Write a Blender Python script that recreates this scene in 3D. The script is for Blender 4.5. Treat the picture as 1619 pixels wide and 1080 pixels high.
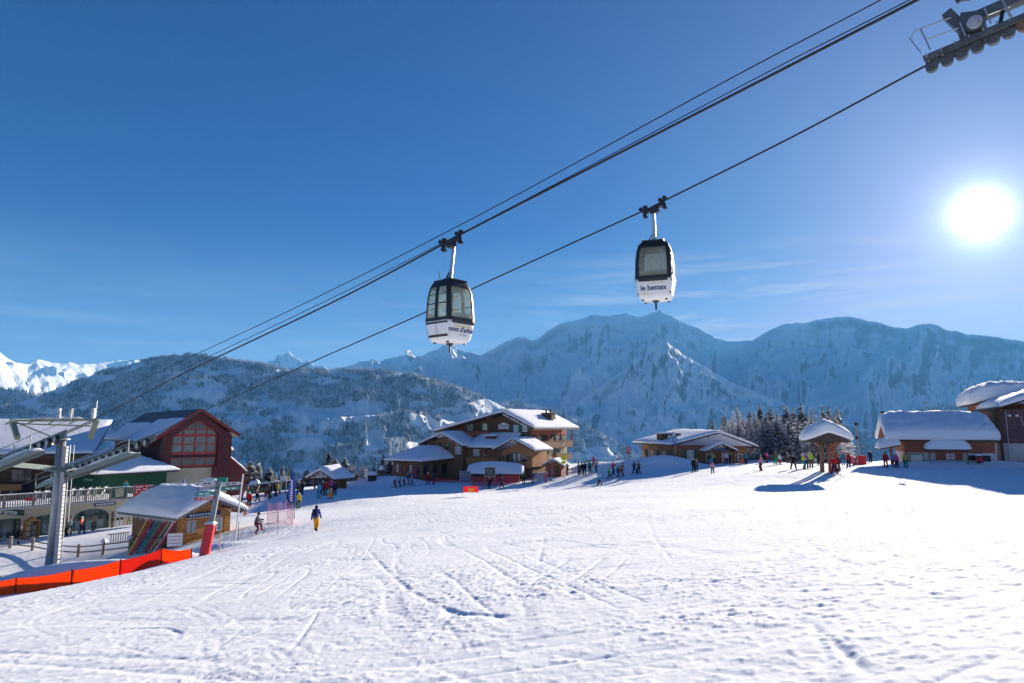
import bpy, bmesh, math, random
import numpy as np
from mathutils import Vector, Matrix, Euler, Quaternion
R = math.radians
rng = random.Random(7)
scene = bpy.context.scene
COL = scene.collection
for _o in list(bpy.data.objects):
    bpy.data.objects.remove(_o)

# ------------------------------------------------------------------ camera
FPX, PITCH, CAMZ = 1079.0, R(7.2), 1.65
cam_d = bpy.data.cameras.new('camera')
cam_d.lens, cam_d.sensor_width = 24.0, 36.0
cam_d.clip_start, cam_d.clip_end = 0.1, 60000.0
cam = bpy.data.objects.new('camera', cam_d)
COL.objects.link(cam)
cam.location = (0, 0, CAMZ)
cam.rotation_euler = (R(90) + PITCH, 0, 0)
scene.camera = cam

# ------------------------------------------------------------------ sky, sun, exposure
SUN_EL, SUN_AZ = R(14.6), R(35.3)
SUN = Vector((math.sin(SUN_AZ) * math.cos(SUN_EL), math.cos(SUN_AZ) * math.cos(SUN_EL), math.sin(SUN_EL)))
world = bpy.data.worlds.new('World')
scene.world = world
world.use_nodes = True
wn, wl = world.node_tree.nodes, world.node_tree.links
wn.clear()
w_out = wn.new('ShaderNodeOutputWorld')
w_bg = wn.new('ShaderNodeBackground')
w_bg.inputs['Strength'].default_value = 0.15
w_sky = wn.new('ShaderNodeTexSky')
w_sky.sky_type = 'NISHITA'
w_sky.sun_disc = False
w_sky.sun_elevation = SUN_EL
w_sky.sun_rotation = SUN_AZ
w_sky.altitude = 1850
w_sky.air_density = 1.0
w_sky.dust_density = 0.35
w_sky.ozone_density = 4.0
w_hsv = wn.new('ShaderNodeHueSaturation')
w_hsv.inputs['Saturation'].default_value = 1.28
w_hsv.inputs['Value'].default_value = 1.0
wl.new(w_sky.outputs[0], w_hsv.inputs['Color'])
# grade the sky: per-channel response, then a paler band of thick air low down
w_sr = wn.new('ShaderNodeSeparateColor'); wl.new(w_hsv.outputs[0], w_sr.inputs[0])
w_cb = wn.new('ShaderNodeCombineColor')
w_tc = wn.new('ShaderNodeTexCoord')
w_sep = wn.new('ShaderNodeSeparateXYZ'); wl.new(w_tc.outputs['Generated'], w_sep.inputs[0])
def w_math(op, a, b=None, c=None):
    n = wn.new('ShaderNodeMath'); n.operation = op
    for i, v in enumerate((a, b, c)):
        if v is None: continue
        if isinstance(v, (int, float)): n.inputs[i].default_value = v
        else: wl.new(v, n.inputs[i])
    return n.outputs[0]
w_low = wn.new('ShaderNodeMapRange'); w_low.interpolation_type = 'SMOOTHSTEP'
w_low.inputs['From Min'].default_value = .30; w_low.inputs['From Max'].default_value = .04
w_low.inputs['To Max'].default_value = 1.6
wl.new(w_sep.outputs['Z'], w_low.inputs['Value'])
w_rgb = []
for i, (a_, p_, h_) in enumerate(((1.9, 1.8, .085), (.45, 1.2, .095), (.49, .85, .12))):
    v = w_math('POWER', w_math('MULTIPLY', w_sr.outputs[i], .15), p_)
    v = w_math('MULTIPLY_ADD', v, a_, w_math('MULTIPLY', w_low.outputs[0], h_))
    w_rgb.append(w_math('MULTIPLY', v, 1 / 3.55 / .15))
w_rgb[0] = w_math('MINIMUM', w_rgb[0], w_math('MULTIPLY', w_rgb[1], .80))
for i in range(3): wl.new(w_rgb[i], w_cb.inputs[i])
# bright aureole of the sun itself, in the sky
w_dot = wn.new('ShaderNodeVectorMath'); w_dot.operation = 'DOT_PRODUCT'
wl.new(w_tc.outputs['Generated'], w_dot.inputs[0])
w_dot.inputs[1].default_value = SUN
w_ac = wn.new('ShaderNodeMath'); w_ac.operation = 'ARCCOSINE'
wl.new(w_dot.outputs['Value'], w_ac.inputs[0])
w_d2 = w_math('MULTIPLY', w_ac.outputs[0], w_ac.outputs[0])
w_core = w_math('MULTIPLY', w_math('POWER', w_math('DIVIDE', 0.0009, w_math('ADD', w_d2, 0.0001)), 1.2), 2.3)   # aureole, falling steeply with angle
w_wide = w_math('MULTIPLY', w_math('EXPONENT', w_math('MULTIPLY', w_ac.outputs[0], -4.2)), 0.75)
w_glow = w_math('ADD', w_core, w_wide)
w_gc = wn.new('ShaderNodeMix'); w_gc.data_type = 'RGBA'; w_gc.blend_type = 'MULTIPLY'
w_gc.inputs['Factor'].default_value = 1.0
w_gc.inputs[6].default_value = (0.86, 0.95, 1.0, 1)
wl.new(w_glow, w_gc.inputs[7])
# thin cirrus streaks low in the sky
w_map = wn.new('ShaderNodeMapping')
w_map.inputs['Rotation'].default_value = (0, R(-13), 0)
w_map.inputs['Scale'].default_value = (2.2, 2.2, 22.0)
wl.new(w_tc.outputs['Generated'], w_map.inputs['Vector'])
w_noi = wn.new('ShaderNodeTexNoise')
w_noi.inputs['Scale'].default_value = 2.1
w_noi.inputs['Detail'].default_value = 7
w_noi.inputs['Roughness'].default_value = 0.6
w_noi.inputs['Distortion'].default_value = 0.5
wl.new(w_map.outputs[0], w_noi.inputs['Vector'])
w_cr = wn.new('ShaderNodeMapRange')
w_cr.inputs['From Min'].default_value = 0.47; w_cr.inputs['From Max'].default_value = 0.74
wl.new(w_noi.outputs['Fac'], w_cr.inputs['Value'])
w_el = wn.new('ShaderNodeMapRange')
w_el.inputs['From Min'].default_value = 0.26; w_el.inputs['From Max'].default_value = 0.10
wl.new(w_sep.outputs['Z'], w_el.inputs['Value'])
w_ax = wn.new('ShaderNodeMapRange'); w_ax.interpolation_type = 'SMOOTHSTEP'
w_ax.inputs['From Min'].default_value = -.05; w_ax.inputs['From Max'].default_value = .32; w_ax.inputs['To Min'].default_value = .12
wl.new(w_sep.outputs['X'], w_ax.inputs['Value'])
w_cl = w_math('MULTIPLY', w_math('MULTIPLY', w_math('MULTIPLY', w_cr.outputs[0], w_el.outputs[0]), w_ax.outputs[0]), 1.7)
w_cl = w_math('MINIMUM', w_cl, .85)
w_add = wn.new('ShaderNodeMix'); w_add.data_type = 'RGBA'; w_add.blend_type = 'ADD'
w_add.inputs['Factor'].default_value = 1.0
wl.new(w_cb.outputs[0], w_add.inputs[6]); wl.new(w_gc.outputs[2], w_add.inputs[7])
w_mx = wn.new('ShaderNodeMix'); w_mx.data_type = 'RGBA'
wl.new(w_cl, w_mx.inputs['Factor'])
wl.new(w_add.outputs[2], w_mx.inputs[6])
w_mx.inputs[7].default_value = (1.45, 1.58, 1.68, 1)
wl.new(w_mx.outputs[2], w_bg.inputs['Color'])
wl.new(w_bg.outputs[0], w_out.inputs['Surface'])

sun_d = bpy.data.lights.new('sun', 'SUN')
sun_d.energy, sun_d.angle, sun_d.color = 4.2, R(0.5), (1.0, 0.90, 0.76)
sun_o = bpy.data.objects.new('sun', sun_d)
COL.objects.link(sun_o)
sun_o.location = SUN * 300
sun_o.rotation_euler = SUN.to_track_quat('Z', 'Y').to_euler()

vs = scene.view_settings
scene.display_settings.display_device = 'sRGB'
vs.view_transform, vs.look, vs.gamma, vs.exposure = 'Standard', 'None', 1.0, 1.90
vs.use_curve_mapping = False
scene.render.engine = 'CYCLES'
scene.cycles.use_denoising = True
scene.cycles.max_bounces = 6
scene.cycles.diffuse_bounces = 4
scene.cycles.glossy_bounces = 2
scene.cycles.transmission_bounces = 3
scene.cycles.transparent_max_bounces = 8
scene.cycles.volume_bounces = 0
scene.cycles.caustics_reflective = False
scene.cycles.caustics_refractive = False
scene.cycles.sample_clamp_indirect = 4.0
scene.cycles.use_adaptive_sampling = True
scene.cycles.adaptive_threshold = 0.02

# ------------------------------------------------------------------ numeric helpers
def hash2(ix, iy, seed):
    h = (ix.astype(np.int64) * 374761393 + iy.astype(np.int64) * 668265263 + seed * 974711) & 0x7fffffff
    h = ((h ^ (h >> 13)) * 1274126177) & 0x7fffffff
    h = (h ^ (h >> 16)) & 0xffff
    return h / 65535.0
def vnoise(x, y, seed=0):
    x = np.asarray(x, float); y = np.asarray(y, float)
    ix, iy = np.floor(x), np.floor(y)
    fx, fy = x - ix, y - iy
    fx = fx * fx * fx * (fx * (fx * 6 - 15) + 10); fy = fy * fy * fy * (fy * (fy * 6 - 15) + 10)
    a, b = hash2(ix, iy, seed), hash2(ix + 1, iy, seed)
    c, d = hash2(ix, iy + 1, seed), hash2(ix + 1, iy + 1, seed)
    return (a + (b - a) * fx) * (1 - fy) + (c + (d - c) * fx) * fy
def fbm(x, y, oct=4, seed=0, gain=.5, lac=2.03):
    s, a, t = 0.0, 1.0, 0.0
    for o in range(oct):
        s = s + a * vnoise(x, y, seed + o * 17); t += a
        a *= gain; x = x * lac + 13.7; y = y * lac + 7.3
    return s / t
def ridged(x, y, oct=5, seed=0, gain=.52, lac=2.07):
    s, a, t, w = 0.0, 1.0, 0.0, 1.0
    for o in range(oct):
        n = 1 - np.abs(2 * vnoise(x, y, seed + o * 31) - 1)
        n = n * n * w
        s = s + a * n; t += a
        w = np.clip(n * 1.6, 0, 1); a *= gain
        x = x * lac + 5.1; y = y * lac + 9.2
    return s / t
def sstep(a, b, x):
    t = np.clip((np.asarray(x, float) - a) / (b - a), 0, 1)
    return t * t * (3 - 2 * t)
_cp, _sp = math.cos(PITCH), math.sin(PITCH)
def W(px, py, Y):
    """world point seen at photo pixel (px,py) standing at depth Y metres"""
    dx, dy = px - 809.5, 540 - py
    ry, rz = FPX * _cp - dy * _sp, FPX * _sp + dy * _cp
    return Vector((dx * Y / ry, Y, CAMZ + rz * Y / ry))

# ------------------------------------------------------------------ materials
def new_mat(name):
    m = bpy.data.materials.new(name); m.use_nodes = True
    return m, m.node_tree.nodes, m.node_tree.links, m.node_tree.nodes['Principled BSDF']
MATS = {}
def mat(name, col, rough=.6, metal=0, spec=.4, var=.18, scale=6.0, bump=0.0, alpha=1.0, stretch=(1, 1, 1), emit=0):
    """plain painted / solid material with fine procedural mottling"""
    if name in MATS: return MATS[name]
    m, n, l, b = new_mat(name)
    b.inputs['Roughness'].default_value = rough
    b.inputs['Metallic'].default_value = metal
    b.inputs['Specular IOR Level'].default_value = spec
    tc = n.new('ShaderNodeTexCoord'); mp = n.new('ShaderNodeMapping')
    mp.inputs['Scale'].default_value = stretch
    l.new(tc.outputs['Object'], mp.inputs['Vector'])
    no = n.new('ShaderNodeTexNoise'); no.inputs['Scale'].default_value = scale; no.inputs['Detail'].default_value = 5
    l.new(mp.outputs[0], no.inputs['Vector'])
    cr = n.new('ShaderNodeValToRGB')
    cr.color_ramp.elements[0].position = .3; cr.color_ramp.elements[1].position = .7
    cr.color_ramp.elements[0].color = tuple(c * (1 - var) for c in col) + (1,)
    cr.color_ramp.elements[1].color = tuple(min(1, c * (1 + var)) for c in col) + (1,)
    l.new(no.outputs['Fac'], cr.inputs[0]); l.new(cr.outputs[0], b.inputs['Base Color'])
    if bump:
        bp = n.new('ShaderNodeBump'); bp.inputs['Strength'].default_value = bump; bp.inputs['Distance'].default_value = .02
        l.new(no.outputs['Fac'], bp.inputs['Height']); l.new(bp.outputs[0], b.inputs['Normal'])
    if alpha < 1: b.inputs['Alpha'].default_value = alpha
    MATS[name] = m
    return m
def wood(name, col, horiz=True, var=.35, board=.16):
    """boarded timber: grain streaks plus thin joints between boards"""
    if name in MATS: return MATS[name]
    m, n, l, b = new_mat(name)
    b.inputs['Roughness'].default_value = .75; b.inputs['Specular IOR Level'].default_value = .2
    tc = n.new('ShaderNodeTexCoord'); mp = n.new('ShaderNodeMapping')
    mp.inputs['Scale'].default_value = (.6, .6, 9) if horiz else (9, 9, .6)
    l.new(tc.outputs['Object'], mp.inputs['Vector'])
    no = n.new('ShaderNodeTexNoise'); no.inputs['Scale'].default_value = 1.6; no.inputs['Detail'].default_value = 6
    l.new(mp.outputs[0], no.inputs['Vector'])
    cr = n.new('ShaderNodeValToRGB')
    cr.color_ramp.elements[0].position = .3; cr.color_ramp.elements[1].position = .72
    cr.color_ramp.elements[0].color = tuple(c * (1 - var) for c in col) + (1,)
    cr.color_ramp.elements[1].color = tuple(min(1, c * (1 + var)) for c in col) + (1,)
    l.new(no.outputs['Fac'], cr.inputs[0])
    wv = n.new('ShaderNodeTexWave'); wv.wave_type = 'BANDS'; wv.bands_direction = 'Z' if horiz else 'X'
    wv.wave_profile = 'SAW'; wv.inputs['Scale'].default_value = math.pi * 2 / (20 * board) ; wv.inputs['Distortion'].default_value = 0
    l.new(tc.outputs['Object'], wv.inputs['Vector'])
    mr = n.new('ShaderNodeMapRange'); mr.inputs['From Min'].default_value = .0; mr.inputs['From Max'].default_value = .12
    mr.inputs['To Min'].default_value = .35
    l.new(wv.outputs['Fac'], mr.inputs['Value'])
    mx = n.new('ShaderNodeMix'); mx.data_type = 'RGBA'; mx.blend_type = 'MULTIPLY'; mx.inputs['Factor'].default_value = .8
    l.new(cr.outputs[0], mx.inputs[6]); l.new(mr.outputs[0], mx.inputs[7])
    l.new(mx.outputs[2], b.inputs['Base Color'])
    bp = n.new('ShaderNodeBump'); bp.inputs['Strength'].default_value = .5; bp.inputs['Distance'].default_value = .02
    l.new(mr.outputs[0], bp.inputs['Height']); l.new(bp.outputs[0], b.inputs['Normal'])
    MATS[name] = m
    return m
def snow_mat(name='snow', fine=22.0, strength=.35, dist=.03, col=(.90, .91, .93)):
    if name in MATS: return MATS[name]
    m, n, l, b = new_mat(name)
    b.inputs['Base Color'].default_value = col + (1,)
    b.inputs['Roughness'].default_value = .8
    b.inputs['Specular IOR Level'].default_value = .06
    tc = n.new('ShaderNodeTexCoord')
    no = n.new('ShaderNodeTexNoise'); no.inputs['Scale'].default_value = fine; no.inputs['Detail'].default_value = 6
    no.inputs['Roughness'].default_value = .65
    l.new(tc.outputs['Object'], no.inputs['Vector'])
    bp = n.new('ShaderNodeBump'); bp.inputs['Strength'].default_value = strength; bp.inputs['Distance'].default_value = dist
    l.new(no.outputs['Fac'], bp.inputs['Height']); l.new(bp.outputs[0], b.inputs['Normal'])
    MATS[name] = m
    return m
SNOW = snow_mat('roof_snow', 1.6, .5, .08)
def glass(name='window_glass', col=(.03, .045, .06)):
    if name in MATS: return MATS[name]
    m, n, l, b = new_mat(name)
    b.inputs['Base Color'].default_value = col + (1,)
    b.inputs['Roughness'].default_value = .06; b.inputs['Specular IOR Level'].default_value = .7
    MATS[name] = m
    return m

# ------------------------------------------------------------------ mesh building
def link(name, me, m=None, parent=None):
    o = bpy.data.objects.new(name, me)
    COL.objects.link(o)
    if m is not None and me is not None:
        for q in (m if isinstance(m, (list, tuple)) else [m]): me.materials.append(q)
    if parent is not None: o.parent = parent
    return o
def tag(o, label=None, cat=None, group=None, kind=None):
    if label: o['label'] = label
    if cat: o['category'] = cat
    if group: o['group'] = group
    if kind: o['kind'] = kind
    return o
def thing(name, label, cat, loc=(0, 0, 0), rz=0.0, group=None):
    o = bpy.data.objects.new(name, None)
    COL.objects.link(o)
    o.empty_display_size = .3
    o.location = loc; o.rotation_euler = (0, 0, rz)
    return tag(o, label, cat, group)
def copy_tree(o, parent=None):
    c = o.copy(); COL.objects.link(c)
    if parent is not None: c.parent = parent
    for ch in list(o.children): copy_tree(ch, c)
    return c
class MB:
    def __init__(s): s.v, s.f, s.m = [], [], []
    def add(s, vs, fs, mi=0):
        k = len(s.v); s.v += [tuple(q) for q in vs]; s.f += [tuple(i + k for i in f) for f in fs]; s.m += [mi] * len(fs); return s
    def box(s, x0, y0, z0, x1, y1, z1, mi=0):
        return s.add([(x0,y0,z0),(x1,y0,z0),(x1,y1,z0),(x0,y1,z0),(x0,y0,z1),(x1,y0,z1),(x1,y1,z1),(x0,y1,z1)],
                     [(3,2,1,0),(4,5,6,7),(0,1,5,4),(1,2,6,5),(2,3,7,6),(3,0,4,7)], mi)
    def bar(s, a, b, w, h=None, up=(0,0,1), mi=0):
        """box of section w x h from a to b"""
        a, b = Vector(a), Vector(b); h = w if h is None else h
        d = (b - a).normalized(); u = Vector(up)
        if abs(d.dot(u)) > .99: u = Vector((1, 0, 0))
        x = d.cross(u).normalized(); z = x.cross(d).normalized()
        p = []
        for q in (a, b):
            for sx, sz in ((-1,-1),(1,-1),(1,1),(-1,1)): p.append(q + x * (sx * w / 2) + z * (sz * h / 2))
        return s.add(p, [(0,1,2,3),(7,6,5,4),(0,4,5,1),(1,5,6,2),(2,6,7,3),(3,7,4,0)], mi)
    def tube(s, pts, r, n=8, mi=0, cap=True):
        pts = [Vector(p) for p in pts]; rs = r if isinstance(r, (list, tuple)) else [r] * len(pts)
        k = len(s.v); ref = None
        for i, p in enumerate(pts):
            d = (pts[min(i + 1, len(pts) - 1)] - pts[max(i - 1, 0)]).normalized()
            if ref is None:
                ref = Vector((0, 0, 1)) if abs(d.z) < .9 else Vector((1, 0, 0))
            x = d.cross(ref).normalized(); y = x.cross(d).normalized(); ref = y
            for j in range(n):
                t = 2 * math.pi * j / n
                s.v.append(tuple(p + (x * math.cos(t) + y * math.sin(t)) * rs[i]))
        for i in range(len(pts) - 1):
            for j in range(n):
                a, b = k + i * n + j, k + i * n + (j + 1) % n
                s.f.append((a, b, b + n, a + n)); s.m.append(mi)
        if cap:
            s.f.append(tuple(k + j for j in range(n))[::-1]); s.m.append(mi)
            e = k + (len(pts) - 1) * n
            s.f.append(tuple(e + j for j in range(n))); s.m.append(mi)
        return s
    def prism(s, poly, a, b, mi=0):
        """poly: outline of 3D points, extruded from offset a to offset b (vectors)"""
        n = len(poly); a, b = Vector(a), Vector(b)
        P = [Vector(p) + a for p in poly] + [Vector(p) + b for p in poly]
        return s.add(P, [tuple(range(n))[::-1], tuple(range(n, 2 * n))] + [(i, (i + 1) % n, n + (i + 1) % n, n + i) for i in range(n)], mi)
    def slabq(s, q, t, mi=0):
        """quad q (4 points) thickened upward by t"""
        return s.prism(q, (0, 0, 0), (0, 0, t), mi)
    def lathe(s, prof, n=16, c=(0, 0, 0), mi=0):
        k = len(s.v)
        for r, z in prof:
            for j in range(n):
                t = 2 * math.pi * j / n
                s.v.append((c[0] + r * math.cos(t), c[1] + r * math.sin(t), c[2] + z))
        for i in range(len(prof) - 1):
            for j in range(n):
                a, b = k + i * n + j, k + i * n + (j + 1) % n
                s.f.append((a, b, b + n, a + n)); s.m.append(mi)
        s.f.append(tuple(k + j for j in range(n))[::-1]); s.m.append(mi)
        e = k + (len(prof) - 1) * n
        s.f.append(tuple(e + j for j in range(n))); s.m.append(mi)
        return s
    def mesh(s, name, smooth=False):
        me = bpy.data.meshes.new(name)
        me.from_pydata(s.v, [], s.f)
        if any(s.m): me.polygons.foreach_set('material_index', s.m)
        if smooth: me.polygons.foreach_set('use_smooth', [True] * len(me.polygons))
        bm = bmesh.new(); bm.from_mesh(me); bmesh.ops.recalc_face_normals(bm, faces=bm.faces); bm.to_mesh(me); bm.free()
        return me
    def build(s, name, m, parent=None, smooth=False, bevel=0, loc=None):
        me = s.mesh(name, smooth)
        o = link(name, me, m, parent)
        if loc is not None: o.location = loc
        if bevel:
            md = o.modifiers.new('bevel', 'BEVEL'); md.width = bevel; md.segments = 2; md.limit_method = 'ANGLE'
        return o
def grid_mesh(name, P, smooth=True):
    """P: (rows, cols, 3) array"""
    r, c = P.shape[:2]
    me = bpy.data.meshes.new(name)
    idx = np.arange(r * c).reshape(r, c)
    f = np.stack([idx[:-1, :-1], idx[:-1, 1:], idx[1:, 1:], idx[1:, :-1]], -1).reshape(-1, 4)
    me.vertices.add(r * c); me.vertices.foreach_set('co', P.reshape(-1).astype(np.float32))
    me.loops.add(f.size); me.loops.foreach_set('vertex_index', f.reshape(-1).astype(np.int32))
    me.polygons.add(len(f))
    me.polygons.foreach_set('loop_start', np.arange(0, f.size, 4, dtype=np.int32))
    me.polygons.foreach_set('loop_total', np.full(len(f), 4, dtype=np.int32))
    me.polygons.foreach_set('use_smooth', np.full(len(f), smooth))
    me.update(); me.validate()
    return me
# ================================================================== GROUND
def rel(x, y, zr): return (x, y, zr + CAMZ)
_ctl = [tuple(W(*q)) for q in [
    (504,838,47),(412,850,54),(333,872,42),(0,945,42),(130,930,43),(205,908,43),(270,890,42.5),(78,910,56.3),(140,842,70),(31,863,63),(235,880,56),
    (282,858,54),(372,830,58.5),(202,858,58),(393,812,74),(475,810,77),(515,783,83),(430,787,86),(627,773,100),(678,764.5,103),
    (870,760.5,103),(915,750,103),(945,771,92),(1010,750,100),(760,775,96),(1125,749,87),(1148,733,111),(1247,743,75),(1305,741,69),(1395,739,83),
    (1600,737,85),(1500,736,84),(0,850,68),(230,826,84),(300,795,88),(700,757,118),(820,752,118),(1050,737,112),(1190,732,112)]]
_ctl += [(0,0,0),(0,4,-.34),(-6,8,-1.33),(6,8,-.03),(0,15,-1.27),(-10,20,-2.8),(10,20,-.7),(0,30,-2.6),(15,30,-1.3),(-12,32,-4.0),(25,30,-1.3),(40,40,-2.2),
         (24,58,-3.2),(36,54,-3.8),(39,59,-4.0),(90,90,-2.8),(80,40,-2.0),(-70,60,-9.8),(-60,30,-8.2),(-28,25,-5.9),(-20,10,-3.2),(20,5,1.2),(0,-20,1.2),(-30,-20,-1.5),(30,-20,2.6),
         (-60,100,-9),(-30,130,-7.5),(10,140,-5.6),(40,130,-4.4),(80,130,-3)]
_C = np.array(_ctl); _n = len(_C)
def _tps(d2): return .5 * d2 * np.log(d2 + 1e-9)
_K = _tps(((_C[:, None, :2] - _C[None, :, :2]) ** 2).sum(-1)) + np.eye(_n) * 60.0
_Pm = np.c_[np.ones(_n), _C[:, :2]]
_sol = np.linalg.solve(np.block([[_K, _Pm], [_Pm.T, np.zeros((3, 3))]]), np.r_[_C[:, 2], np.zeros(3)])
_BUMPS = [  # snow banks: px, Y, half-width x, half-width y, height
    (1010,107,6.5,4.5,1.5),(950,110,4,3,.7),(1062,106,4,2.5,1.1),(600,107,5,3,1.1),(640,106,4,2,.5),(850,108,2.2,1.2,.75),(880,109,2.5,1.2,.65),(925,112,4,1.5,.9),
    (1450,84,4,1.6,.5),(1520,83,5,1.6,.5),(1600,82,6,1.8,.6),(110,46.3,4.5,1.6,.75),(40,46,4,1.8,.6),(190,45.6,4,1.3,.6),(285,43.8,1.2,.8,.7),(345,47,2.2,1.2,.5),(760,104,4,1.2,.35)]
_BW = [(W(p, 700, y).x, y, a, b, h) for p, y, a, b, h in _BUMPS]
def ground_base(x, y):
    x = np.asarray(x, float); y = np.asarray(y, float); s = x.shape
    x = x.ravel(); y = y.ravel()
    xc = np.clip(x, -85, 95); yc = np.clip(y, -25, 140)
    out = np.empty(len(x))
    for i in range(0, len(x), 60000):
        a, b = xc[i:i + 60000], yc[i:i + 60000]
        d2 = (a[:, None] - _C[None, :, 0]) ** 2 + (b[:, None] - _C[None, :, 1]) ** 2
        out[i:i + 60000] = _tps(d2) @ _sol[:_n] + _sol[_n] + a * _sol[_n + 1] + b * _sol[_n + 2]
    for bx, by, a, b, h in _BW:
        out += h * np.exp(-((x - bx) / a) ** 2 - ((y - by) / b) ** 2)
    ratio = x / np.maximum(y, 1)
    edge = np.interp(ratio, [-1.2, -.6, -.36, -.22, -.12, .1, .16, .21, .36, .41, .48, .6, 1.2], [125, 122, 104, 108, 138, 140, 120, 128, 128, 100, 97, 112, 118])
    over = np.maximum(0, y - edge)
    out -= .55 * over ** 2 / (over + 8)
    lat = np.maximum(0, np.abs(x) - 110)
    out -= .35 * lat ** 2 / (lat + 20)
    back = np.maximum(0, -y - 40)
    out -= .3 * back ** 2 / (back + 20)
    return out.reshape(s)
def G(x, y): return float(ground_base(np.array([x]), np.array([y]))[0])
def gp(px, Y):
    """ground point under photo column px at depth Y"""
    p = W(px, 700, Y)
    return Vector((p.x, Y, G(p.x, Y)))
# ---- ski tracks stamped into a height map (world metres)
TX0, TY0, TRES, TN = -44.0, 1.0, .04, 2200
def make_tracks():
    T = np.zeros((TN, TN), np.float32); r = random.Random(11)
    def stamp(pts, w, depth, lip):
        n_ = len(pts); t_ = np.linspace(0, 1, n_)
        D_ = depth * np.clip(np.minimum(t_, 1 - t_) * 6, 0, 1) * np.clip(1.9 * fbm(pts[:, 0] / .5, pts[:, 1] / .5, 3, 7) - .35, .05, 1.1)
        L_ = D_ * (lip / depth if depth else 0)
        k = int(w * 3 / TRES) + 1
        X, Y = pts[:, 0], pts[:, 1]
        ci, cj = ((Y - TY0) / TRES).astype(int), ((X - TX0) / TRES).astype(int)
        for di in range(-k, k + 1):
            for dj in range(-k, k + 1):
                i, j = ci + di, cj + dj
                ok = (i >= 0) & (i < TN) & (j >= 0) & (j < TN)
                i, j = i[ok], j[ok]
                if not len(i): continue
                d2 = (TY0 + (i + .5) * TRES - Y[ok]) ** 2 + (TX0 + (j + .5) * TRES - X[ok]) ** 2
                g = np.exp(-d2 / (w * w))
                np.minimum.at(T, (i, j), (-D_[ok] * g).astype(np.float32))
                if lip:
                    h = L_[ok] * np.exp(-(np.sqrt(d2) - w * 1.9) ** 2 / (w * w * .45))
                    v = T[i, j]; np.maximum.at(T, (i, j), np.where(v > -D_[ok] * .25, h, -9).astype(np.float32))
    def arc(x, y, hd, L, k0, k1):
        n = int(L / .03); s = np.arange(n) * .03
        th = hd + k0 * s + k1 * s * s
        return np.c_[x + np.cumsum(np.cos(th)) * .03, y + np.cumsum(np.sin(th)) * .03]
    for i in range(420):
        Y = 4 * math.exp(r.random() * math.log(17)); X = Y * r.uniform(-.72, .72)
        hd = r.choice([r.gauss(R(80), .35), r.gauss(R(150), .35), r.gauss(R(25), .3)])
        p = arc(X, Y, hd, r.uniform(2, 18), r.gauss(0, .09), r.gauss(0, .004))
        w = r.uniform(.03, .055) * (1 + Y / 40); d = r.uniform(.002, .010) * (1 + Y / 70)
        stamp(p, w, d, d * .4)
        if r.random() < .55:
            t = np.gradient(p, axis=0); nrm = np.c_[-t[:, 1], t[:, 0]] / (np.hypot(t[:, 0], t[:, 1])[:, None] + 1e-9)
            stamp(p + nrm * r.uniform(.18, .32), w, d * .9, d * .4)
    # the long carved turn in the middle of the slope, and a few deep cuts
    def px_track(pp, w, d):
        P = []
        for px, py in pp: P.append(hit(px, py))
        P = np.array(P); t = np.linspace(0, len(P) - 1, 900)
        q = np.c_[np.interp(t, range(len(P)), P[:, 0]), np.interp(t, range(len(P)), P[:, 1])]
        ker = np.ones(90) / 90
        pad = np.r_[np.repeat(q[:1], 45, 0), q, np.repeat(q[-1:], 44, 0)]
        q = np.c_[np.convolve(pad[:, 0], ker, 'valid'), np.convolve(pad[:, 1], ker, 'valid')]
        stamp(q, w, d, d * .45)
    px_track([(578,866),(600,888),(622,912),(650,938),(685,957),(720,971),(770,975),(820,982)], .07, .03)
    px_track([(700,972),(760,975),(800,978)], .08, .035)
    px_track([(800,872),(870,866),(950,860),(990,862)], .06, .025)
    px_track([(40,1012),(120,1003),(200,994),(262,991),(285,1000),(280,1014)], .045, .022)
    px_track([(1260,842),(1290,870),(1330,890),(1375,902)], .05, .02)
    px_track([(1280,985),(1310,1010),(1345,1040),(1375,1075)], .05, .028)
    px_track([(1330,905),(1480,945),(1619,900)], .07, .02)
    px_track([(1490,850),(1540,880),(1619,915)], .09, .022)
    px_track([(840,920),(868,935),(925,944)], .045, .018)
    px_track([(845,790),(860,850),(845,930)], .045, .014)
    px_track([(1020,810),(1035,850),(1070,900)], .045, .014)
    return T
def hit(px, py):
    Y = np.exp(np.linspace(math.log(2.5), math.log(150), 900))
    d = W(px, py, 1.0) - Vector((0, 0, CAMZ))
    x, z = d.x * Y, CAMZ + d.z * Y
    g = ground_base(x, Y)
    k = int(np.argmax(g > z))
    return (x[k], Y[k])
TR = make_tracks()
def track_h(x, y):
    u, v = (x - TX0) / TRES - .5, (y - TY0) / TRES - .5
    iu, iv = np.floor(u).astype(int), np.floor(v).astype(int)
    ok = (iu >= 0) & (iv >= 0) & (iu < TN - 1) & (iv < TN - 1)
    iu, iv = np.where(ok, iu, 0), np.where(ok, iv, 0)
    fu, fv = u - np.floor(u), v - np.floor(v)
    h = (TR[iv, iu] * (1 - fu) + TR[iv, iu + 1] * fu) * (1 - fv) + (TR[iv + 1, iu] * (1 - fu) + TR[iv + 1, iu + 1] * fu) * fv
    return np.where(ok, h, 0)
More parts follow.
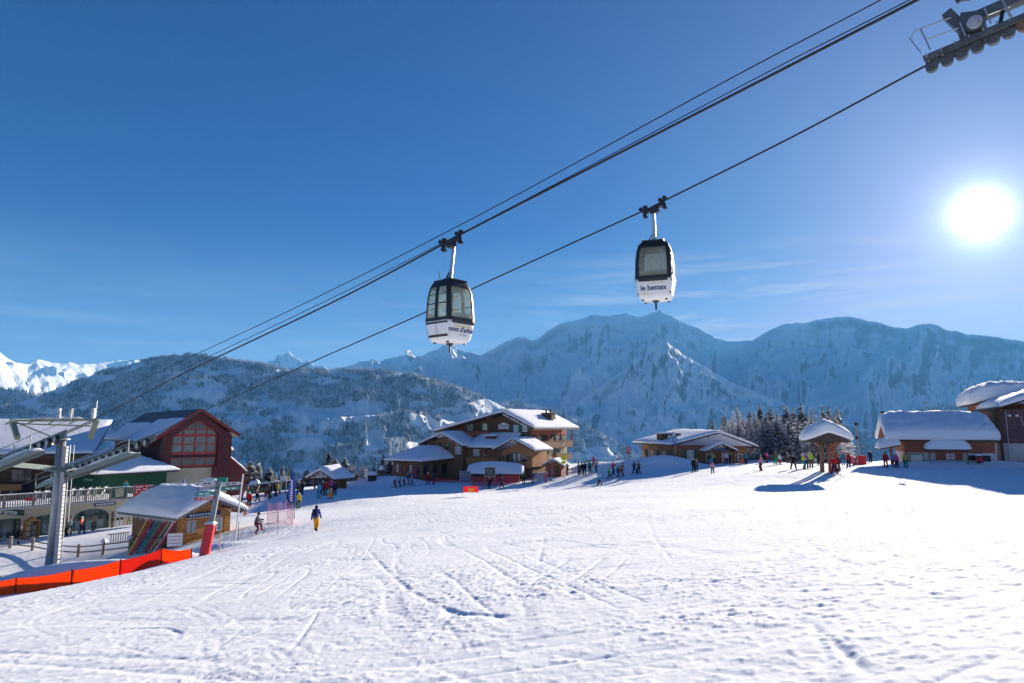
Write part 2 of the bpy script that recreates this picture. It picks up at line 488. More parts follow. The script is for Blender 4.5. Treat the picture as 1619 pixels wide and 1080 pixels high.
def snow_relief(x, y):
    r = np.hypot(x, y)
    plaza = sstep(-.45, -.60, x / np.maximum(y, 1)) * sstep(38, 50, y)
    h = .10 * (fbm(x / 7, y / 7, 3, 5) - .5) + .022 * (fbm(x / 1.7, y / 1.7, 3, 9) - .5)
    # wind and skid streaks
    left = sstep(3, -9, x)
    a = fbm((x * .96 - y * .28) / .55, (x * .28 + y * .96) / 9, 3, 21)
    b = fbm((x * .95 + y * .31) / 8, (y * .95 - x * .31) / .7, 3, 23)
    h += .028 * ((a * left + b * (1 - left)) - .5)
    # scattered clods, patchy, and an all-over crumb
    patch = sstep(.40, .62, fbm(x / 3.2 + 4, y / 3.2, 4, 33)) * (.25 + .75 * sstep(.35, .6, fbm(x / 11, y / 11, 2, 35)))
    c1 = np.maximum(0, fbm(x / .24, y / .19, 3, 41) - .58)
    c2 = np.maximum(0, fbm(x / .10, y / .08, 3, 47) - .52)
    c3 = np.maximum(0, fbm(x / .55, y / .40, 4, 51, .62) - .62)
    h += .085 * c1 * patch + .085 * c2 * (.35 + .9 * patch) * (1 - .4 * left) + .06 * c3 * patch
    for q, (an, wd, ln, am, sd) in enumerate(((74, .30, 5.5, .016, 71), (28, .26, 4.5, .013, 72), (148, .32, 6.0, .014, 73), (100, .22, 3.2, .012, 74), (60, .5, 9.0, .016, 75), (5, .28, 5.0, .011, 76))):
        ca, sa = math.cos(math.radians(an)), math.sin(math.radians(an))
        al, ac = x * ca + y * sa, -x * sa + y * ca
        n_ = vnoise(ac / wd / 2.2 + .3 * vnoise(al / 9, ac / 9, sd + 9), al / ln / 1.9, sd)
        msk = sstep(.46, .66, fbm(x / 4.5 + q * 9, y / 4.5, 3, sd + 20))
        h -= .75 * am * msk * np.maximum(0, 1 - np.abs(2 * n_ - 1) * 5.5) * (1 + r / 45)
    h += .008 * (fbm(x / .35, y / .3, 4, 61, .65) - .5)
    h += track_h(x, y)
    return h * (1 - .5 * plaza) * sstep(230, 120, r)
def build_ground():
    fine = np.linspace(-40.5, 40.5, 860)
    az = np.r_[np.linspace(-180, -42, 60), fine, np.linspace(42, 180, 60)]
    rr = np.r_[[.02, .6, 1.2, 2.0, 2.6], np.exp(np.linspace(math.log(3.2), math.log(300), 820))]
    A, Rr = np.meshgrid(np.radians(az), rr)
    X, Y = Rr * np.sin(A), Rr * np.cos(A)
    Z = ground_base(X, Y)
    m = np.abs(az) < 45
    Z[:, m] += snow_relief(X[:, m], Y[:, m])
    Z[0] = Z[0].mean()
    me = grid_mesh('snow_ground', np.stack([X, Y, Z], -1))
    return me
gm, n, l, b = new_mat('piste_snow')
b.inputs['Base Color'].default_value = (.90, .91, .93, 1)
b.inputs['Roughness'].default_value = .85; b.inputs['Specular IOR Level'].default_value = .05
tc = n.new('ShaderNodeTexCoord')
n1 = n.new('ShaderNodeTexNoise'); n1.inputs['Scale'].default_value = 26; n1.inputs['Detail'].default_value = 5; n1.inputs['Roughness'].default_value = .7
n2 = n.new('ShaderNodeTexNoise'); n2.inputs['Scale'].default_value = 4.5; n2.inputs['Detail'].default_value = 4
mp = n.new('ShaderNodeMapping'); mp.inputs['Scale'].default_value = (.35, 1.6, 1)
l.new(tc.outputs['Object'], n1.inputs['Vector']); l.new(tc.outputs['Object'], mp.inputs['Vector']); l.new(mp.outputs[0], n2.inputs['Vector'])
b1 = n.new('ShaderNodeBump'); b1.inputs['Strength'].default_value = .25; b1.inputs['Distance'].default_value = .012
b2 = n.new('ShaderNodeBump'); b2.inputs['Strength'].default_value = .2; b2.inputs['Distance'].default_value = .03
l.new(n1.outputs['Fac'], b1.inputs['Height']); l.new(n2.outputs['Fac'], b2.inputs['Height'])
l.new(b2.outputs[0], b1.inputs['Normal']); l.new(b1.outputs[0], b.inputs['Normal'])
ground = link('snow_ground', build_ground(), gm)
tag(ground, kind='structure')

# ================================================================== MOUNTAINS
def mountain_mat(name, rock, snow=(.90, .915, .94), lo=.42, hi=.62, scale=.004, streak=.35):
    m, n, l, b = new_mat(name)
    b.inputs['Roughness'].default_value = .8; b.inputs['Specular IOR Level'].default_value = .1
    ge = n.new('ShaderNodeNewGeometry'); sp = n.new('ShaderNodeSeparateXYZ'); l.new(ge.outputs['Normal'], sp.inputs[0])
    no = n.new('ShaderNodeTexNoise'); no.inputs['Scale'].default_value = scale; no.inputs['Detail'].default_value = 9; no.inputs['Roughness'].default_value = .68
    l.new(ge.outputs['Position'], no.inputs['Vector'])
    ad = n.new('ShaderNodeMath'); ad.operation = 'MULTIPLY_ADD'; ad.inputs[1].default_value = streak * 2
    l.new(no.outputs['Fac'], ad.inputs[0]); l.new(sp.outputs['Z'], ad.inputs[2])
    mr = n.new('ShaderNodeMapRange'); mr.inputs['From Min'].default_value = lo + streak; mr.inputs['From Max'].default_value = hi + streak
    l.new(ad.outputs[0], mr.inputs['Value'])
    mx = n.new('ShaderNodeMix'); mx.data_type = 'RGBA'
    mx.inputs[6].default_value = rock + (1,); mx.inputs[7].default_value = snow + (1,)
    l.new(mr.outputs[0], mx.inputs['Factor']); l.new(mx.outputs[2], b.inputs['Base Color'])
    n2 = n.new('ShaderNodeTexNoise'); n2.inputs['Scale'].default_value = .006; n2.inputs['Detail'].default_value = 10; n2.inputs['Roughness'].default_value = .62
    mp = n.new('ShaderNodeMapping'); mp.inputs['Scale'].default_value = (1, 1, .35); l.new(ge.outputs['Position'], mp.inputs['Vector']); l.new(mp.outputs[0], n2.inputs['Vector'])
    bp = n.new('ShaderNodeBump'); bp.inputs['Strength'].default_value = 1.0; bp.inputs['Distance'].default_value = 90; l.new(n2.outputs['Fac'], bp.inputs['Height']); l.new(bp.outputs[0], b.inputs['Normal'])
    return m
def bench_phase(az, z): return 2 * np.pi * (z / 165 + 2.2 * fbm(az * 6 + 3, az * 0 + .5, 3, 305))
def bench_amp(az, z): return 44 * sstep(.38, .62, fbm(az * 9, z / 240, 3, 306))
def ridge(name, sky, D, zb, run, m, cols=700, rows=150, amp=300, lam=1500, jag=1.0, seed=1, back=2500, power=.9, label=None, skew=0.0, asp=.45, top=0.12, bench=False):
    px = np.linspace(sky[0][0], sky[-1][0], cols)
    py = np.interp(px, [s[0] for s in sky], [s[1] for s in sky])
    py = py + jag * (fbm(px / 9, px * 0 + seed, 4, seed) - .5) * 2
    Dd = D if not callable(D) else D(px)
    dx, dy = px - 809.5, 540 - py
    ry, rz = FPX * _cp - dy * _sp, FPX * _sp + dy * _cp
    Y = np.broadcast_to(np.asarray(Dd, float), px.shape); X = dx * Y / ry; Zc = CAMZ + rz * Y / ry
    h = np.hypot(X, Y); hx, hy = X / h, Y / h
    vb = np.linspace(-1, 0, 14)[:-1]; vf = np.linspace(0, 1, rows) ** 1.15
    v = np.r_[vb, vf][:, None]
    lateral = np.cumsum(np.r_[0, np.hypot(np.diff(X), np.diff(Y))])[None, :]
    front = np.clip(v, 0, 1); bk = np.clip(-v, 0, 1)
    dist = h[None] - front * run + bk * back
    shift = skew * front * run
    zz = Zc[None] - (Zc[None] - zb) * front ** power - bk * (Zc[None] - zb) * .9
    dn = front * run + 900
    nz = ridged((lateral + shift) / lam + .25 * fbm(lateral / lam, dn / lam, 3, seed + 5), dn / lam * asp, 6, seed + 3)
    nz2 = fbm(lateral / (lam * .22), dn / (lam * .22), 4, seed + 8) - .5
    nz3 = ridged((lateral + .4 * shift) / (lam * .21) + 3.1, dn / (lam * .21) * .38, 5, seed + 13) - .4
    zz = zz + amp * .34 * nz3 * sstep(0, top, front) * (1 - .3 * front)
    zz = zz + (amp * (nz - .42) + amp * .4 * nz2) * sstep(0, top, front) * (1 - .35 * front) + amp * .25 * (nz - .45) * sstep(0, .03, front) * sstep(top * 2, 0, front)
    if bench:
        az = np.broadcast_to((X / Y)[None], zz.shape); zz = zz + bench_amp(az, zz) * np.sin(bench_phase(az, zz)) * sstep(.04, .12, front)
    P = np.stack([hx[None] * dist, hy[None] * dist, zz], -1)
    o = link(name, grid_mesh(name, P), m)
    tag(o, label, kind='structure')
    return o, P
ROCK = mountain_mat('alpine_rock_and_snow', (.13, .14, .155), lo=.40, hi=.58, scale=.004, streak=.16)
SNOWY = mountain_mat('snowy_slopes', (.16, .17, .19), lo=.25, hi=.5)
WOODS = mountain_mat('wooded_snow', (.35, .38, .42), lo=.1, hi=.3)
ridge('mountains', [(-160,566),(-60,566),(-20,556),(0,557),(12,566),(25,573),(45,576),(60,568),(75,571),(95,575),(110,572),(122,576),(150,575),(180,570),(215,569),(245,572),(275,580),(310,590),(380,600)],
      lambda p: 12500 + (p + 160) / 540 * 11500, -900, 6500, SNOWY, 300, 90, 620, 2400, 1.4, 4, label='snowy range on the far left horizon, partly sunlit', skew=-.7)
ridge('mountains', [(380,600),(412,578),(425,570),(438,567),(447,561),(457,556),(464,563),(472,568),(480,572),(492,570),(500,577),(520,582),(560,590)],
      19000, -400, 5000, ROCK, 220, 90, 420, 900, 4.5, 14, label='small jagged snowy peak standing alone on the horizon', top=.05)
MASSIF = [(520,584),(550,578),(570,572),(588,570),(605,570),(622,565),(640,562),(655,563),(668,563),(680,556),(692,552),(700,546),(708,543),(716,547),(730,554),(745,558),(760,562),(772,556),(785,548),(800,541),(815,534),(828,532),(840,538),
      (850,536),(862,528),(875,517),(888,511),(900,508),(920,504),(935,499),(950,499),(965,500),(980,497),(990,494),(1000,499),(1012,502),(1024,496),(1036,493),(1045,491),(1054,497),(1062,500),(1075,508),(1090,514),(1105,520),(1118,527),(1132,534),
      (1150,540),(1170,539),(1190,538),(1205,529),(1222,519),(1240,513),(1258,510),(1275,511),(1292,506),(1310,503),(1340,501),(1358,504),(1372,508),(1385,509),(1400,514),(1418,518),(1435,519),(1452,513),(1470,511),(1485,516),(1500,524),(1512,523),(1525,528),(1560,531),(1619,540),(1700,548),(1850,560),(1980,575)]
ridge('mountains', MASSIF, 14000, -1000, 6200, ROCK, 1000, 260, 900, 2300, 1.6, 25, asp=.30, label='great snow covered massif in blue shade across the right half', skew=.12, top=.10)
ridge('mountains', [(820,720),(850,690),(875,664),(905,640),(940,618),(975,592),(1005,574),(1028,561),(1045,550),(1056,543),(1066,550),(1080,560),(1100,573),(1130,590),(1165,607),(1200,622),(1250,640),(1300,655),(1360,676),(1430,700)],
      9600, -1000, 4200, ROCK, 460, 170, 520, 1000, 1.6, 37, asp=.30, label='pointed snowy shoulder standing in front of the massif', top=.06, skew=.3)
# wooded hills nearer
hillo, HP = ridge('hills', [(-170,700),(-100,672),(-40,655),(0,646),(60,627),(110,606),(160,589),(210,575),(250,566),(275,562),(300,561),(330,563),(360,569),(400,575),(440,580),(500,585),(560,586),(610,587),(650,592),(690,602),(725,614),(760,627),(790,640),(815,655),(840,676),(870,704),(900,735),(950,790)],
      5200, -820, 3300, WOODS, 520, 190, 190, 800, 1.0, 52, label='broad wooded hill with snowy clearings across the left half', power=.95, skew=-.25, top=.12, bench=True)
hillo2, HP2 = ridge('hills', [(-200,610),(-100,606),(-30,608),(0,613),(40,620),(90,634),(130,648),(180,668),(230,690)],
      6600, -820, 2600, WOODS, 160, 80, 120, 700, .8, 63, label='dark wooded spur at the far left behind the lift')
hillo3, HP3 = ridge('hills', [(780,640),(810,634),(850,640),(880,650),(910,664),(950,685),(1000,715),(1040,740)],
      6000, -900, 1800, WOODS, 160, 80, 120, 500, .8, 71, label='low wooded ridge behind the big chalet')
hillo4, HP4 = ridge('hills', [(1330,730),(1360,700),(1390,676),(1425,660),(1460,646),(1495,640),(1540,646),(1600,655),(1680,668),(1800,690)],
      6800, -900, 2600, WOODS, 240, 90, 70, 400, 1.0, 83, label='low wooded hill behind the snow roofed chalet on the right')
vy = link('valley', grid_mesh('valley', np.stack([*np.meshgrid(np.linspace(-24000, 24000, 40), np.linspace(-24000, 24000, 40)), np.full((40, 40), -1050.0)], -1)), SNOWY)
tag(vy, kind='structure')

# ---- the woods on the hills: one mass, instanced conifers
def conifer_far_mat():
    m, n, l, b = new_mat('far_conifer')
    b.inputs['Roughness'].default_value = .85; b.inputs['Specular IOR Level'].default_value = .1
    oi = n.new('ShaderNodeObjectInfo')
    ge = n.new('ShaderNodeNewGeometry')
    no = n.new('ShaderNodeTexNoise'); no.inputs['Scale'].default_value = .012; no.inputs['Detail'].default_value = 5; no.inputs['Roughness'].default_value = .7
    l.new(ge.outputs['Position'], no.inputs['Vector'])
    ad = n.new('ShaderNodeMath'); ad.operation = 'MULTIPLY_ADD'; ad.inputs[1].default_value = .35
    l.new(oi.outputs['Random'], ad.inputs[0]); l.new(no.outputs['Fac'], ad.inputs[2])
    cr = n.new('ShaderNodeValToRGB')
    cr.color_ramp.elements[0].position = .48; cr.color_ramp.elements[0].color = (.016, .030, .034, 1)
    cr.color_ramp.elements[1].position = .86; cr.color_ramp.elements[1].color = (.70, .73, .77, 1)
    l.new(ad.outputs[0], cr.inputs[0]); l.new(cr.outputs[0], b.inputs['Base Color'])
    return m
FARCON = conifer_far_mat()
def instance_cones(name, pts, scl, label):
    me = bpy.data.meshes.new(name)
    me.vertices.add(len(pts)); me.vertices.foreach_set('co', pts.astype(np.float32).reshape(-1))
    at = me.attributes.new('size', 'FLOAT', 'POINT'); at.data.foreach_set('value', scl.astype(np.float32))
    o = link(name, me); tag(o, label, kind='stuff')
    ng = bpy.data.node_groups.new(name, 'GeometryNodeTree')
    ng.interface.new_socket('Geometry', in_out='INPUT', socket_type='NodeSocketGeometry')
    ng.interface.new_socket('Geometry', in_out='OUTPUT', socket_type='NodeSocketGeometry')
    gi, go = ng.nodes.new('NodeGroupInput'), ng.nodes.new('NodeGroupOutput')
    jn = ng.nodes.new('GeometryNodeJoinGeometry')
    for rad, dep, z in ((.21, .62, .08), (.14, .55, .45)):
        c = ng.nodes.new('GeometryNodeMeshCone'); c.inputs['Vertices'].default_value = 6
        c.inputs['Radius Top'].default_value = .004; c.inputs['Radius Bottom'].default_value = rad; c.inputs['Depth'].default_value = dep
        t = ng.nodes.new('GeometryNodeTransform'); t.inputs['Translation'].default_value = (0, 0, z)
        ng.links.new(c.outputs['Mesh'], t.inputs['Geometry']); ng.links.new(t.outputs[0], jn.inputs[0])
    sm = ng.nodes.new('GeometryNodeSetMaterial'); sm.inputs['Material'].default_value = FARCON
    ng.links.new(jn.outputs[0], sm.inputs['Geometry'])
    ip = ng.nodes.new('GeometryNodeInstanceOnPoints')
    na = ng.nodes.new('GeometryNodeInputNamedAttribute'); na.data_type = 'FLOAT'; na.inputs['Name'].default_value = 'size'
    ng.links.new(gi.outputs[0], ip.inputs['Points']); ng.links.new(sm.outputs[0], ip.inputs['Instance'])
    ng.links.new(na.outputs['Attribute'], ip.inputs['Scale']); ng.links.new(ip.outputs[0], go.inputs[0])
    md = o.modifiers.new('woods', 'NODES'); md.node_group = ng
    return o
def scatter(P, per_cell_area, clearing, seed, vmax=.95, size=24):
    g = np.random.default_rng(seed)
    Q = P[13:]                                   # front face only
    e1 = Q[1:, :-1] - Q[:-1, :-1]; e2 = Q[:-1, 1:] - Q[:-1, :-1]
    area = np.linalg.norm(np.cross(e1, e2), axis=-1)
    area[int(len(area) * vmax):] = 0
    N = int(area.sum() / per_cell_area)
    cell = g.choice(area.size, N, p=(area / area.sum()).ravel())
    i, j = np.unravel_index(cell, area.shape)
    u, v = g.random((N, 1)), g.random((N, 1))
    p = Q[i, j] + u * e1[i, j] + v * e2[i, j]
    keep = clearing(p, g)
    p = p[keep]
    s = size * (0.65 + .6 * g.random(len(p)))
    return p, s
def clear_main(p, g):
    x, y, z = p.T
    az = x / y
    big = fbm(az * 30, z / 52, 4, 91)
    small = fbm(az * 90, z / 30, 3, 92)
    band = np.exp(-((z - (150 - 900 * np.abs(az + .38))) / 95) ** 2) * .15
    flat = np.clip(-np.cos(bench_phase(az, z)), 0, 1) * bench_amp(az, z) / 44
    d = big + .22 * (small - .5) + band * .6 + .17 * flat
    d = d 
    return g.random(len(p)) > sstep(.585, .615, d) * .97 + .03
a1 = scatter(HP, 72, clear_main, 3)
a2 = scatter(HP2, 130, lambda p, g: g.random(len(p)) > .05, 4, .6, 30)
a3 = scatter(HP3, 110, lambda p, g: fbm(p[:, 0] / 260, p[:, 2] / 60, 3, 77) < .60, 5, .6)
a4 = scatter(HP4, 140, lambda p, g: g.random(len(p)) > .05, 6, .6, 24)
instance_cones('forest', np.r_[a1[0], a2[0], a3[0], a4[0]], np.r_[a1[1], a2[1], a3[1], a4[1]], 'snow dusted conifer forest covering the hills')
print('FOREST', len(a1[0]), len(a2[0]), len(a3[0]), len(a4[0]))

# ---- air
hz_m = bpy.data.materials.new('mountain_air'); hz_m.use_nodes = True
hn, hl = hz_m.node_tree.nodes, hz_m.node_tree.links
hn.clear()
h_out = hn.new('ShaderNodeOutputMaterial'); h_v = hn.new('ShaderNodeVolumePrincipled')
h_v.inputs['Color'].default_value = (.14, .48, .97, 1)
h_v.inputs['Density'].default_value = 4.0e-5
hl.new(h_v.outputs[0], h_out.inputs['Volume'])
_hz = MB().box(-26000, -3000, -1060, 26000, 26000, 2650)
haze = _hz.build('haze', hz_m)
tag(haze, 'clear blue mountain air', kind='stuff')
# ================================================================== BUILDINGS
WD_DARK = wood('dark_timber', (0.138, 0.078, 0.046))
WD_MID = wood('brown_timber', (0.276, 0.149, 0.082))
WD_ORANGE = wood('honey_timber', (.52, .24, .075))
WD_RED = wood('red_brown_timber', (0.389, 0.138, 0.082))
WD_VERT = wood('vertical_boards', (.44, .22, .09), horiz=False)
WD_GREY = wood('weathered_timber', (0.324, 0.276, 0.227))
FASCIA = mat('fascia', (.07, .055, .045), .7)
CREAM = mat('cream_render', (.62, .54, .38), .85, var=.06, scale=3)
STUCCO = mat('pale_stucco', (.55, .54, .52), .85, var=.08, scale=3)
GREENP = mat('green_paint', (.035, .13, .085), .5)
GLASS = glass()
PALEGLASS = mat('curtained_glass', (.42, .45, .46), .15, spec=.6, var=.2, scale=3)
WHITEP = mat('white_paint', (.78, .78, .76), .45, var=.05)
REDP = mat('red_paint', (.55, .03, .03), .4, var=.1)
STEEL = mat('galvanised_steel', (.36, .38, .40), .45, metal=.7, var=.12, scale=9)
DARKST = mat('dark_steel', (.035, .037, .04), .45, metal=.4)
BURG = mat('burgundy_cladding', (.145, .028, .03), .5, var=.12, scale=2)
CHAR = mat('charcoal', (.03, .03, .033), .6)

class Face:
    """a wall plane: origin, horizontal axis u, outward normal n (all in the building's own space)"""
    def __init__(s, o, u, n): s.o, s.u, s.n = Vector(o), Vector(u), Vector(n)
    def p(s, a, z, d=0): return s.o + s.u * a + Vector((0, 0, z)) + s.n * d
    def box(s, mb, a0, a1, z0, z1, d0, d1, mi=0):
        P = [s.p(a, z, d) for d in (d0, d1) for a, z in ((a0, z0), (a1, z0), (a1, z1), (a0, z1))]
        return mb.add(P, [(3,2,1,0),(4,5,6,7),(0,1,5,4),(1,2,6,5),(2,3,7,6),(3,0,4,7)], mi)
def front(y=0): return Face((0, y, 0), (1, 0, 0), (0, -1, 0))
def rside(x=0): return Face((x, 0, 0), (0, 1, 0), (1, 0, 0))
def lside(x=0): return Face((x, 0, 0), (0, -1, 0), (-1, 0, 0))
def window(par, F, a, z, w, h, fm=None, shut=None, mull=1, cross=0, gm_=None, label=None, t=.07):
    fm = fm or WD_MID; m = MB(); e = min(.09, w * .12)
    F.box(m, a - w/2, a - w/2 + e, z, z + h, .0, t); F.box(m, a + w/2 - e, a + w/2, z, z + h, .0, t)
    F.box(m, a - w/2 + e, a + w/2 - e, z, z + e, .0, t); F.box(m, a - w/2 + e, a + w/2 - e, z + h - e, z + h, .0, t)
    for i in range(mull):
        c = a - w/2 + w * (i + 1) / (mull + 1); F.box(m, c - e*.35, c + e*.35, z + e, z + h - e, .005, t - .01)
    for i in range(cross):
        c = z + h * (i + 1) / (cross + 1); F.box(m, a - w/2 + e, a + w/2 - e, c - e*.3, c + e*.3, .008, t - .015)
    o = m.build('window', fm, par)
    if label: o['label'] = label
    F.box(MB(), 0, 1, 0, 1, 0, 1)
    g = MB(); F.box(g, a - w/2 + e, a + w/2 - e, z + e, z + h - e, .004, .03); g.build('pane', gm_ or GLASS, o)
    if shut:
        for sgn in (-1, 1):
            s = MB(); c = a + sgn * (w/2 + w * .27)
            F.box(s, c - w*.25, c + w*.25, z - .02, z + h + .02, .01, .055)
            for k in range(4): F.box(s, c - w*.22, c + w*.22, z + h*(.1 + .22*k), z + h*(.22 + .22*k), .055, .07)
            s.build('shutter', shut, o)
    return o
def gable_prof(x0, z0, xr, zr, x1, z1, n=6):
    pts = []
    for i in range(n + 1): t = i / n; pts.append((x0 + (xr - x0) * t, z0 + (zr - z0) * t))
    for i in range(1, n + 1): t = i / n; pts.append((xr + (x1 - xr) * t, zr + (z1 - zr) * t))
    return pts
def snow_pad(name, par, base, t, nu=22, nv=16, pw=5, lo=.35, wob=.12, seed=0, m=None, closed_under=True, tfun=None):
    """pillow of snow on a surface base(u,v); t = thickness; rounded at its edges"""
    u = np.linspace(0, 1, nu); v = np.linspace(0, 1, nv)
    u = .5 - .5 * np.cos(np.pi * u); v = .5 - .5 * np.cos(np.pi * v)
    B = np.array([[base(a, b) for a in u] for b in v], float)
    U, V = np.meshgrid(u, v)
    e = ((1 - np.abs(2*U-1)**pw).clip(0) * (1 - np.abs(2*V-1)**pw).clip(0)) ** .45
    h = t * (lo + (1 - lo) * e) * (1 + wob * (fbm(U*4 + seed*3.1, V*3 + seed*1.7, 3, seed + 50) - .5) * 2)
    if tfun is not None: h = h * tfun(U, V)
    h = h * (1 + .22 * (fbm(B[..., 0] * 1.9 + seed, B[..., 1] * 1.9, 4, seed + 70, .6) - .5) * 2)
    T = B.copy(); T[..., 2] += h
    mid = B.copy(); mid[..., 2] += h * .4
    c = np.array([B[..., 0].mean(), B[..., 1].mean()])
    # bulge of the rim
    ring_idx = [(0, j) for j in range(nu)] + [(i, nu-1) for i in range(1, nv)] + [(nv-1, j) for j in range(nu-2, -1, -1)] + [(i, 0) for i in range(nv-2, 0, -1)]
    mb = MB(); k = 0
    mb.v = [tuple(p) for p in T.reshape(-1, 3)]
    for i in range(nv - 1):
        for j in range(nu - 1):
            a = i*nu + j; mb.f.append((a, a+1, a+nu+1, a+nu)); mb.m.append(0)
    n0 = len(mb.v); R_ = len(ring_idx)
    for frac, out in ((.5, .05 * t + .04), (0.0, 0.0)):
        for (i, j) in ring_idx:
            p = B[i, j].copy(); q = T[i, j]
            p[2] = B[i, j][2] + (q[2] - B[i, j][2]) * frac
            d = p[:2] - c; d = d / (np.linalg.norm(d) + 1e-9); p[:2] += d * (out + (.10 * min(1, t * 2) * (float(vnoise(p[0] * 2.3, p[1] * 2.3, seed + 5)) - .5) if frac else 0))
            mb.v.append(tuple(p))
    for k in range(R_):
        k2 = (k + 1) % R_
        a, b = ring_idx[k][0]*nu + ring_idx[k][1], ring_idx[k2][0]*nu + ring_idx[k2][1]
        mb.f.append((a, n0 + k, n0 + k2, b)); mb.m.append(0)
        mb.f.append((n0 + k, n0 + R_ + k, n0 + R_ + k2, n0 + k2)); mb.m.append(0)
    if closed_under:
        for i in range(nv - 1):
            for j in range(nu - 1):
                pass
        mb.f.append(tuple(n0 + R_ + k for k in range(R_))[::-1]); mb.m.append(0)
    return mb.build(name, m or SNOW, par, smooth=True)
def gable_roof(par, x0, z0, xr, zr, x1, z1, y0, y1, th=.22, snow=.5, m=None, seed=0, pw=6, lo=.5, nv=14, tfun=None, under=None):
    """ridge runs along y; returns the roof part"""
    mb = MB()
    for (a, za, b, zb) in ((x0, z0, xr, zr), (xr, zr, x1, z1)):
        mb.prism([(a, 0, za), (b, 0, zb), (b, 0, zb + th), (a, 0, za + th)], (0, y0, 0), (0, y1, 0))
    r = mb.build('roof', m or FASCIA, par)
    # rafters under the front overhang
    for k in range(1, 4):
        for (a, za, b, zb) in ((x0, z0, xr, zr), (x1, z1, xr, zr)):
            x, z = a + (b - a) * (k - .5) / 3.2, za + (zb - za) * (k - .5) / 3.2
            MB().box(x - .09, y0 + .05, z - .2, x + .09, y0 + 1.5, z - .01).build('rafter', WD_MID, r)
    if snow:
        pr = gable_prof(x0, z0 + th, xr, zr + th, x1, z1 + th, 8); xs = [p[0] for p in pr]; zs = [p[1] for p in pr]
        def base(u, v):
            x = x0 + (x1 - x0) * u
            return (x, y0 + (y1 - y0) * v, np.interp(x, xs, zs) + .004)
        snow_pad('roof_snow', r, base, snow, 26, nv, pw, lo, seed=seed, tfun=tfun)
    return r
def shed_roof(par, q, th=.18, snow=.5, m=None, seed=0, pw=6, lo=.5, name='roof'):
    """q: four corners in order (front-left, front-right, back-right, back-left)"""
    q = [Vector(p) for p in q]
    r = MB().slabq(q, th).build(name, m or FASCIA, par)
    if snow:
        def base(u, v):
            p = (q[0] * (1-u) + q[1] * u) * (1-v) + (q[3] * (1-u) + q[2] * u) * v
            return (p.x, p.y, p.z + th + .004)
        snow_pad('roof_snow', r, base, snow, 22, 14, pw, lo, seed=seed)
    return r
def house_walls(x0, x1, y0, y1, zb, zL, zr, xr, zR):
    """gable-ended block, gables on y0 and y1"""
    mb = MB()
    pts = [(x0, 0, zb), (x1, 0, zb), (x1, 0, zR), (xr, 0, zr), (x0, 0, zL)]
    return mb.prism(pts, (0, y0, 0), (0, y1, 0))
def railing(par, F, a0, a1, z0, z1, d, m, name='balcony', slab=None, boards=True):
    """balcony: floor slab + boarded front + handrail"""
    mb = MB(); F.box(mb, a0, a1, z0 - .14, z0, 0, d)
    o = mb.build(name, m, par)
    n = max(3, int((a1 - a0) / .22)); st = (a1 - a0) / n
    b = MB()
    for k in range(n): F.box(b, a0 + st*k + .015, a0 + st*(k+1) - .015, z0 + .06, z1 - .05, d - .05, d - .02)
    for e in (a0 + .03, a1 - .03): F.box(b, e - .02, e + .02, z0 + .06, z1 - .05, .05, d - .05)
    q = b.build('boards', m, o); q['kind'] = 'stuff'
    h = MB(); F.box(h, a0 - .04, a1 + .04, z1 - .05, z1 + .03, d - .08, d + .02); h.build('handrail', m, o)
    return o

# ---------------------------------------------------------------- big chalet hotel (centre)
hp = W(838, 751, 112)
H = thing('chalet_hotel', 'big dark timber chalet with many snowy roofs and cream ground floor', 'hotel', hp, R(-30))
house_walls(-16.5, 0, .002, 14, 4.25, 7.05, 9.85, -4.2, 7.5).build('upper_wall', WD_DARK, H)
MB().box(-16.45, .05, -3, -.02, 13.95, 4.25).build('lower_wall', CREAM, H)
gable_roof(H, -18.0, 6.75, -4.2, 9.95, 1.7, 7.25, -1.7, 15.2, .25, .62, seed=1)
fs, rs = front(0), rside(0)
# gallery on the sunny side: floor, posts, back wall set in shade
railing(H, rs, .2, 13.8, 4.35, 5.35, 1.25, WD_MID)
pst = None
for k, y in enumerate((.25, 4.3, 8.6, 13.4)):
    MB().bar((1.15, y, 5.3), (1.25, y + .35, 7.35), .17).build('post', WD_RED, H)
MB().box(.01, .3, 6.35, .05, 13.7, 7.4).build('gallery_wall', WD_RED, H)
for y in (1.6, 3.4, 10.2, 12.6): window(H, rs, y, 4.5, .9, 1.6, WHITEP, GREENP, gm_=PALEGLASS)
for y, w in ((1.6, .8), (9.9, 1.3)): window(H, rs, y, 3.0, w, 1.2, WHITEP, GREENP)
for y in (4.2, 6.4): window(H, rs, y, 3.15, .6, .9, GREENP, None, 0, gm_=GREENP)
railing(H, rs, .3, 4.9, 2.2, 3.05, 1.0, WD_MID); railing(H, rs, 8.0, 13.8, 2.2, 3.05, 1.0, WD_MID)
window(H, rs, 1.5, .1, 2.6, 1.6, WD_MID, None, 1)
MB().box(.01, 3.3, -1.5, .09, 6.2, 2.0).build('doorway_shade', CHAR, H)  # no hole cut: a charcoal slab paints the shade of the opening
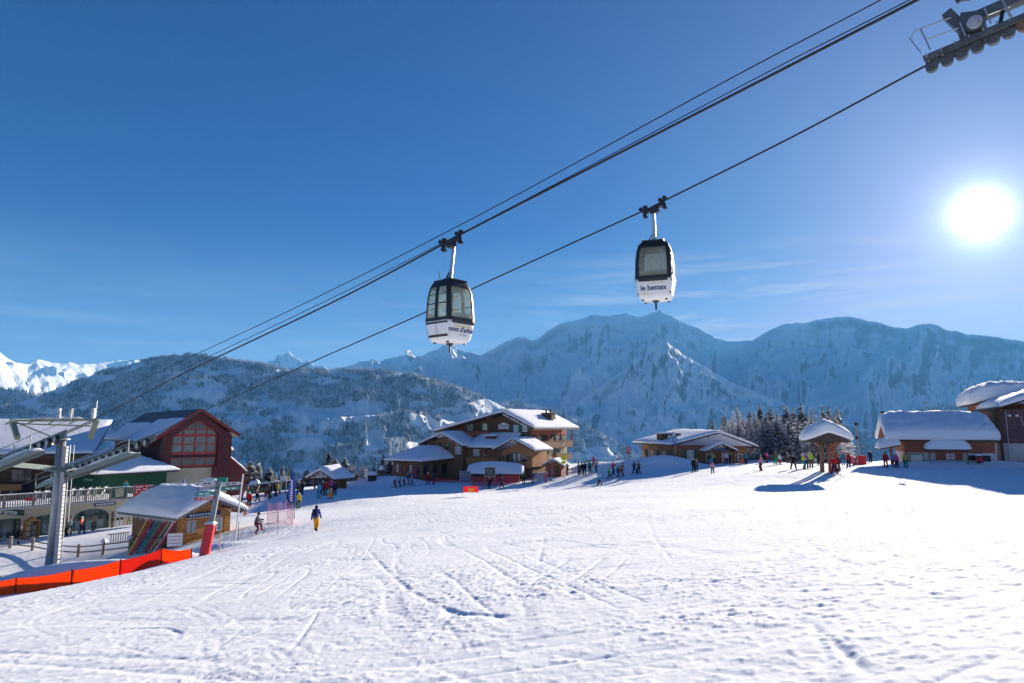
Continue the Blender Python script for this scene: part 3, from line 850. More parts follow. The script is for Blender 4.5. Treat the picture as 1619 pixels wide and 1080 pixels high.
# the gable front above the lower roofs
for a in (-11.6, -8.6): window(H, fs, a, 7.15, .8, 1.05, WHITEP, GREENP)
for a in (-2.6, -.9): window(H, fs, a, 6.9, .85, 1.1, WHITEP, GREENP, gm_=PALEGLASS)
window(H, fs, -4.3, 5.3, .8, .9, WHITEP)
railing(H, fs, -14.2, -7.2, 6.0, 6.95, 1.0, WD_RED)
sb = MB(); fs.box(sb, -5.9, -3.9, 7.35, 8.15, .06, .14)
sb.prism([fs.p(-5.7, 8.15, 0), fs.p(-4.1, 8.15, 0), fs.p(-4.9, 8.45, 0)], fs.n * .06, fs.n * .14)
sgn = sb.build('sign_board', WHITEP, H)
lt = MB()
for row, (zz, hh) in enumerate(((7.95, .13), (7.7, .16), (7.48, .1))):
    for k in range(11):
        if (k * 7 + row) % 5 == 0: continue
        fs.box(lt, -5.75 + k*.165, -5.63 + k*.165, zz, zz + hh, .14, .15)
lt.build('lettering', CHAR, sgn)['kind'] = 'stuff'
ch = MB().box(-1.8, 7.5, 9.0, .2, 9.0, 10.05); ch.box(-1.9, 7.4, 10.05, .3, 9.1, 10.15); ch.tube([(-1.2, 8.2, 10.1), (-1.2, 8.2, 10.7)], .14); ch.tube([(-.4, 8.2, 10.1), (-.4, 8.2, 10.6)], .14)
ch.build('chimney', WD_DARK, H)
# middle wing with its gable
house_walls(-16.4, -9.4, -5.5, .0, -3, 4.9, 6.3, -12.9, 4.7).build('middle_wing', WD_MID, H)
gable_roof(H, -17.6, 4.65, -12.9, 6.45, -8.6, 4.45, -6.7, .2, .2, .5, seed=2)
fm_ = front(-5.5)
for a in (-13.9, -12.5): window(H, fm_, a, 4.0, .75, 1.05, WD_DARK, GREENP if a > -13 else None)
window(H, fm_, -15.4, 3.95, .6, 1.05, WD_DARK, GREENP, 0)
window(H, fm_, -10.3, 3.3, 1.0, 1.2, WHITEP, gm_=PALEGLASS)
# roof between the two gables, sloping to the front
shed_roof(H, [(-9.2, -5.2, 4.2), (-1.6, -5.2, 4.2), (-1.6, .1, 6.3), (-9.2, .1, 6.3)], .2, .48, seed=3)
MB().box(-9.4, -4.2, -3, -2.3, -.05, 4.25).build('link_wall', WD_MID, H)
fl = front(-4.2)
window(H, fl, -7.6, 3.0, 1.1, 1.1, WHITEP, gm_=PALEGLASS); window(H, fl, -5.9, 3.0, 1.0, 1.1, WD_DARK)
railing(H, fl, -8.9, -3.0, 1.75, 2.75, 1.1, WD_ORANGE)
vc = MB().box(-6.7, -2.9, 5.1, -4.9, -1.2, 6.1); vc.box(-6.9, -3.1, 6.1, -4.7, -1.0, 6.2)
vch = vc.build('chimney', WD_DARK, H)
snow_pad('chimney_snow', vch, lambda u, v: (-6.95 + 2.3*u, -3.15 + 2.2*v, 6.2), .42, 9, 9, 3, .2, seed=4)
# honey coloured front gable
house_walls(-2.3, 3.1, -5.0, -.05, 1.6, 4.2, 5.5, .3, 4.2).build('front_gable', WD_VERT, H)
MB().box(-2.1, -4.8, -3, 2.9, -.1, 1.6).build('front_gable_base', WD_DARK, H)
gable_roof(H, -3.4, 3.95, .3, 5.7, 4.1, 3.95, -6.1, .1, .18, .4, seed=5)
fg_ = front(-5.0)
arch = MB()
aw = [(-1.6 + 3.8 * t, 3.05 + .85 * math.sin(math.pi * t) ** .6) for t in [i / 14 for i in range(15)]]
poly = [fg_.p(-1.6, 2.35)] + [fg_.p(a, z) for a, z in aw] + [fg_.p(2.2, 2.35)]
arch.prism(poly, fg_.n * .0, fg_.n * .05)
aw_o = arch.build('arched_window', GLASS, H)
ar = MB()
for i in range(14): ar.bar(fg_.p(aw[i][0], aw[i][1], .07), fg_.p(aw[i+1][0], aw[i+1][1], .07), .14, .14)
for a in (-.65, .3, 1.25): fg_.box(ar, a - .06, a + .06, 2.35, 3.85, .05, .11)
ar.build('frame', WD_ORANGE, aw_o)
for a in (.05, .9):
    c = MB(); fg_.box(c, a - .3, a + .15, 2.4, 3.6, .05, .058); c.build('curtain', PALEGLASS, aw_o)
railing(H, fg_, -2.2, 3.0, 1.6, 2.35, .7, WD_VERT)
for a in (-2.0, 2.7): window(H, fg_, a, 2.7, .28, .5, WD_DARK, None, 0)
# low dining room with a broad hipped roof
MB().box(-18.3, -12.2, -3, -12.6, -2.5, 2.15).build('dining_room', WD_MID, H)
c0 = [(-19.3, -13.2, 2.2), (-11.7, -13.2, 2.2), (-10.6, 1.0, 2.6), (-19.6, -2.0, 2.4)]; top = [(-17.8, -7.2, 4.0), (-14.6, -6.6, 4.05)]
hr = MB(); V8 = c0 + [(c[0], c[1], c[2] + .2) for c in c0] + [top[0], top[1]]
hr.add(V8, [(3,2,1,0), (0,1,5,4), (1,2,6,5), (2,3,7,6), (3,0,4,7), (4,5,9,8), (5,6,9), (6,7,8,9), (7,4,8)])
hro = hr.build('roof', FASCIA, H)
def hip(u, v):
    p = (Vector(c0[0])*(1-u) + Vector(c0[1])*u)*(1-v) + (Vector(c0[3])*(1-u) + Vector(c0[2])*u)*v
    k = min(1, 2.6*min(u, 1-u), 2.2*min(v, 1-v)*1.1)
    return (p.x, p.y, p.z + .21 + 1.75*k)
snow_pad('roof_snow', hro, hip, .45, 24, 24, 7, .6, seed=6)
fd = front(-12.2)
for k in range(4): window(H, fd, -17.3 + 1.35*k, .45, .8, 1.45, WD_DARK, None, 0, gm_=PALEGLASS if k % 2 == 0 else GLASS)
rd = rside(-12.6)
for k in range(3): window(H, rd, -11 + 2.4*k, .3, 1.3, 1.5, WD_DARK)

# ---------------------------------------------------------------- terrace bar, kiosk in front of the hotel
tb = thing('terrace_bar', 'low terrace bar under a long pillow of snow in front of the chalet', 'bar', W(783, 762, 104), R(-6))
MB().box(-3.2, -.2, -.8, 3.3, 2.0, 1.35).build('counter_wall', WD_DARK, tb)
mr_ = MB(); mr_.prism([(0, -1.2, 1.25), (0, .8, 2.25), (0, 2.8, 1.3), (0, 2.8, 1.12), (0, .8, 2.07), (0, -1.2, 1.07)], (-4.1, 0, 0), (4.1, 0, 0))
tro = mr_.build('roof', FASCIA, tb)
snow_pad('roof_snow', tro, lambda u, v: (-4.2 + 8.4*u, -1.3 + 4.2*v, float(np.interp(v, [0, .5, 1], [1.26, 2.27, 1.3]))), .8, 30, 18, 2.3, .12, seed=8)
for x in (-3.7, 0, 3.7): MB().box(x - .07, -1.05, -.8, x + .07, -.92, 1.1).build('post', WD_MID, tb)
kk = thing('wooden_kiosk', 'small brown kiosk with single snow roof beside the yellow round sign', 'kiosk', W(876, 749, 106), R(-24))
house_walls(-1.2, 1.2, 0, 2.2, -.5, 1.35, 2.0, 0, 1.35).build('walls', WD_RED, kk)
gable_roof(kk, -1.75, 1.15, 0, 2.1, 1.75, 1.15, -.6, 2.6, .1, .24, seed=9)
fk = front(0)
window(kk, fk, -.5, .35, .6, .7, REDP); c = MB(); fk.box(c, .25, .95, -.4, 1.2, .01, .05); c.build('door', WD_DARK, kk)

# ---------------------------------------------------------------- restaurant (right of centre)
E = thing('restaurant_chalet', 'long low timber restaurant with wide snowy gable and small entrance porch', 'restaurant', W(1068, 737, 112), R(10))
house_walls(0, 12.6, 0, 15, -2, 3.4, 4.95, 7.0, 3.0).build('walls', WD_MID, E)
gable_roof(E, -1.3, 3.25, 7.0, 5.2, 13.8, 2.85, -1.5, 16, .22, .55, seed=11)
fe = front(0); le = lside(0)
window(E, fe, 2.6, 1.0, 1.1, 1.5, WHITEP, GREENP, gm_=PALEGLASS)
window(E, fe, 6.0, .3, 1.5, 1.9, WHITEP, None, 2, gm_=PALEGLASS); window(E, fe, 8.9, .3, 1.7, 2.0, WHITEP, None, 1, gm_=PALEGLASS)
window(E, fe, 11.3, .7, .9, 1.3, WHITEP, None, 1)
d_ = MB(); fe.box(d_, 7.1, 7.95, -.4, 2.1, .01, .07); d_.build('door', WD_RED, E)
for k in range(5): window(E, le, -1.8 - 2.7*k, .9, 1.5, 1.5, WD_DARK, None, 1, gm_=PALEGLASS if k in (1, 3) else GLASS)
for y in (.4, 5, 9.6, 14.5): MB().bar((-1.0, y, 3.2), (-.1, y, 2.2), .14).build('bracket', WD_MID, E)
MB().bar((13.4, -.9, 2.8), (12.6, -.9, 1.7), .16).build('bracket', WD_ORANGE, E)
p_ = MB().box(4.2, -1.9, 2.1, 10.0, -1.75, 2.32); p_.build('porch_beam', WD_MID, E)
gable_roof(E, 4.2, 2.3, 7.0, 3.55, 9.8, 2.3, -2.3, -.02, .14, .42, seed=12, pw=4)
for x in (4.6, 9.4): MB().box(x - .1, -1.95, -1.2, x + .1, -1.75, 2.1).build('post', WD_ORANGE, E)
MB().box(10.6, -.85, 2.3, 12.5, -.02, 2.5).build('eave_board', WD_ORANGE, E)
cb = MB().box(-.6, 4.0, 3.5, 2.9, 6.2, 5.15).build('roof_vent_box', WD_DARK, E)
s_ = MB(); s_.box(.5, 3.94, 4.35, 1.9, 3.99, 4.85); s_.build('vent_sign', WHITEP, cb)
snow_pad('vent_snow', cb, lambda u, v: (-.75 + 3.8*u, 3.85 + 2.5*v, 5.15), .28, 10, 8, 4, .3, seed=13)
for k, x in enumerate((10.4, 10.8)): MB().tube([(x, 10, 4), (x, 10, 5.6 - .1*k)], .09).build('flue', STEEL, E)
# terrace tables along its side
for k in range(5):
    q = W(1013 + 12*k, 716 - k, 113); g0 = G(q.x, q.y)
    t = thing('terrace_table', ['leftmost', 'second', 'middle', 'fourth', 'rightmost'][k] + ' dark wooden terrace table in the line beside the restaurant', 'table', (q.x, q.y, g0), R(10 + 7*k), 'terrace tables at the restaurant')
    MB().box(-.7, -.4, .72, .7, .4, .78).build('tabletop', WD_DARK, t)
    for sx in (-.55, .55): MB().box(sx - .05, -.35, 0, sx + .05, .35, .72).build('leg', WD_DARK, t)
    for sy in (-.75, .75): MB().box(-.7, sy - .13, .42, .7, sy + .13, .47).build('bench', WD_DARK, t)

# ---------------------------------------------------------------- round-topped shelter on trunk posts
c = gp(1308, 69)
S = thing('trail_shelter', 'open shelter on tree trunk posts under one big dome of snow', 'shelter', W(1308, 743, 69), R(-14))
sh = MB().box(-2.0, -1.4, 2.75, 2.0, 1.4, 2.85); sh.prism([(-2.1, 0, 2.85), (2.1, 0, 2.85), (0, 0, 3.7)], (0, -1.5, 0), (0, 1.5, 0))
sho = sh.build('roof', FASCIA, S)
snow_pad('roof_snow', sho, lambda u, v: (-2.2 + 4.4*u, -1.6 + 3.2*v, 2.95 + .8*(1 - abs(2*u-1))), 1.25, 26, 22, 2.6, .38, .06, seed=14)
for x, y in ((-.55, -.7), (.15, -.5), (.75, .4), (-.4, .7)):
    MB().tube([(x, y, -.6), (x, y, .0), (x + .03, y, 1.5), (x - .03, y, 2.78)], [.19, .165, .15, .16], 10).build('post', WD_RED if x > 0 else WD_MID, S, smooth=True)
for a, b_ in (((-.55, -.7, 2.2), (-1.3, -1.2, 2.75)), ((.75, .4, 2.1), (1.5, .9, 2.75)), ((.15, -.5, 2.2), (.9, -1.2, 2.75))):
    MB().tube([a, b_], .09, 8).build('brace', WD_RED, S)

# ---------------------------------------------------------------- snow-laden chalet at the right
F_ = thing('snowbound_chalet', 'low brown chalet buried under very thick roof snow with small front canopy', 'chalet', W(1432, 738, 85), R(-22))
F_.scale = (.79, 1, 1)
MB().box(0, 0, -1.5, 11.8, 8, 1.75).build('lower_wall', STUCCO, F_)
MB().box(-.05, -.05, 1.75, 11.85, 8.05, 3.35).build('upper_wall', WD_RED, F_)
rq = MB(); rq.prism([(0, -1.1, 3.3), (0, 4.2, 5.4), (0, 9.2, 3.3), (0, 9.2, 3.12), (0, 4.2, 5.22), (0, -1.1, 3.12)], (-2.4, 0, 0), (12.2, 0, 0))
rqo = rq.build('roof', FASCIA, F_)
gw_ = MB(); gw_.prism([(0, 0, 3.35), (0, 8, 3.35), (0, 4.2, 5.2)], (-.02, 0, 0), (11.8, 0, 0)); gw_.prism([(0, -.9, 3.1), (0, 9, 3.1), (0, 4.2, 5.2)], (-2.38, 0, 0), (-2.2, 0, 0)); gw_.build('gable_wall', WD_RED, F_)
snow_pad('roof_snow', rqo, lambda u, v: (-2.7 + 14.9*u, -1.45 + 11*v, float(np.interp(v, [0, .51, 1], [3.32, 5.45, 3.32]))), 1.55, 34, 26, 5, .55, .05, seed=15)
ff = front(0)
window(F_, ff, 1.55, .35, 1.9, 1.25, CHAR, None, 0, gm_=mat('pale_blind', (.72, .70, .60), .4, var=.06))  # pane has one plain pale colour
dd = MB(); ff.box(dd, 4.1, 7.6, -.6, 1.72, .02, .08); ddo = dd.build('timber_front', WD_ORANGE if False else WD_RED, F_)
po = MB(); ff.box(po, 5.5, 6.6, .25, 1.65, .08, .11); po_ = po.build('poster', WHITEP, ddo)
pr_ = MB()
for i in range(2):
    for j in range(3): ff.box(pr_, 5.6 + .52*i, 5.98 + .52*i, .32 + .44*j, .62 + .44*j, .11, .115)
pr_.build('print', mat('faded_print', (.62, .45, .45), .6, var=.5, scale=8), po_)
pb = MB(); ff.box(pb, 6.0, 6.1, .25, 1.65, .115, .12); pb.build('print_stripe', REDP, po_)
gd = MB(); ff.box(gd, 8.3, 11.2, -.8, 1.5, .01, .05); gd.build('garage_shade', CHAR, F_)  # charcoal slab stands in for the shade inside the garage
gl = MB(); ff.box(gl, 8.1, 11.4, 1.5, 1.72, .01, .12); gl.build('lintel', WHITEP, F_)
cn = MB(); cn.prism([(2.7, 0, 2.02), (8.2, 0, 2.02), (8.2, 0, 2.2), (2.7, 0, 2.2)], (0, -1.7, 0), (0, -.06, 0)); cno = cn.build('canopy', FASCIA, F_)
snow_pad('canopy_snow', cno, lambda u, v: (2.6 + 5.7*u, -1.9 + 1.83*v, 2.2), 1.25, 24, 12, 2.6, .3, .05, seed=16)
for x in (3.0, 7.9): MB().box(x - .08, -1.55, -1, x + .08, -1.4, 2.02).build('post', WD_MID, F_)
for x in (-2.0, 0.05): MB().box(x - .16, -.9, -1, x + .16, -.62, 3.12).build('porch_post', WD_RED, F_)
lp = MB(); lp.prism([(-3.6, 0, 2.05), (-.8, 0, 2.55), (-.8, 0, 2.7), (-3.6, 0, 2.2)], (0, -1.6, 0), (0, 2.4, 0)); lpo = lp.build('porch_roof', WD_MID, F_)
snow_pad('porch_snow', lpo, lambda u, v: (-3.75 + 2.95*u, -1.8 + 4.4*v, 2.21 + .5*u), 1.15, 14, 16, 2.8, .3, .06, seed=17)
MB().tube([(-2.2, 4, 5.3), (-2.2, 4, 8.9)], .035, 6).build('mast', CHAR, F_)
MB().box(-2.5, 3.9, 6.6, -1.9, 4.1, 6.85).build('loudspeaker', CHAR, F_)
fq = MB().tube([(4.2, 4.2, 6), (4.2, 4.2, 8.0)], .05, 6); fq.box(3.8, 4.15, 7.8, 4.6, 4.25, 8.05); fq.build('floodlight_mast', STEEL, F_)

# ---------------------------------------------------------------- tall building at the right edge
T_ = thing('tall_chalet', 'tall brown timber building at the right edge with deep overhanging roof snow', 'chalet', W(1553, 729, 97), R(-25))
MB().box(0, 0, -2, 6.5, 8, 8.0).build('tower_wall', WD_RED, T_)
MB().box(-.15, -14.3, 2.75, 11, -1, 6.9).build('upper_wall', WD_DARK, T_)
MB().box(-.08, -14.2, -2, 11, -1, 2.75).build('lower_wall', STUCCO, T_)
ft = Face((0, -14.3, 0), (1, 0, 0), (0, -1, 0)); f1 = front(0)
bd = MB()
for k in range(14): f1.box(bd, .02 + .3*k, .28 + .3*k, 4.6, 7.9, .003, .04 + .012*(k % 3))
bd.build('boards', WD_MID, T_)['kind'] = 'stuff'
tq = MB(); tq.prism([(-1.1, 0, 7.85), (1.6, 0, 8.7), (6.8, 0, 8.9), (6.8, 0, 8.7), (1.6, 0, 8.5), (-1.1, 0, 7.65)], (0, -1.3, 0), (0, 9, 0)); tqo = tq.build('roof', FASCIA, T_)
snow_pad('roof_snow', tqo, lambda u, v: (-1.2 + 8.1*u, -1.6 + 10.8*v, 7.9 + .9*min(1, u*3)), 2.2, 26, 24, 5, .62, .10, seed=18)
for k in range(4): MB().bar((.3 + 1.5*k, -1.2, 7.75), (.3 + 1.5*k, .0, 7.2), .16).build('rafter', WD_DARK, T_)
t2 = MB(); t2.prism([(-.9, 0, 6.75), (6, 0, 9.0), (6, 0, 9.2), (-.9, 0, 6.95)], (0, -15.4, 0), (0, -.6, 0)); t2o = t2.build('roof', FASCIA, T_)
snow_pad('roof_snow', t2o, lambda u, v: (-.3 + 6.4*u, -15.6 + 15*v, 7.15 + 2.1*u), 1.0, 20, 20, 4, .4, .12, seed=19)
MB().box(-.3, -14.45, -2, -.05, -14.2, 6.7).build('corner_post', WD_DARK, T_)
MB().tube([(.45, -14.42, -1), (.45, -14.42, 6.6)], .06, 8).build('downpipe', STEEL, T_)
f1w = window(T_, f1, 3.0, 5.2, .8, 1.1, WD_ORANGE)
for k in range(2):
    a0 = Vector((.7 + .75*k, -14.35, 6.15)); MB().tube([a0, a0 + Vector((.12, -.35, -.05))], .13, 10).build('wall_lamp', WHITEP, T_)
MB().tube([(1.9, -14.5, 6.0), (2.1, -14.5, 4.9), (2.9, -14.5, 4.75)], .025, 6).build('hose', WHITEP, T_)
bl_ = MB()
for k in range(16): ft.box(bl_, -.1, 11, 2.8 + .255*k, 2.8 + .255*k + .235, .003, .035 + .01*(k % 2))
bl_.build('cladding', wood('flare_tinted_boards', (0.156, 0.090, 0.102)), T_)['kind'] = 'stuff'  # purple cast of the lens flare is mixed into the board colour
dt = MB(); dt.prism([ft.p(1.0, -1, 0), ft.p(4.8, -1, 0), ft.p(3.2, 1.15, 0), ft.p(2.4, 1.15, 0)], ft.n * .06, ft.n * .5); dt.build('cover', mat('blue_tarp', (.05, .09, .16), .6), T_)

# small things in front of the right chalet
def covered_sled(px, Y, lab):
    q = gp(px, Y)
    t = thing('snowmobile', lab, 'snowmobile', q, R(50)); t.scale = (.72, .72, .85)
    b = MB().prism([(-1.3, 0, .25), (1.2, 0, .25), (1.35, 0, .55), (.7, 0, .95), (.1, 0, .75), (-1.2, 0, .8)], (0, -.4, 0), (0, .4, 0)); b.build('body', REDP, t, bevel=.06)
    MB().box(-1.3, -.25, 0, .2, .25, .25).build('track', CHAR, t)
    for y in (-.45, .45): MB().bar((.3, y, .06), (1.5, y, .1), .14, .05).build('ski', CHAR, t)
    MB().prism([(.55, 0, .9), (.8, 0, .9), (.5, 0, 1.35), (.42, 0, 1.35)], (0, -.35, 0), (0, .35, 0)).build('windscreen', GLASS, t)
    MB().box(-1.2, -.3, .8, .0, .3, .98).build('seat', CHAR, t, bevel=.06)
    snow_pad('snow_cover', t, lambda u, v: (-1.25 + 1.7*u, -.42 + .84*v, .97), .35, 9, 7, 3, .2, seed=22)
covered_sled(1546, 81.5, 'red snowmobile half covered in snow at the dark garage opening')
# ================================================================== LEFT: SHOPS, STATION, HUT
GREENW = mat('dark_green_wall', (.02, .085, .04), .6, var=.2)
# ---- burgundy gondola station
B_ = thing('gondola_station', 'burgundy clad gondola station with red framed gable window', 'station', W(250, 802, 88), R(40))
WB = 8.6
def xz(x): return np.interp(x, [0, 4.3, WB], [9.0, 12.1, 9.0])
house_walls(0, WB, .9, 30, 4.7, 9.0, 12.1, 4.3, 9.0).build('upper_wall', BURG, B_)
MB().box(.02, .92, -1, WB - .02, 29.9, 4.7).build('lower_wall', CREAM, B_)
fb, rb, lb = front(0), rside(WB), lside(0)
# projecting front frame round the recessed glazing
fp = MB()
fp.prism([(0, 0, 4.9), (1.1, 0, 4.9), (1.3, 0, float(xz(1.3)) - 1.2), (1.3, 0, float(xz(1.3))), (0, 0, 9.0)], (0, 0, 0), (0, .9, 0))
fp.prism([(6.5, 0, 3.2), (WB, 0, 3.2), (WB, 0, 9.0), (6.9, 0, float(xz(6.9))), (6.9, 0, 4.9), (6.5, 0, 4.9)], (0, 0, 0), (0, .9, 0))
fp.prism([(1.3, 0, float(xz(1.3)) - 1.2), (4.3, 0, 11.1), (6.9, 0, float(xz(6.9)) - 1.0), (6.9, 0, float(xz(6.9))), (4.3, 0, 12.1), (1.3, 0, float(xz(1.3)))], (0, 0, 0), (0, .9, 0))
fp.build('front_frame', BURG, B_)
ribs = MB()
for k in range(25):
    x = .12 + k * .352
    if x < 1.15: ribs.box(x - .05, -.06, 4.95, x + .05, .0, float(xz(x)) - .05)
    elif x > 6.9: ribs.box(x - .05, -.06, 3.25, x + .05, .0, float(xz(x)) - .05)
    else: ribs.box(x - .05, -.06, float(xz(x)) - 1.05, x + .05, .0, float(xz(x)) - .05)
for k in range(60): ribs.box(-.06, 1.2 + k*.48 - .06, 4.75, 0, 1.2 + k*.48 + .06, 8.95)
for k in range(20): ribs.box(WB, 1.2 + k*.48 - .06, 4.75, WB + .06, 1.2 + k*.48 + .06, 8.95)
ribs.build('cladding_ribs', BURG, B_)['kind'] = 'stuff'
gw = MB(); fw = front(.62)
gw.prism([fw.p(1.1, 4.9), fw.p(6.9, 4.9), fw.p(6.9, float(xz(6.9)) - 1.05), fw.p(4.3, 11.05), fw.p(1.3, float(xz(1.3)) - 1.25)], fw.n * 0, fw.n * .04)
gwo = gw.build('gable_window', glass('station_glass', (.05, .085, .095)), B_)
fr = MB()
for a in (1.2, 2.6, 4.1, 5.55, 6.75): fr.bar(fw.p(a, 6.6, .09), fw.p(a, float(xz(a)) - 1.2, .09), .1)
for z, w_ in ((6.6, .3), (7.8, .1), (8.95, .28), (9.75, .1)): fr.bar(fw.p(1.2 if z < 9.5 else 2.0, z, .1), fw.p(6.8 if z < 9.5 else 6.2, z, .1), .12, w_)
fr.bar(fw.p(1.2, 9.2, .12), fw.p(4.3, 11.0, .12), .16, .16); fr.bar(fw.p(4.3, 11.0, .12), fw.p(6.9, 9.3, .12), .16, .16)
for a in (1.3, 2.6, 4.1, 5.55, 6.7): fr.bar(fw.p(a, 4.9, .09), fw.p(a, 6.0, .09), .07)
fr.bar(fw.p(1.0, 5.0, .14), fw.p(6.8, 5.0, .14), .14, .16); fr.bar(fw.p(1.0, 6.0, .12), fw.p(6.8, 6.0, .12), .1, .1)
fr.build('frame', REDP, gwo)
bl = MB(); fw.box(bl, 1.1, 6.8, 6.1, 6.45, .05, .07); bl.build('dark_band', CHAR, gwo)
for i, a in enumerate((1.9, 3.35, 4.85, 6.1)):
    for j, z in enumerate((6.8, 7.9, 9.15)):
        pn = MB(); w_ = .55 if i < 3 else .45
        fw.box(pn, a - w_, a + w_, z, z + (.85 if j < 2 else .45), .045, .052)
        pn.build('pane', mat('blue_grey_pane', (.12, .16, .17), .12, spec=.7, var=.35, scale=1.2), gwo)
rr_ = MB()
rr_.prism([(-1.7, 0, 7.95), (4.3, 0, 12.2), (4.3, 0, 12.42), (-1.7, 0, 8.17)], (0, -.7, 0), (0, 30.5, 0))
rr_.prism([(4.3, 0, 12.2), (WB + .9, 0, 8.75), (WB + .9, 0, 8.97), (4.3, 0, 12.42)], (0, -.7, 0), (0, 30.5, 0))
ro = rr_.build('roof', mat('brown_roof_sheet', (.075, .03, .03), .5), B_)
snow_pad('roof_snow', ro, lambda u, v: (-1.7 + 4.1*u, -.6 + 13*v, 8.18 + (4.1*u)*.708), .3, 16, 20, 8, .4, .5, seed=31)
snow_pad('roof_snow', ro, lambda u, v: (-1.7 + 3.3*u, 13 + 16*v, 8.18 + (3.3*u)*.708), .3, 14, 20, 8, .4, .5, seed=32)
snow_pad('roof_snow', ro, lambda u, v: (6.2 + 3.1*u, -.6 + 6*v, 11.11 - 3.1*u*.663), .34, 10, 12, 6, .4, .6, seed=33)
bb = MB(); bb.bar((-1.7, -.72, 8.05), (4.3, -.72, 12.3), .1, .42); bb.bar((4.3, -.72, 12.3), (WB + .9, -.72, 8.85), .1, .42); bb.build('barge_board', mat('dark_red_trim', (.26, .03, .03), .45), B_)
lt_ = MB(); lt_.prism([(WB, 0, -1), (WB + 2.6, 0, -1), (WB + 2.6, 0, 4.0), (WB, 0, 6.2)], (0, 1.5, 0), (0, 8, 0)); lto = lt_.build('lean_to', BURG, B_)
snow_pad('lean_to_snow', lto, lambda u, v: (WB + .05 + 2.7*u, 1.3 + 6.8*v, 6.22 - 2.28*u), .35, 9, 10, 4, .4, .3, seed=34)
lt2 = MB(); lt2.prism([(WB, 0, 6.2), (WB + .9, 0, 6.2), (WB + .9, 0, 6.9), (WB, 0, 7.6)], (0, 2.5, 0), (0, 6, 0)); lt2o = lt2.build('dormer', BURG, B_)
snow_pad('dormer_snow', lt2o, lambda u, v: (WB + .02 + 1.1*u, 2.3 + 3.8*v, 7.62 - .75*u), .4, 8, 8, 4, .3, .3, seed=35)

# ---- ski rental shop with terrace above
S0, S1 = W(0, 676, 66), W(232, 676, 77)
su = Vector((S1.x - S0.x, S1.y - S0.y, 0)); SL = su.length
SZ = -10.75 + CAMZ
SH = thing('ski_rental_shop', 'cream arched ski rental shop with a railed terrace on top', 'shop', (S0.x, S0.y, SZ), math.atan2(su.y, su.x))
fs_ = front(0)
# wall pieces round the three openings
ops = [(-3.6, 2.45, 2.1, 2.0), (3.25, 6.3, 2.15, 1.7), (7.0, 10.5, 2.35, 1.6)]     # a0, a1, crown height, springing
wl_ = MB(); edges = [-9.0] + [v for o in ops for v in o[:2]] + [SL + .6]
for k in range(0, len(edges), 2): fs_.box(wl_, edges[k], edges[k+1], -1.2, 3.05, -.35, 0)
for (a0, a1, zc, zs) in ops:
    n_ = 10
    for i in range(n_):
        t0, t1 = i / n_, (i + 1) / n_
        x0, x1 = a0 + (a1 - a0)*t0, a0 + (a1 - a0)*t1
        z0 = zs + (zc - zs)*math.sin(math.pi*t0)**.5; z1 = zs + (zc - zs)*math.sin(math.pi*t1)**.5
        wl_.prism([fs_.p(x0, z0), fs_.p(x1, z1), fs_.p(x1, 3.05), fs_.p(x0, 3.05)], fs_.n * -.35, (0, 0, 0))
wl_.build('wall', CREAM, SH)
for i, (a0, a1, zc, zs) in enumerate(ops):
    g = MB(); fs_.box(g, a0, a1, -.3, zc, -.3, -.26); go_ = g.build('shop_window', glass('shop_glass', (.03, .075, .07)), SH)
    f = MB(); k = 3 if i else 4
    for j in range(k + 1):
        x = a0 + (a1 - a0)*j/k; fs_.box(f, x - .05, x + .05, -.3, zs + .25, -.26, -.2)
    fs_.box(f, a0, a1, -.35, .1, -.26, -.18); fs_.box(f, a0, a1, zs - .05, zs + .05, -.26, -.2)
    f.build('frame', GREENP, go_)
    for j in range(3):
        d = MB(); x = a0 + (a1 - a0)*(.18 + .3*j); fs_.box(d, x - .35, x + .3, .25, 1.2, -.255, -.25); d.build('display', mat('shop_display', (.20, .28, .30), .3, var=.7, scale=5), go_)
MB().box(-9, -1.2, 3.05, SL + .6, 5.5, 3.22).build('terrace_slab', STUCCO, SH)
snow_pad('terrace_snow', SH, lambda u, v: (-9 + (SL + 9.4)*u, -1.0 + 6*v, 3.23), .14, 20, 8, 6, .4, .3, seed=36)
rl = MB(); fr_ = Face((0, -1.15, 0), (1, 0, 0), (0, -1, 0))
fr_.box(rl, -9, SL + .6, 4.35, 4.45, -.05, .05); fr_.box(rl, -9, SL + .6, 3.22, 3.3, -.04, .04)
rlo = rl.build('railing', WD_GREY, SH)
bal = MB()
for k in range(int((SL + 9.6) / .2)): fr_.box(bal, -9 + k*.2, -9 + k*.2 + .09, 3.3, 4.35, -.02, .02)
bal.build('balusters', WD_GREY, rlo)['kind'] = 'stuff'
for k in range(10): q = MB(); fr_.box(q, -8.9 + k*2.35, -8.75 + k*2.35, 3.2, 4.5, -.07, .07); q.build('post', WD_GREY, rlo)
snow_pad('rail_snow', rlo, lambda u, v: (-9 + (SL + 9.6)*u, -1.23 + .16*v, 4.455), .07, 30, 4, 4, .3, .6, seed=37)
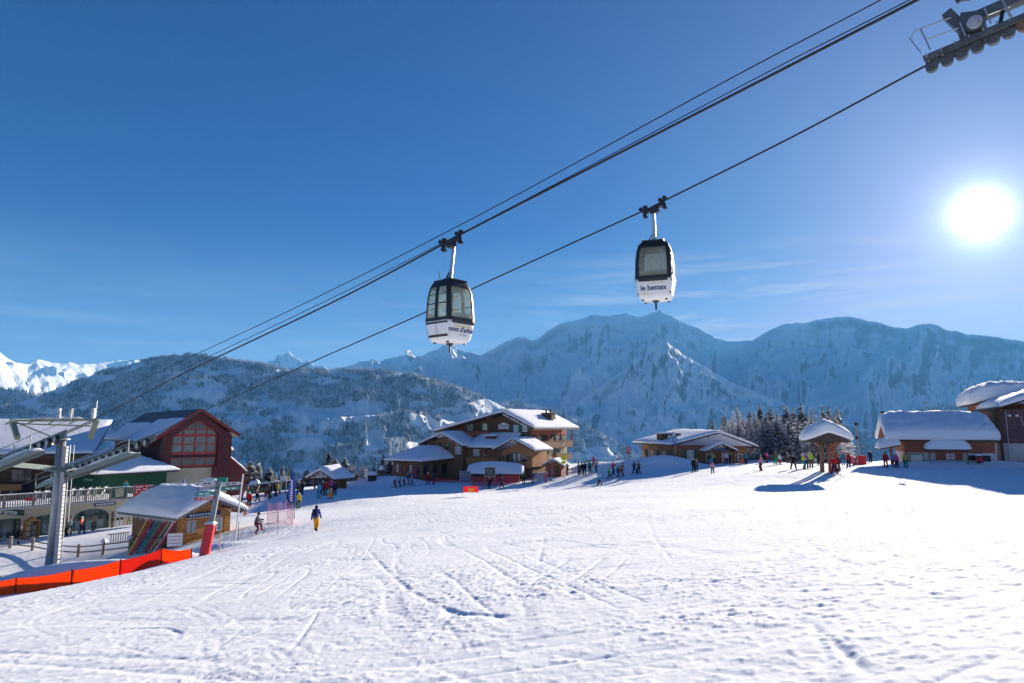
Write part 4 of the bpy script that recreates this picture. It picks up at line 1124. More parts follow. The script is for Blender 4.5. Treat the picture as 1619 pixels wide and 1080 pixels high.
# signs on it
sgb = MB(); pts = [(-3.4 + 6.0*t, 2.28 + .42*math.sin(math.pi*t)) for t in [i/14 for i in range(15)]]
sgb.prism([fs_.p(a, z + .5, 0) for a, z in pts] + [fs_.p(a, z - .05, 0) for a, z in pts[::-1]], fs_.n * .05, fs_.n * .12)
sgo = sgb.build('shop_sign', mat('deep_green_sign', (.015, .07, .055), .4), SH)
def text_obj(txt, size, m, par, name='lettering', ext=.004, bend=None):
    cu = bpy.data.curves.new(name, 'FONT'); cu.body = txt; cu.size = size; cu.align_x = 'CENTER'; cu.align_y = 'CENTER'; cu.extrude = ext; cu.offset = size * .02
    o = bpy.data.objects.new(name, cu); COL.objects.link(o)
    dg = bpy.context.evaluated_depsgraph_get(); me = bpy.data.meshes.new_from_object(o.evaluated_get(dg))
    bpy.data.objects.remove(o); me.name = name
    if bend is not None:
        for v in me.vertices: v.co = bend(v.co)
    return link(name, me, m, par)
o = text_obj('Location Ski Vente', .62, WHITEP, sgo, bend=lambda c: Vector((-.4 + c.x*1.02, -.13 - c.z, 2.5 + c.y + .42*math.sin(math.pi*max(0, min(1, (-.4 + c.x + 3.4)/6.0))) - .02)))
em = MB().lathe([(.02, 0), (.42, .0), (.42, .05), (.02, .06)], 14); e_o = em.build('emblem', WD_MID, sgo); e_o.rotation_euler = (R(90), 0, 0); e_o.location = (-.2, -.13, 3.2)
bs = MB(); fs_.box(bs, 8.9, 11.0, 2.55, 2.9, .02, .07); bso = bs.build('wall_sign', mat('blue_sign', (.03, .08, .22), .4), SH)
lt = MB()
for k in range(7): fs_.box(lt, 9.05 + k*.27, 9.22 + k*.27, 2.64, 2.82, .07, .075)
lt.build('lettering', WHITEP, bso)['kind'] = 'stuff'
for a, w_, h_, m_, nm in ((10.8, 1.5, 1.15, WD_MID, 'board'), (13.1, 1.5, 1.25, REDP, 'notice')):
    q = MB(); fr_.box(q, a - w_/2, a + w_/2, 3.35, 3.35 + h_, .03, .08); qo = q.build('rail_' + nm, GREENP if nm == 'board' else m_, rlo)
    q = MB()
    if nm == 'board': fr_.box(q, a - .42, a + .42, 3.5, 4.35, .08, .09); q.build('map', mat('map_print', (.5, .42, .28), .6, var=.4, scale=6), qo)
    else:
        for r_ in range(4):
            for c_ in range(5):
                if (r_*3 + c_) % 4: fr_.box(q, a - .6 + c_*.25, a - .42 + c_*.25, 3.5 + r_*.27, 3.62 + r_*.27, .08, .085)
        q.build('lettering', WHITEP, qo)['kind'] = 'stuff'
q = MB(); fr_.box(q, 2.2, 3.1, 3.75, 4.05, .03, .06); q.build('rail_plate', REDP, rlo)
# ---- green upper storey and its hipped snow roof
up = thing('green_pavilion', 'dark green pavilion with hipped snow roof on the terrace', 'pavilion', W(157, 791, 80), R(58))
MB().box(.1, .1, -3.2, 8, 12, 2.9).build('wall', GREENW, up)
shp = MB(); shp.add([(-.9,-.9,2.8),(9,-.9,2.8),(9,13,2.8),(-.9,13,2.8),(-.9,-.9,3.0),(9,-.9,3.0),(9,13,3.0),(-.9,13,3.0),(4,4.5,5.5),(4,8,5.5)],
   [(3,2,1,0),(0,1,5,4),(1,2,6,5),(2,3,7,6),(3,0,4,7),(4,5,8),(5,6,9,8),(6,7,9),(7,4,8,9)])
sho_ = shp.build('roof', FASCIA, up)
snow_pad('roof_snow', sho_, lambda u, v: (-.95 + 10*u, -.95 + 14*v, 3.0 + 2.5*min(1, min(u, 1-u)*2, min(v, 1-v)*2.8)), .32, 26, 26, 9, .5, .15, seed=38)
fu, fl_ = front(.1), lside(.1)
for a in (-9.5, -6.2, -3.0): window(up, fl_, a, -.6, 1.5, 2.2, GREENP, None, 1)
window(up, fu, 5.5, -.4, 2.0, 2.0, GREENP, None, 1)
q = MB(); fl_.box(q, -3.9, -1.6, 2.0, 2.4, .02, .07); qo = q.build('fascia_sign', GREENP, up)
q = MB()
for k in range(6): fl_.box(q, -3.7 + k*.32, -3.5 + k*.32, 2.1, 2.3, .07, .075)
q.build('lettering', mat('pale_green_letters', (.35, .5, .4), .5), qo)['kind'] = 'stuff'
# deckchairs standing folded on the terrace
for k in range(9):
    a = 3.4 + k*.78
    p = Vector((S0.x, S0.y, SZ)) + su.normalized()*a + Vector((-su.y, su.x, 0)).normalized()*.4
    t = thing('deck_chair', 'lime green deck chair among the white ones on the terrace' if k == 7 else 'white deck chair, ' + ['first', 'second', 'third', 'fourth', 'fifth', 'sixth', 'seventh', '', 'last'][k] + ' from the left in the terrace row', 'deck chair', (p.x, p.y, SZ + 3.36), SH.rotation_euler.z + R(20 + (k*37) % 25), 'deck chairs in a row on the terrace')
    for s_ in (-.25, .25): MB().bar((s_, 0, 0), (s_, -.55, 1.25), .05).build('side_rail', WHITEP, t)
    MB().add([(-.24, -.08, .2), (.24, -.08, .2), (.24, -.5, 1.15), (-.24, -.5, 1.15), (-.24, -.05, .2), (.24, -.05, .2), (.24, -.47, 1.15), (-.24, -.47, 1.15)], [(0,1,2,3),(7,6,5,4),(0,4,5,1),(1,5,6,2),(2,6,7,3),(3,7,4,0)]).build('canvas', WHITEP if k != 7 else mat('lime_canvas', (.35, .55, .1)), t)
    for s_ in (-.25, .25): MB().bar((s_, -.75, 0), (s_, -.2, .7), .04).build('leg', WHITEP, t)

# ---- far big snow roof at the left edge
LR = thing('terrace_building', 'dark fronted terrace building at the left edge under one white sheet of roof snow', 'building', W(-60, 798, 82), R(24))
MB().box(-8, 0, -2, 12.5, 14, 5.6).build('wall', WD_DARK, LR)  # dark timber colour stands in for the shaded interior behind the terrace
flr = front(0)
for a, w_ in ((2.2, 2.4), (5.6, 2.2)): window(LR, flr, a, 1.0, w_, 3.0, WD_DARK, None, 2)
window(LR, flr, 9.4, .4, 1.7, 3.4, WD_RED, None, 1, 1)
MB().box(3.2, -1.7, 1.6, 6.0, -1.1, 2.3).build('counter', WD_ORANGE, LR)
MB().box(-8, -1.9, 5.2, 13, -.1, 5.55).build('eave_beam', WD_DARK, LR)
shed_roof(LR, [(-9, -2.0, 5.6), (13.2, -2.0, 5.6), (13.2, 14, 9.6), (-9, 14, 9.6)], .25, .55, seed=39)

# ---- ski school hut
HZ = W(282, 858, 54)
HU = thing('ski_school_hut', 'honey coloured ski school hut with skis leaning on it under one smooth snow roof', 'hut', HZ, R(58)); HU.scale = (.88, .88, .88)
hw, hl, he = 5.1, 7.3, 2.15          # gable side length, eave side length
# local x = gable facade, local y = eave wall going back-left
house_walls(0, hw, 0, hl, -1.5, he, he + 1.2, hw/2, he).build('walls', WD_ORANGE, HU)
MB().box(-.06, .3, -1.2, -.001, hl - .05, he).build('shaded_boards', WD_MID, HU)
gable_roof(HU, -1.0, he - .12, hw/2, he + 1.35, hw + 1.0, he - .12, -1.1, hl + .9, .2, 1.05, seed=40, pw=3.2, lo=.35, nv=24, m=mat('grey_fascia', (.16, .165, .17), .7))
fh, lh = front(0), lside(0)
window(HU, fh, 1.15, .6, 1.1, 1.25, WD_ORANGE, None, 1, gm_=PALEGLASS)
window(HU, fh, 3.9, .55, .6, 1.2, WHITEP, None, 0, gm_=PALEGLASS)
for a in (.35, 1.95): d_ = MB(); fh.box(d_, a - .22, a + .22, .5, 1.95, .01, .06); d_.build('shutter', WD_ORANGE, HU)
d_ = MB(); fh.box(d_, 4.45, 5.05, -.4, 1.8, .01, .06); d_.build('door', WD_ORANGE, HU)
sg = MB(); fh.box(sg, .55, 3.9, 2.0, 2.42, .16, .22); sgo_ = sg.build('sign_board', mat('navy_sign', (.02, .045, .10), .5), HU)
st = MB(); fh.box(st, .55, 3.9, 1.95, 2.0, .15, .23); st.build('sign_trim', WHITEP, sgo_)
lt = MB()
for k in range(9): fh.box(lt, .8 + k*.3, 1.0 + k*.3, 2.12, 2.3, .22, .226)
lt.build('lettering', mat('sign_letters', (.4, .5, .62), .5), sgo_)['kind'] = 'stuff'
ds = MB(); fh.box(ds, .3, 2.6, .3, .42, .02, .5); ds.build('counter', WD_ORANGE, HU)
q = MB(); lh.box(q, -hl + 2.6, -hl + 3.1, .5, 1.0, .06, .2); q.build('meter_box', STUCCO, HU)
ic = MB(); rg = random.Random(3)
for k in range(60):
    y = -1.0 + (hl + 1.8)*k/60; L = rg.uniform(.08, .38)
    ic.tube([(-1.0, y, he - .1), (-1.0, y, he - .1 - L)], [.025, .004], 5)
ic.build('icicles', mat('ice', (.7, .76, .82), .1, spec=.6), HU)['kind'] = 'stuff'
# ramp-side deck rail left of it
dk = MB()
for k in range(8): dk.box(-.1 - k*.22, hl + .5, -.5, -.04 - k*.22, hl + .55, .25)
dk.box(-1.9, hl + .48, .25, .1, hl + .58, .32); dk.build('deck_rail', WD_GREY, HU)['kind'] = 'stuff'
# skis and snowboards leaning against the shaded wall
ski_cols = [((.75,.45,.03),'yellow'), ((.62,.06,.05),'red'), ((.55,.05,.05),'crimson'), ((.06,.13,.24),'navy'), ((.05,.22,.20),'teal'), ((.14,.30,.16),'green'), ((.45,.03,.06),'dark red'), ((.42,.04,.05),'maroon'), ((.30,.32,.12),'olive'), ((.62,.60,.55),'pale grey'), ((.60,.03,.08),'bright red')]
order = ['leftmost of the row', 'second in the row', 'third in the row', 'fourth in the row', 'fifth in the row', 'sixth in the row', 'seventh in the row', 'eighth in the row', 'ninth in the row', 'tenth in the row', 'last of the row by the corner']
for k, (c_, nm) in enumerate(ski_cols):
    y = hl*.88 - 2.2 - k*.38
    lp_ = HU.matrix_basis
    M_ = Matrix.Translation(HZ) @ Matrix.Rotation(R(58), 4, 'Z')
    foot = M_ @ Vector((-1.15 - .1*(k % 3), y + .55, 0)); gz = G(foot.x, foot.y)
    foot.z = gz - .06
    t = thing('pair_of_skis', f'{nm} skis leaning on the hut wall, {order[k]}', 'skis', foot, R(58), 'skis leaning against the hut')
    tip = M_ @ Vector((-.10, y - .25, he*.88 - .22 - .12*(k % 2))); tipl = Matrix.Rotation(-R(58), 4, 'Z') @ (tip - foot)
    for s_ in (0, .1):
        b = MB(); a0 = Vector((0, s_, 0)); a1 = tipl + Vector((0, s_, 0)); dv = (a1 - a0)
        b.bar(a0, a0 + dv*.9, .095, .02, up=(1, 0, .3)); b.bar(a0 + dv*.9, a1 + Vector((-.07, 0, 0)), .08, .018, up=(1, 0, .3))
        b.build('ski', mat('ski_' + nm.replace(' ', '_'), c_, .3, var=.3, scale=5), t)
    MB().bar(tipl*.47 + Vector((-.03, .05, 0)), tipl*.51 + Vector((-.03, .05, 0)), .10, .03, up=(1, 0, .3)).build('binding', CHAR, t)
q = MB(); q.box(-.02, -.02, -.5, .02, .02, .55); q.box(-.42, -.03, .15, .42, 0, 1.05)
foot = gp(286, 51.5)
t = thing('notice_board', 'white notice board on a short post at the hut corner', 'sign', foot, R(25))
MB().box(-.03, -.03, -.3, .03, .03, .5).build('post', WD_GREY, t); bo = MB().box(-.5, -.05, .45, .5, -.01, 1.35).build('panel', WHITEP, t)
lt = MB()
for r_ in range(3):
    for k in range(5): lt.box(-.4 + k*.17, -.055, .62 + r_*.24, -.29 + k*.17, -.05, .7 + r_*.24)
lt.build('lettering', mat('grey_red_print', (.5, .25, .25), .6), bo)['kind'] = 'stuff'
# ================================================================== LIFT: CABLES, PYLON, CABINS
ROPE_D = Vector((-32.8, 27.3, 0))
L1, L2 = Vector((-2.04, 22.7, 0)), Vector((4.96, 24.0, 0))
def rope_pt(px, py, L):
    """the point of the vertical plane of a rope line that the photo shows at (px,py)"""
    for Y in (30, 50):
        w = W(px, py, 1.0); r = w.x
    dx, dy = px - 809.5, 540 - py
    r = dx / (FPX * _cp - dy * _sp)
    t = (r * L.y - L.x) / (ROPE_D.x - r * ROPE_D.y)
    Y = L.y + ROPE_D.y * t
    return W(px, py, Y)
RD = ROPE_D.normalized(); RN = Vector((RD.y, -RD.x, 0))       # along the line towards the valley; across it (to the right)
def smooth_line(pts, n=10):
    """spline through points, evenly refined"""
    P = [pts[0] * 2 - pts[1]] + pts + [pts[-1] * 2 - pts[-2]]; out = []
    for i in range(1, len(P) - 2):
        for k in range(n):
            t = k / n; a, b, c, d = P[i-1], P[i], P[i+1], P[i+2]
            out.append(.5 * ((2*b) + (c - a)*t + (2*a - 5*b + 4*c - d)*t*t + (3*b - a - 3*c + d)*t**3))
    return out + [pts[-1]]
CABLE = mat('wire_rope', (.028, .03, .034), .45, metal=.5, var=.1)
def cable(name, label, px_pts, L, r, ext0, ext1):
    pts = [rope_pt(x, y, L) for x, y in px_pts]
    pts = [pts[0] + (pts[0] - pts[1]).normalized() * ext0] + pts + [pts[-1] + (pts[-1] - pts[-2]).normalized() * ext1]
    o = MB().tube(smooth_line(pts, 8), r, 6).build(name, CABLE, None, smooth=True)
    return tag(o, label, 'cable')
cable('haul_rope', 'lowest and thickest of the three upper lift ropes, holding the black and white cabin', [(1446,2),(1200,129),(960,252),(726,372),(705,384),(522,480),(300,586),(165,655),(97,686),(50,703),(0,723)], L1, .034, 9, 12)
cable('telephone_cable', 'uppermost of the three thin cables running over the left cabin', [(1393,0),(1150,127),(739,350),(481,480),(300,565),(165,628),(101,650)], L1, .017, 9, 10)
cable('signal_cable', 'middle thin cable between the other two upper lift ropes', [(1438,0),(1170,137),(739,364),(507,480),(300,578),(165,642),(125,658)], L1, .014, 9, 10)
cable('haul_rope', 'lone lower lift rope holding the cabin on the right', [(1619,31),(1540,68),(1460,106),(1250,218),(1041,322),(1025,330),(755,453),(670,495),(490,574),(310,655),(235,691),(150,722),(85,747)], L2, .03, 8, 14)

# ---- pylon at the left
GSTEEL = mat('grey_green_steel', (.20, .25, .235), .5, metal=.3, var=.15)
PB = W(80, 910, 56.3)
PY = thing('lift_pylon', 'tall grey lift pylon with ladder and wheel trains at the left', 'pylon', PB)
pl = lambda v: Vector(v) - PB
MB().tube([(0, 0, -1), (0, 0, .0), (0, 0, 1.6)], [.55, .53, .42], 20).build('base', STEEL, PY, smooth=True)
MB().tube([(0, 0, 1.6), (0, 0, 10.7)], [.40, .33], 20).build('mast', STEEL, PY, smooth=True)
MB().tube([(0, 0, 10.7), (0, 0, 10.82)], [.62, .62], 20).build('head_plate', STEEL, PY)
lx, ly = .72, -.15
lad = MB().box(.38, -.40, .3, .70, -.10, 10.2); lad.build('ladder_guard', mat('pale_cover', (.44, .45, .46), .5, var=.15), PY)
rgm = MB()
for k in range(32): rgm.box(.70, -.30, .4 + k*.31, .92, -.26, .44 + k*.31)
rgm.build('rungs', DARKST, PY)['kind'] = 'stuff'
MB().bar((.94, -.28, .2), (.94, -.28, 10.3), .05).build('ladder_rail', STEEL, PY)
MB().bar((1.2, -.2, 4.2), (1.2, -.2, 10.3), .035).build('ladder_rail', STEEL, PY)
A1 = pl(rope_pt(35, 712, L1)); A2 = pl(rope_pt(139, 728, L2))
ca = MB(); ca.bar(A1 + Vector((0, 0, -1.0)) - RN*.6, A2 + Vector((0, 0, -1.0)) + RN*.6, .36, .36); ca.build('cross_arm', GSTEEL, PY)
def wheel_train(pxs, L, nw, deckoff, side):
    a, b = [pl(rope_pt(*q, L)) for q in pxs]; d = (b - a).normalized(); up = Vector((0, 0, 1)); n = d.cross(up).normalized(); u = n.cross(d).normalized()
    bm_ = MB(); bm_.bar(a - u*.05 + n*.32*side, b - u*.05 + n*.32*side, .12, .5, up=u)
    o = bm_.build('wheel_train', GSTEEL, PY)
    for k in range(nw):
        c = a + (b - a) * ((k + .5) / nw) - u*.36
        w = MB(); w.tube([c - n*.09, c + n*.09], .33, 16); w.build('wheel', DARKST, o, smooth=False)
        h = MB(); h.tube([c - n*.13, c + n*.13], .21, 14); h.build('wheel_hub', STEEL, o)
    # catwalk below, with grating bars, rails and lying snow
    off = n*deckoff - u*1.25
    dk = MB(); dk.bar(a + off - n*.4, b + off - n*.4, .08, .34, up=u); dk.bar(a + off + n*.4, b + off + n*.4, .08, .34, up=u)
    N = 26
    for k in range(N + 1): q = a + off + (b - a)*(k/N); dk.bar(q - n*.4, q + n*.4, .1, .05, up=u)
    co = dk.build('catwalk', GSTEEL, PY)
    rl = MB()
    for k in range(6):
        q = a + off + (b - a)*(k/5) + n*.42*np.sign(deckoff)
        rl.bar(q, q + up*1.05, .045)
    rl.bar(a + off + n*.42*np.sign(deckoff) + up*1.05, b + off + n*.42*np.sign(deckoff) + up*1.05, .045); rl.bar(a + off + n*.42*np.sign(deckoff) + up*.55, b + off + n*.42*np.sign(deckoff) + up*.55, .035)
    rl.build('handrail', GSTEEL, co)
    def sb(u_, v_):
        q = a + off + (b - a)*u_ + n*(-.36 + .72*v_) + u*.06
        return (q.x, q.y, q.z)
    snow_pad('catwalk_snow', co, sb, .26, 40, 6, 6, .2, .9, seed=int(abs(pxs[0][0])) + 60)
    return o
wheel_train([(96, 684), (-20, 733)], L1, 11, -1.3, 1)
wheel_train([(238, 690), (88, 746)], L2, 14, -1.1, 1)
# lifting gantries on the head
gz = .0
def gant(px, y0, y1, lean, L, w_=.34):
    a = pl(rope_pt(px, y0, L)); b = pl(rope_pt(px + lean, y1, L)); return a, b
OLIVE = mat('olive_steel', (.27, .31, .20), .55, var=.12)
g1a, g1b = gant(28, 693, 665, -9, L1); g2a, g2b = gant(143, 693, 664, 10, L2)
MB().bar(g1a, g1b, .34, .28).build('gantry_leg', OLIVE, PY); MB().bar(g2a, g2b, .34, .28).build('gantry_leg', OLIVE, PY)
tb_ = MB(); tb_.bar(g1b, g2b, .15, .15); tb_.bar(g1b + RD*1.6 + Vector((0,0,-.2)), g2b + RD*1.2 + Vector((0,0,-.5)), .11, .11)
tb_.bar(g1b, g1a + (g2a - g1a)*.5, .1, .1); tb_.bar(g2b, g1a + (g2a - g1a)*.5, .1, .1)
for k in range(5): tb_.bar(g1b + (g2b - g1b)*(k/4.0), g1b + RD*1.6 + (g2b - g1b)*(k/4.0) + Vector((0, 0, -.3)), .08)
tbo = tb_.build('gantry_beam', OLIVE, PY)
def beam_s(u_, v_):
    q = g1b + (g2b - g1b)*(.22 + .6*u_) + RD*(-.1 + 1.1*v_) + Vector((0, 0, .12 - .25*v_)); return tuple(q)
snow_pad('beam_snow', tbo, beam_s, .22, 24, 6, 6, .25, .8, seed=77)
for (px, y0, y1) in ((100, 668, 649), (122, 668, 650), (163, 668, 654)):
    a, b = pl(rope_pt(px, y0, L1)), pl(rope_pt(px + 1, y1, L1))
    a = g1b + (g2b - g1b)*((px - 20)/150) ; b = a + Vector((0, 0, .95))
    MB().bar(a, b, .22).build('cable_post', mat('frosty_post', (.55, .55, .56), .6, var=.25), PY)
MB().bar(pl(W(151, 660, 57)), pl(W(154, 633, 57)), .05).build('aerial', STEEL, PY)
MB().box(*(A1 + Vector((1.2, 0.4, .4))), *(A1 + Vector((1.9, .9, .9)))).build('junction_box', mat('beige_box', (.5, .42, .28), .5), PY)

# ---- gondola cabins
CAB_W = mat('cabin_white', (.80, .80, .80), .28, spec=.55, var=.03, scale=2)
CAB_B = mat('cabin_black', (.018, .02, .024), .35, spec=.5, var=.15)
CAB_Y = mat('cabin_yellow', (.80, .56, .04), .4, var=.05)
CAB_N = mat('cabin_navy', (.02, .05, .16), .4, var=.05)
def tinted(name, tint, opac, rough=.05):
    m, n, l, b = new_mat(name)
    b.inputs['Base Color'].default_value = tint + (1,); b.inputs['Roughness'].default_value = rough; b.inputs['Specular IOR Level'].default_value = .6
    tr = n.new('ShaderNodeBsdfTransparent'); tr.inputs[0].default_value = (.93, .97, .93, 1)
    tc = n.new('ShaderNodeTexCoord'); no = n.new('ShaderNodeTexNoise'); no.inputs['Scale'].default_value = 3.0; l.new(tc.outputs['Object'], no.inputs['Vector'])
    mr = n.new('ShaderNodeMapRange'); mr.inputs['From Min'].default_value = .3; mr.inputs['From Max'].default_value = .7
    mr.inputs['To Min'].default_value = max(0, opac - .14); mr.inputs['To Max'].default_value = min(1, opac + .14); l.new(no.outputs['Fac'], mr.inputs['Value'])
    mx = n.new('ShaderNodeMixShader'); l.new(mr.outputs[0], mx.inputs[0]); l.new(tr.outputs[0], mx.inputs[1]); l.new(b.outputs[0], mx.inputs[2])
    l.new(mx.outputs[0], n['Material Output'].inputs['Surface'])
    return m
CAB_G = tinted('cabin_glazing', (.78, .76, .62), .26)
CAB_GD = tinted('smoked_glazing', (.40, .39, .31), .36)
PROF = [(0.0, .50, .46), (.06, .60, .56), (.16, .66, .62), (.45, .72, .68), (.70, .76, .72), (.80, .76, .72), (1.0, .755, .71), (1.35, .74, .69), (1.7, .70, .64), (1.88, .65, .585), (2.0, .60, .53), (2.04, .56, .5)]
PZ, PXW, PYW = [p[0] for p in PROF], [p[1]*.87 for p in PROF], [p[2]*.84 for p in PROF]
def SP(k, u, z, off=0.0):
    """cabin skin: face k (0:+x 1:+y 2:-x 3:-y), u in -1..1 across it, height z"""
    x, y = ((1, u), (-u, 1), (-1, -u), (u, -1))[k]
    s = (abs(x)**7 + abs(y)**7) ** (1/7)
    return Vector((x/s*(np.interp(z, PZ, PXW) + off), y/s*(np.interp(z, PZ, PYW) + off), z))
def patch(mb, k, u0, u1, z0, z1, off=0.0, th=.03, nu=8, nz=6, mi=0):
    o0 = len(mb.v)
    for o_ in (off, off - th):
        for j in range(nz + 1):
            for i in range(nu + 1): mb.v.append(tuple(SP(k, u0 + (u1 - u0)*i/nu, z0 + (z1 - z0)*j/nz, o_)))
    S_ = (nu + 1)*(nz + 1)
    id_ = lambda l_, i, j: o0 + l_*S_ + j*(nu + 1) + i
    for j in range(nz):
        for i in range(nu):
            mb.f.append((id_(0,i,j), id_(0,i+1,j), id_(0,i+1,j+1), id_(0,i,j+1))); mb.f.append((id_(1,i,j+1), id_(1,i+1,j+1), id_(1,i+1,j), id_(1,i,j))); mb.m += [mi, mi]
    for i in range(nu):
        mb.f.append((id_(1,i,0), id_(1,i+1,0), id_(0,i+1,0), id_(0,i,0))); mb.f.append((id_(0,i,nz), id_(0,i+1,nz), id_(1,i+1,nz), id_(1,i,nz))); mb.m += [mi, mi]
    for j in range(nz):
        mb.f.append((id_(0,0,j), id_(0,0,j+1), id_(1,0,j+1), id_(1,0,j))); mb.f.append((id_(1,nu,j), id_(1,nu,j+1), id_(0,nu,j+1), id_(0,nu,j))); mb.m += [mi, mi]
    return mb
def cabin(label, rope_at, rz, words, hang, second=None, dark=False, lean=0.0):
    rp = rope_pt(*rope_at[0], rope_at[1])
    root = thing('gondola_cabin', label, 'cable car', rp - Vector((0, 0, hang)), rz)
    Ri = Matrix.Rotation(-rz, 3, 'Z'); d = Ri @ (rope_pt(rope_at[0][0] + 20, rope_at[0][1] - 10, rope_at[1]) - rp).normalized()
    # white tub
    mb = MB()
    for k in range(4): patch(mb, k, -1, 1, .06, .70, 0, .03, 12, 8)
    n0 = len(mb.v); ring = [SP(k, -1 + 2*i/10, .06, -.0) for k in range(4) for i in range(10)]
    mb.v += [tuple(p) for p in ring]; mb.v += [(p.x*.78, p.y*.78, 0.0) for p in ring]
    for i in range(40): mb.f.append((n0 + i, n0 + (i+1) % 40, n0 + 40 + (i+1) % 40, n0 + 40 + i)); mb.m.append(0)
    mb.f.append(tuple(n0 + 40 + i for i in range(40))); mb.m.append(0)
    tub = mb.build('tub', CAB_W, root, smooth=True)
    tub.data.polygons.foreach_set('use_smooth', [True]*len(tub.data.polygons))
    # black belt, pillars, roof rim
    fr = MB()
    for k in (1, 3): patch(fr, k, -1, 1, .70, .80, .012, .045, 12, 1)
    for k in (0, 2): patch(fr, k, -1, 1, .70, .80, .006, .04, 12, 1)
    for k in range(4):
        patch(fr, k, -1, -.80, .80, 1.86, .0, .05, 3, 6); patch(fr, k, .80, 1, .80, 1.86, .0, .05, 3, 6); patch(fr, k, -1, 1, 1.84, 2.0, .0, .05, 10, 2)
    for k in (0, 2): patch(fr, k, -.11, .11, .80, 1.85, .004, .05, 2, 6)
    for k in (0, 2):
        for u_ in ((-.80, -.11), (.11, .80)): patch(fr, k, u_[0], u_[1], 1.26, 1.29, .006, .02, 4, 1); patch(fr, k, u_[0], u_[1], 1.58, 1.60, .006, .02, 4, 1)
    fr.build('frame', CAB_B, root)
    for k in (0, 2):
        for u_ in ((-.80, -.11), (.11, .80)):
            g = patch(MB(), k, u_[0], u_[1], .80, 1.85, -.012, .012, 5, 6); g.build('window', CAB_G, root, smooth=True)
        db = MB(); patch(db, k, -.9, .9, .16, .24, .006, .03, 8, 1); patch(db, k, -.012, .012, .24, .70, .006, .02, 1, 3); patch(db, k, -.9, .9, .60, .66, .005, .02, 8, 1); db.build('door_trim', CAB_B, root)
    for k in (1, 3):
        g = patch(MB(), k, -.80, .80, .80, 1.85, -.012, .012, 8, 6); g.build('window', CAB_GD if dark else CAB_G, root, smooth=True)
        rk = patch(MB(), k, -.72, .72, .60, .69, .055, .05, 8, 1); rk.build('ski_rack', CAB_B, root)
        s = MB()
        if second: patch(s, k, -.62, .85, .50, .53, .006, .008, 8, 1)
        else: patch(s, k, -.05, .62, .53, .55, .006, .008, 6, 1); patch(s, k, -.72, -.25, .16, .18, .006, .008, 6, 1)
        s.build('stripe', CAB_Y, root)
        def wrap(zc, sx):
            def f(c):
                z = zc + c.y; hw_ = np.interp(z, PZ, PXW)
                u = c.x*sx/hw_; u = max(-1, min(1, u)); p = SP(k, -u if k == 3 and False else u, z, .006 + c.z); return p
            return f
        text_obj(words, .25 if not second else .225, CAB_N, root, bend=wrap(.37 if not second else .40, 1))
        if second:
            t2 = MB()
            for q in range(6):
                if q != 2: patch(t2, k, -.16 + .1*q, -.10 + .1*q, .215, .265, .006, .006, 1, 1)
            t2.build('lettering', mat('pale_blue_letters', (.35, .42, .55), .5), root)['kind'] = 'stuff'
    # roof, floor, seats
    rf = MB(); ring2 = lambda z, f: [(SP(k, -1 + 2*i/10, min(z, 2.04))*1).to_2d()*f for k in range(4) for i in range(10)]
    a, b = ring2(2.0, 1.0), ring2(2.04, .93)
    rf.v = [(p.x, p.y, 1.99) for p in a] + [(p.x, p.y, 2.07) for p in b]
    rf.f = [(i, (i+1) % 40, 40 + (i+1) % 40, 40 + i) for i in range(40)] + [tuple(range(40))[::-1], tuple(range(40, 80))]; rf.m = [0]*42
    ro = rf.build('roof', CAB_B, root)
    MB().box(-.38, -.42, 2.07, .38, .42, 2.13).build('roof_plate', DARKST, ro)
    it = MB()
    for sy in (-1, 1):
        it.box(-.5, sy*.34 - .14, .45, .5, sy*.34 + .14, .52); it.box(-.5, sy*.5 - .03, .52, .5, sy*.5 + .03, .98)
    it.build('seats', mat('cabin_seats', (.22, .27, .30), .7), root)
    # foot guide below
    ft = MB().tube([(0, 0, .01), (0, 0, -.05)], [.14, .1], 12); ft.tube([(0, 0, -.05), (0, 0, -.32)], .035, 8); ft.build('guide_pin', DARKST, root)
    for sx in (-.4, .4):
        for sy in (-.3, .3): MB().tube([(sx, sy, .03), (sx, sy, -.03)], .045, 8).build('buffer', DARKST, root)
    # hanger and grip
    hp_ = [Vector((0, 0, 2.1)), Vector((lean*.1, 0, 2.35)), Vector((lean*.35, 0, 2.7)), Vector((lean*.8, 0, hang - .3)), Vector((lean, 0, hang - .05))]
    MB().tube(smooth_line(hp_, 4), .062, 10).build('hanger', mat('galvanised_tube', (.5, .52, .54), .35, metal=.6, var=.1), root, smooth=True)
    hb = MB(); hb.box(-.2, -.14, 2.12, .2, .14, 2.2)
    for s_ in (-.1, 0, .1): hb.bar((s_ - .12, 0, 2.15), (s_ + .03, 0, 2.42), .04)
    hb.build('hanger_foot', DARKST, root)
    MB().bar((-.38, .1, 2.1), (-.46, .12, 2.38), .03).build('lever', STEEL, root)
    top_ = Vector((0, 0, hang)); n = d.cross(Vector((0, 0, 1))).normalized(); up = n.cross(d).normalized()
    g = MB(); g.bar(top_ - d*.42 - up*.09, top_ + d*.42 - up*.09, .14, .12, up=up); g.bar(top_ - d*.14 - up*.2, top_ + d*.14 - up*.2, .18, .16, up=up)
    for s_ in (-.40, .40):
        g.bar(top_ + d*s_ - up*.3, top_ + d*s_ + up*.06, .1, .1); g.bar(top_ + d*s_ - up*.24 - n*.12, top_ + d*s_ - up*.24 + n*.12, .07)
        for kk in (-.09, .09): g.tube([top_ + d*(s_ + kk) - n*.05 + up*.1, top_ + d*(s_ + kk) + n*.05 + up*.1], .075, 10)
    g.build('grip', DARKST, root)
    return root
cabin('white and black gondola cabin with open looking glazed doors, on the upper rope', ((713, 379), L1), R(50), "mont d'arbois", 3.58, second=True, lean=.16)
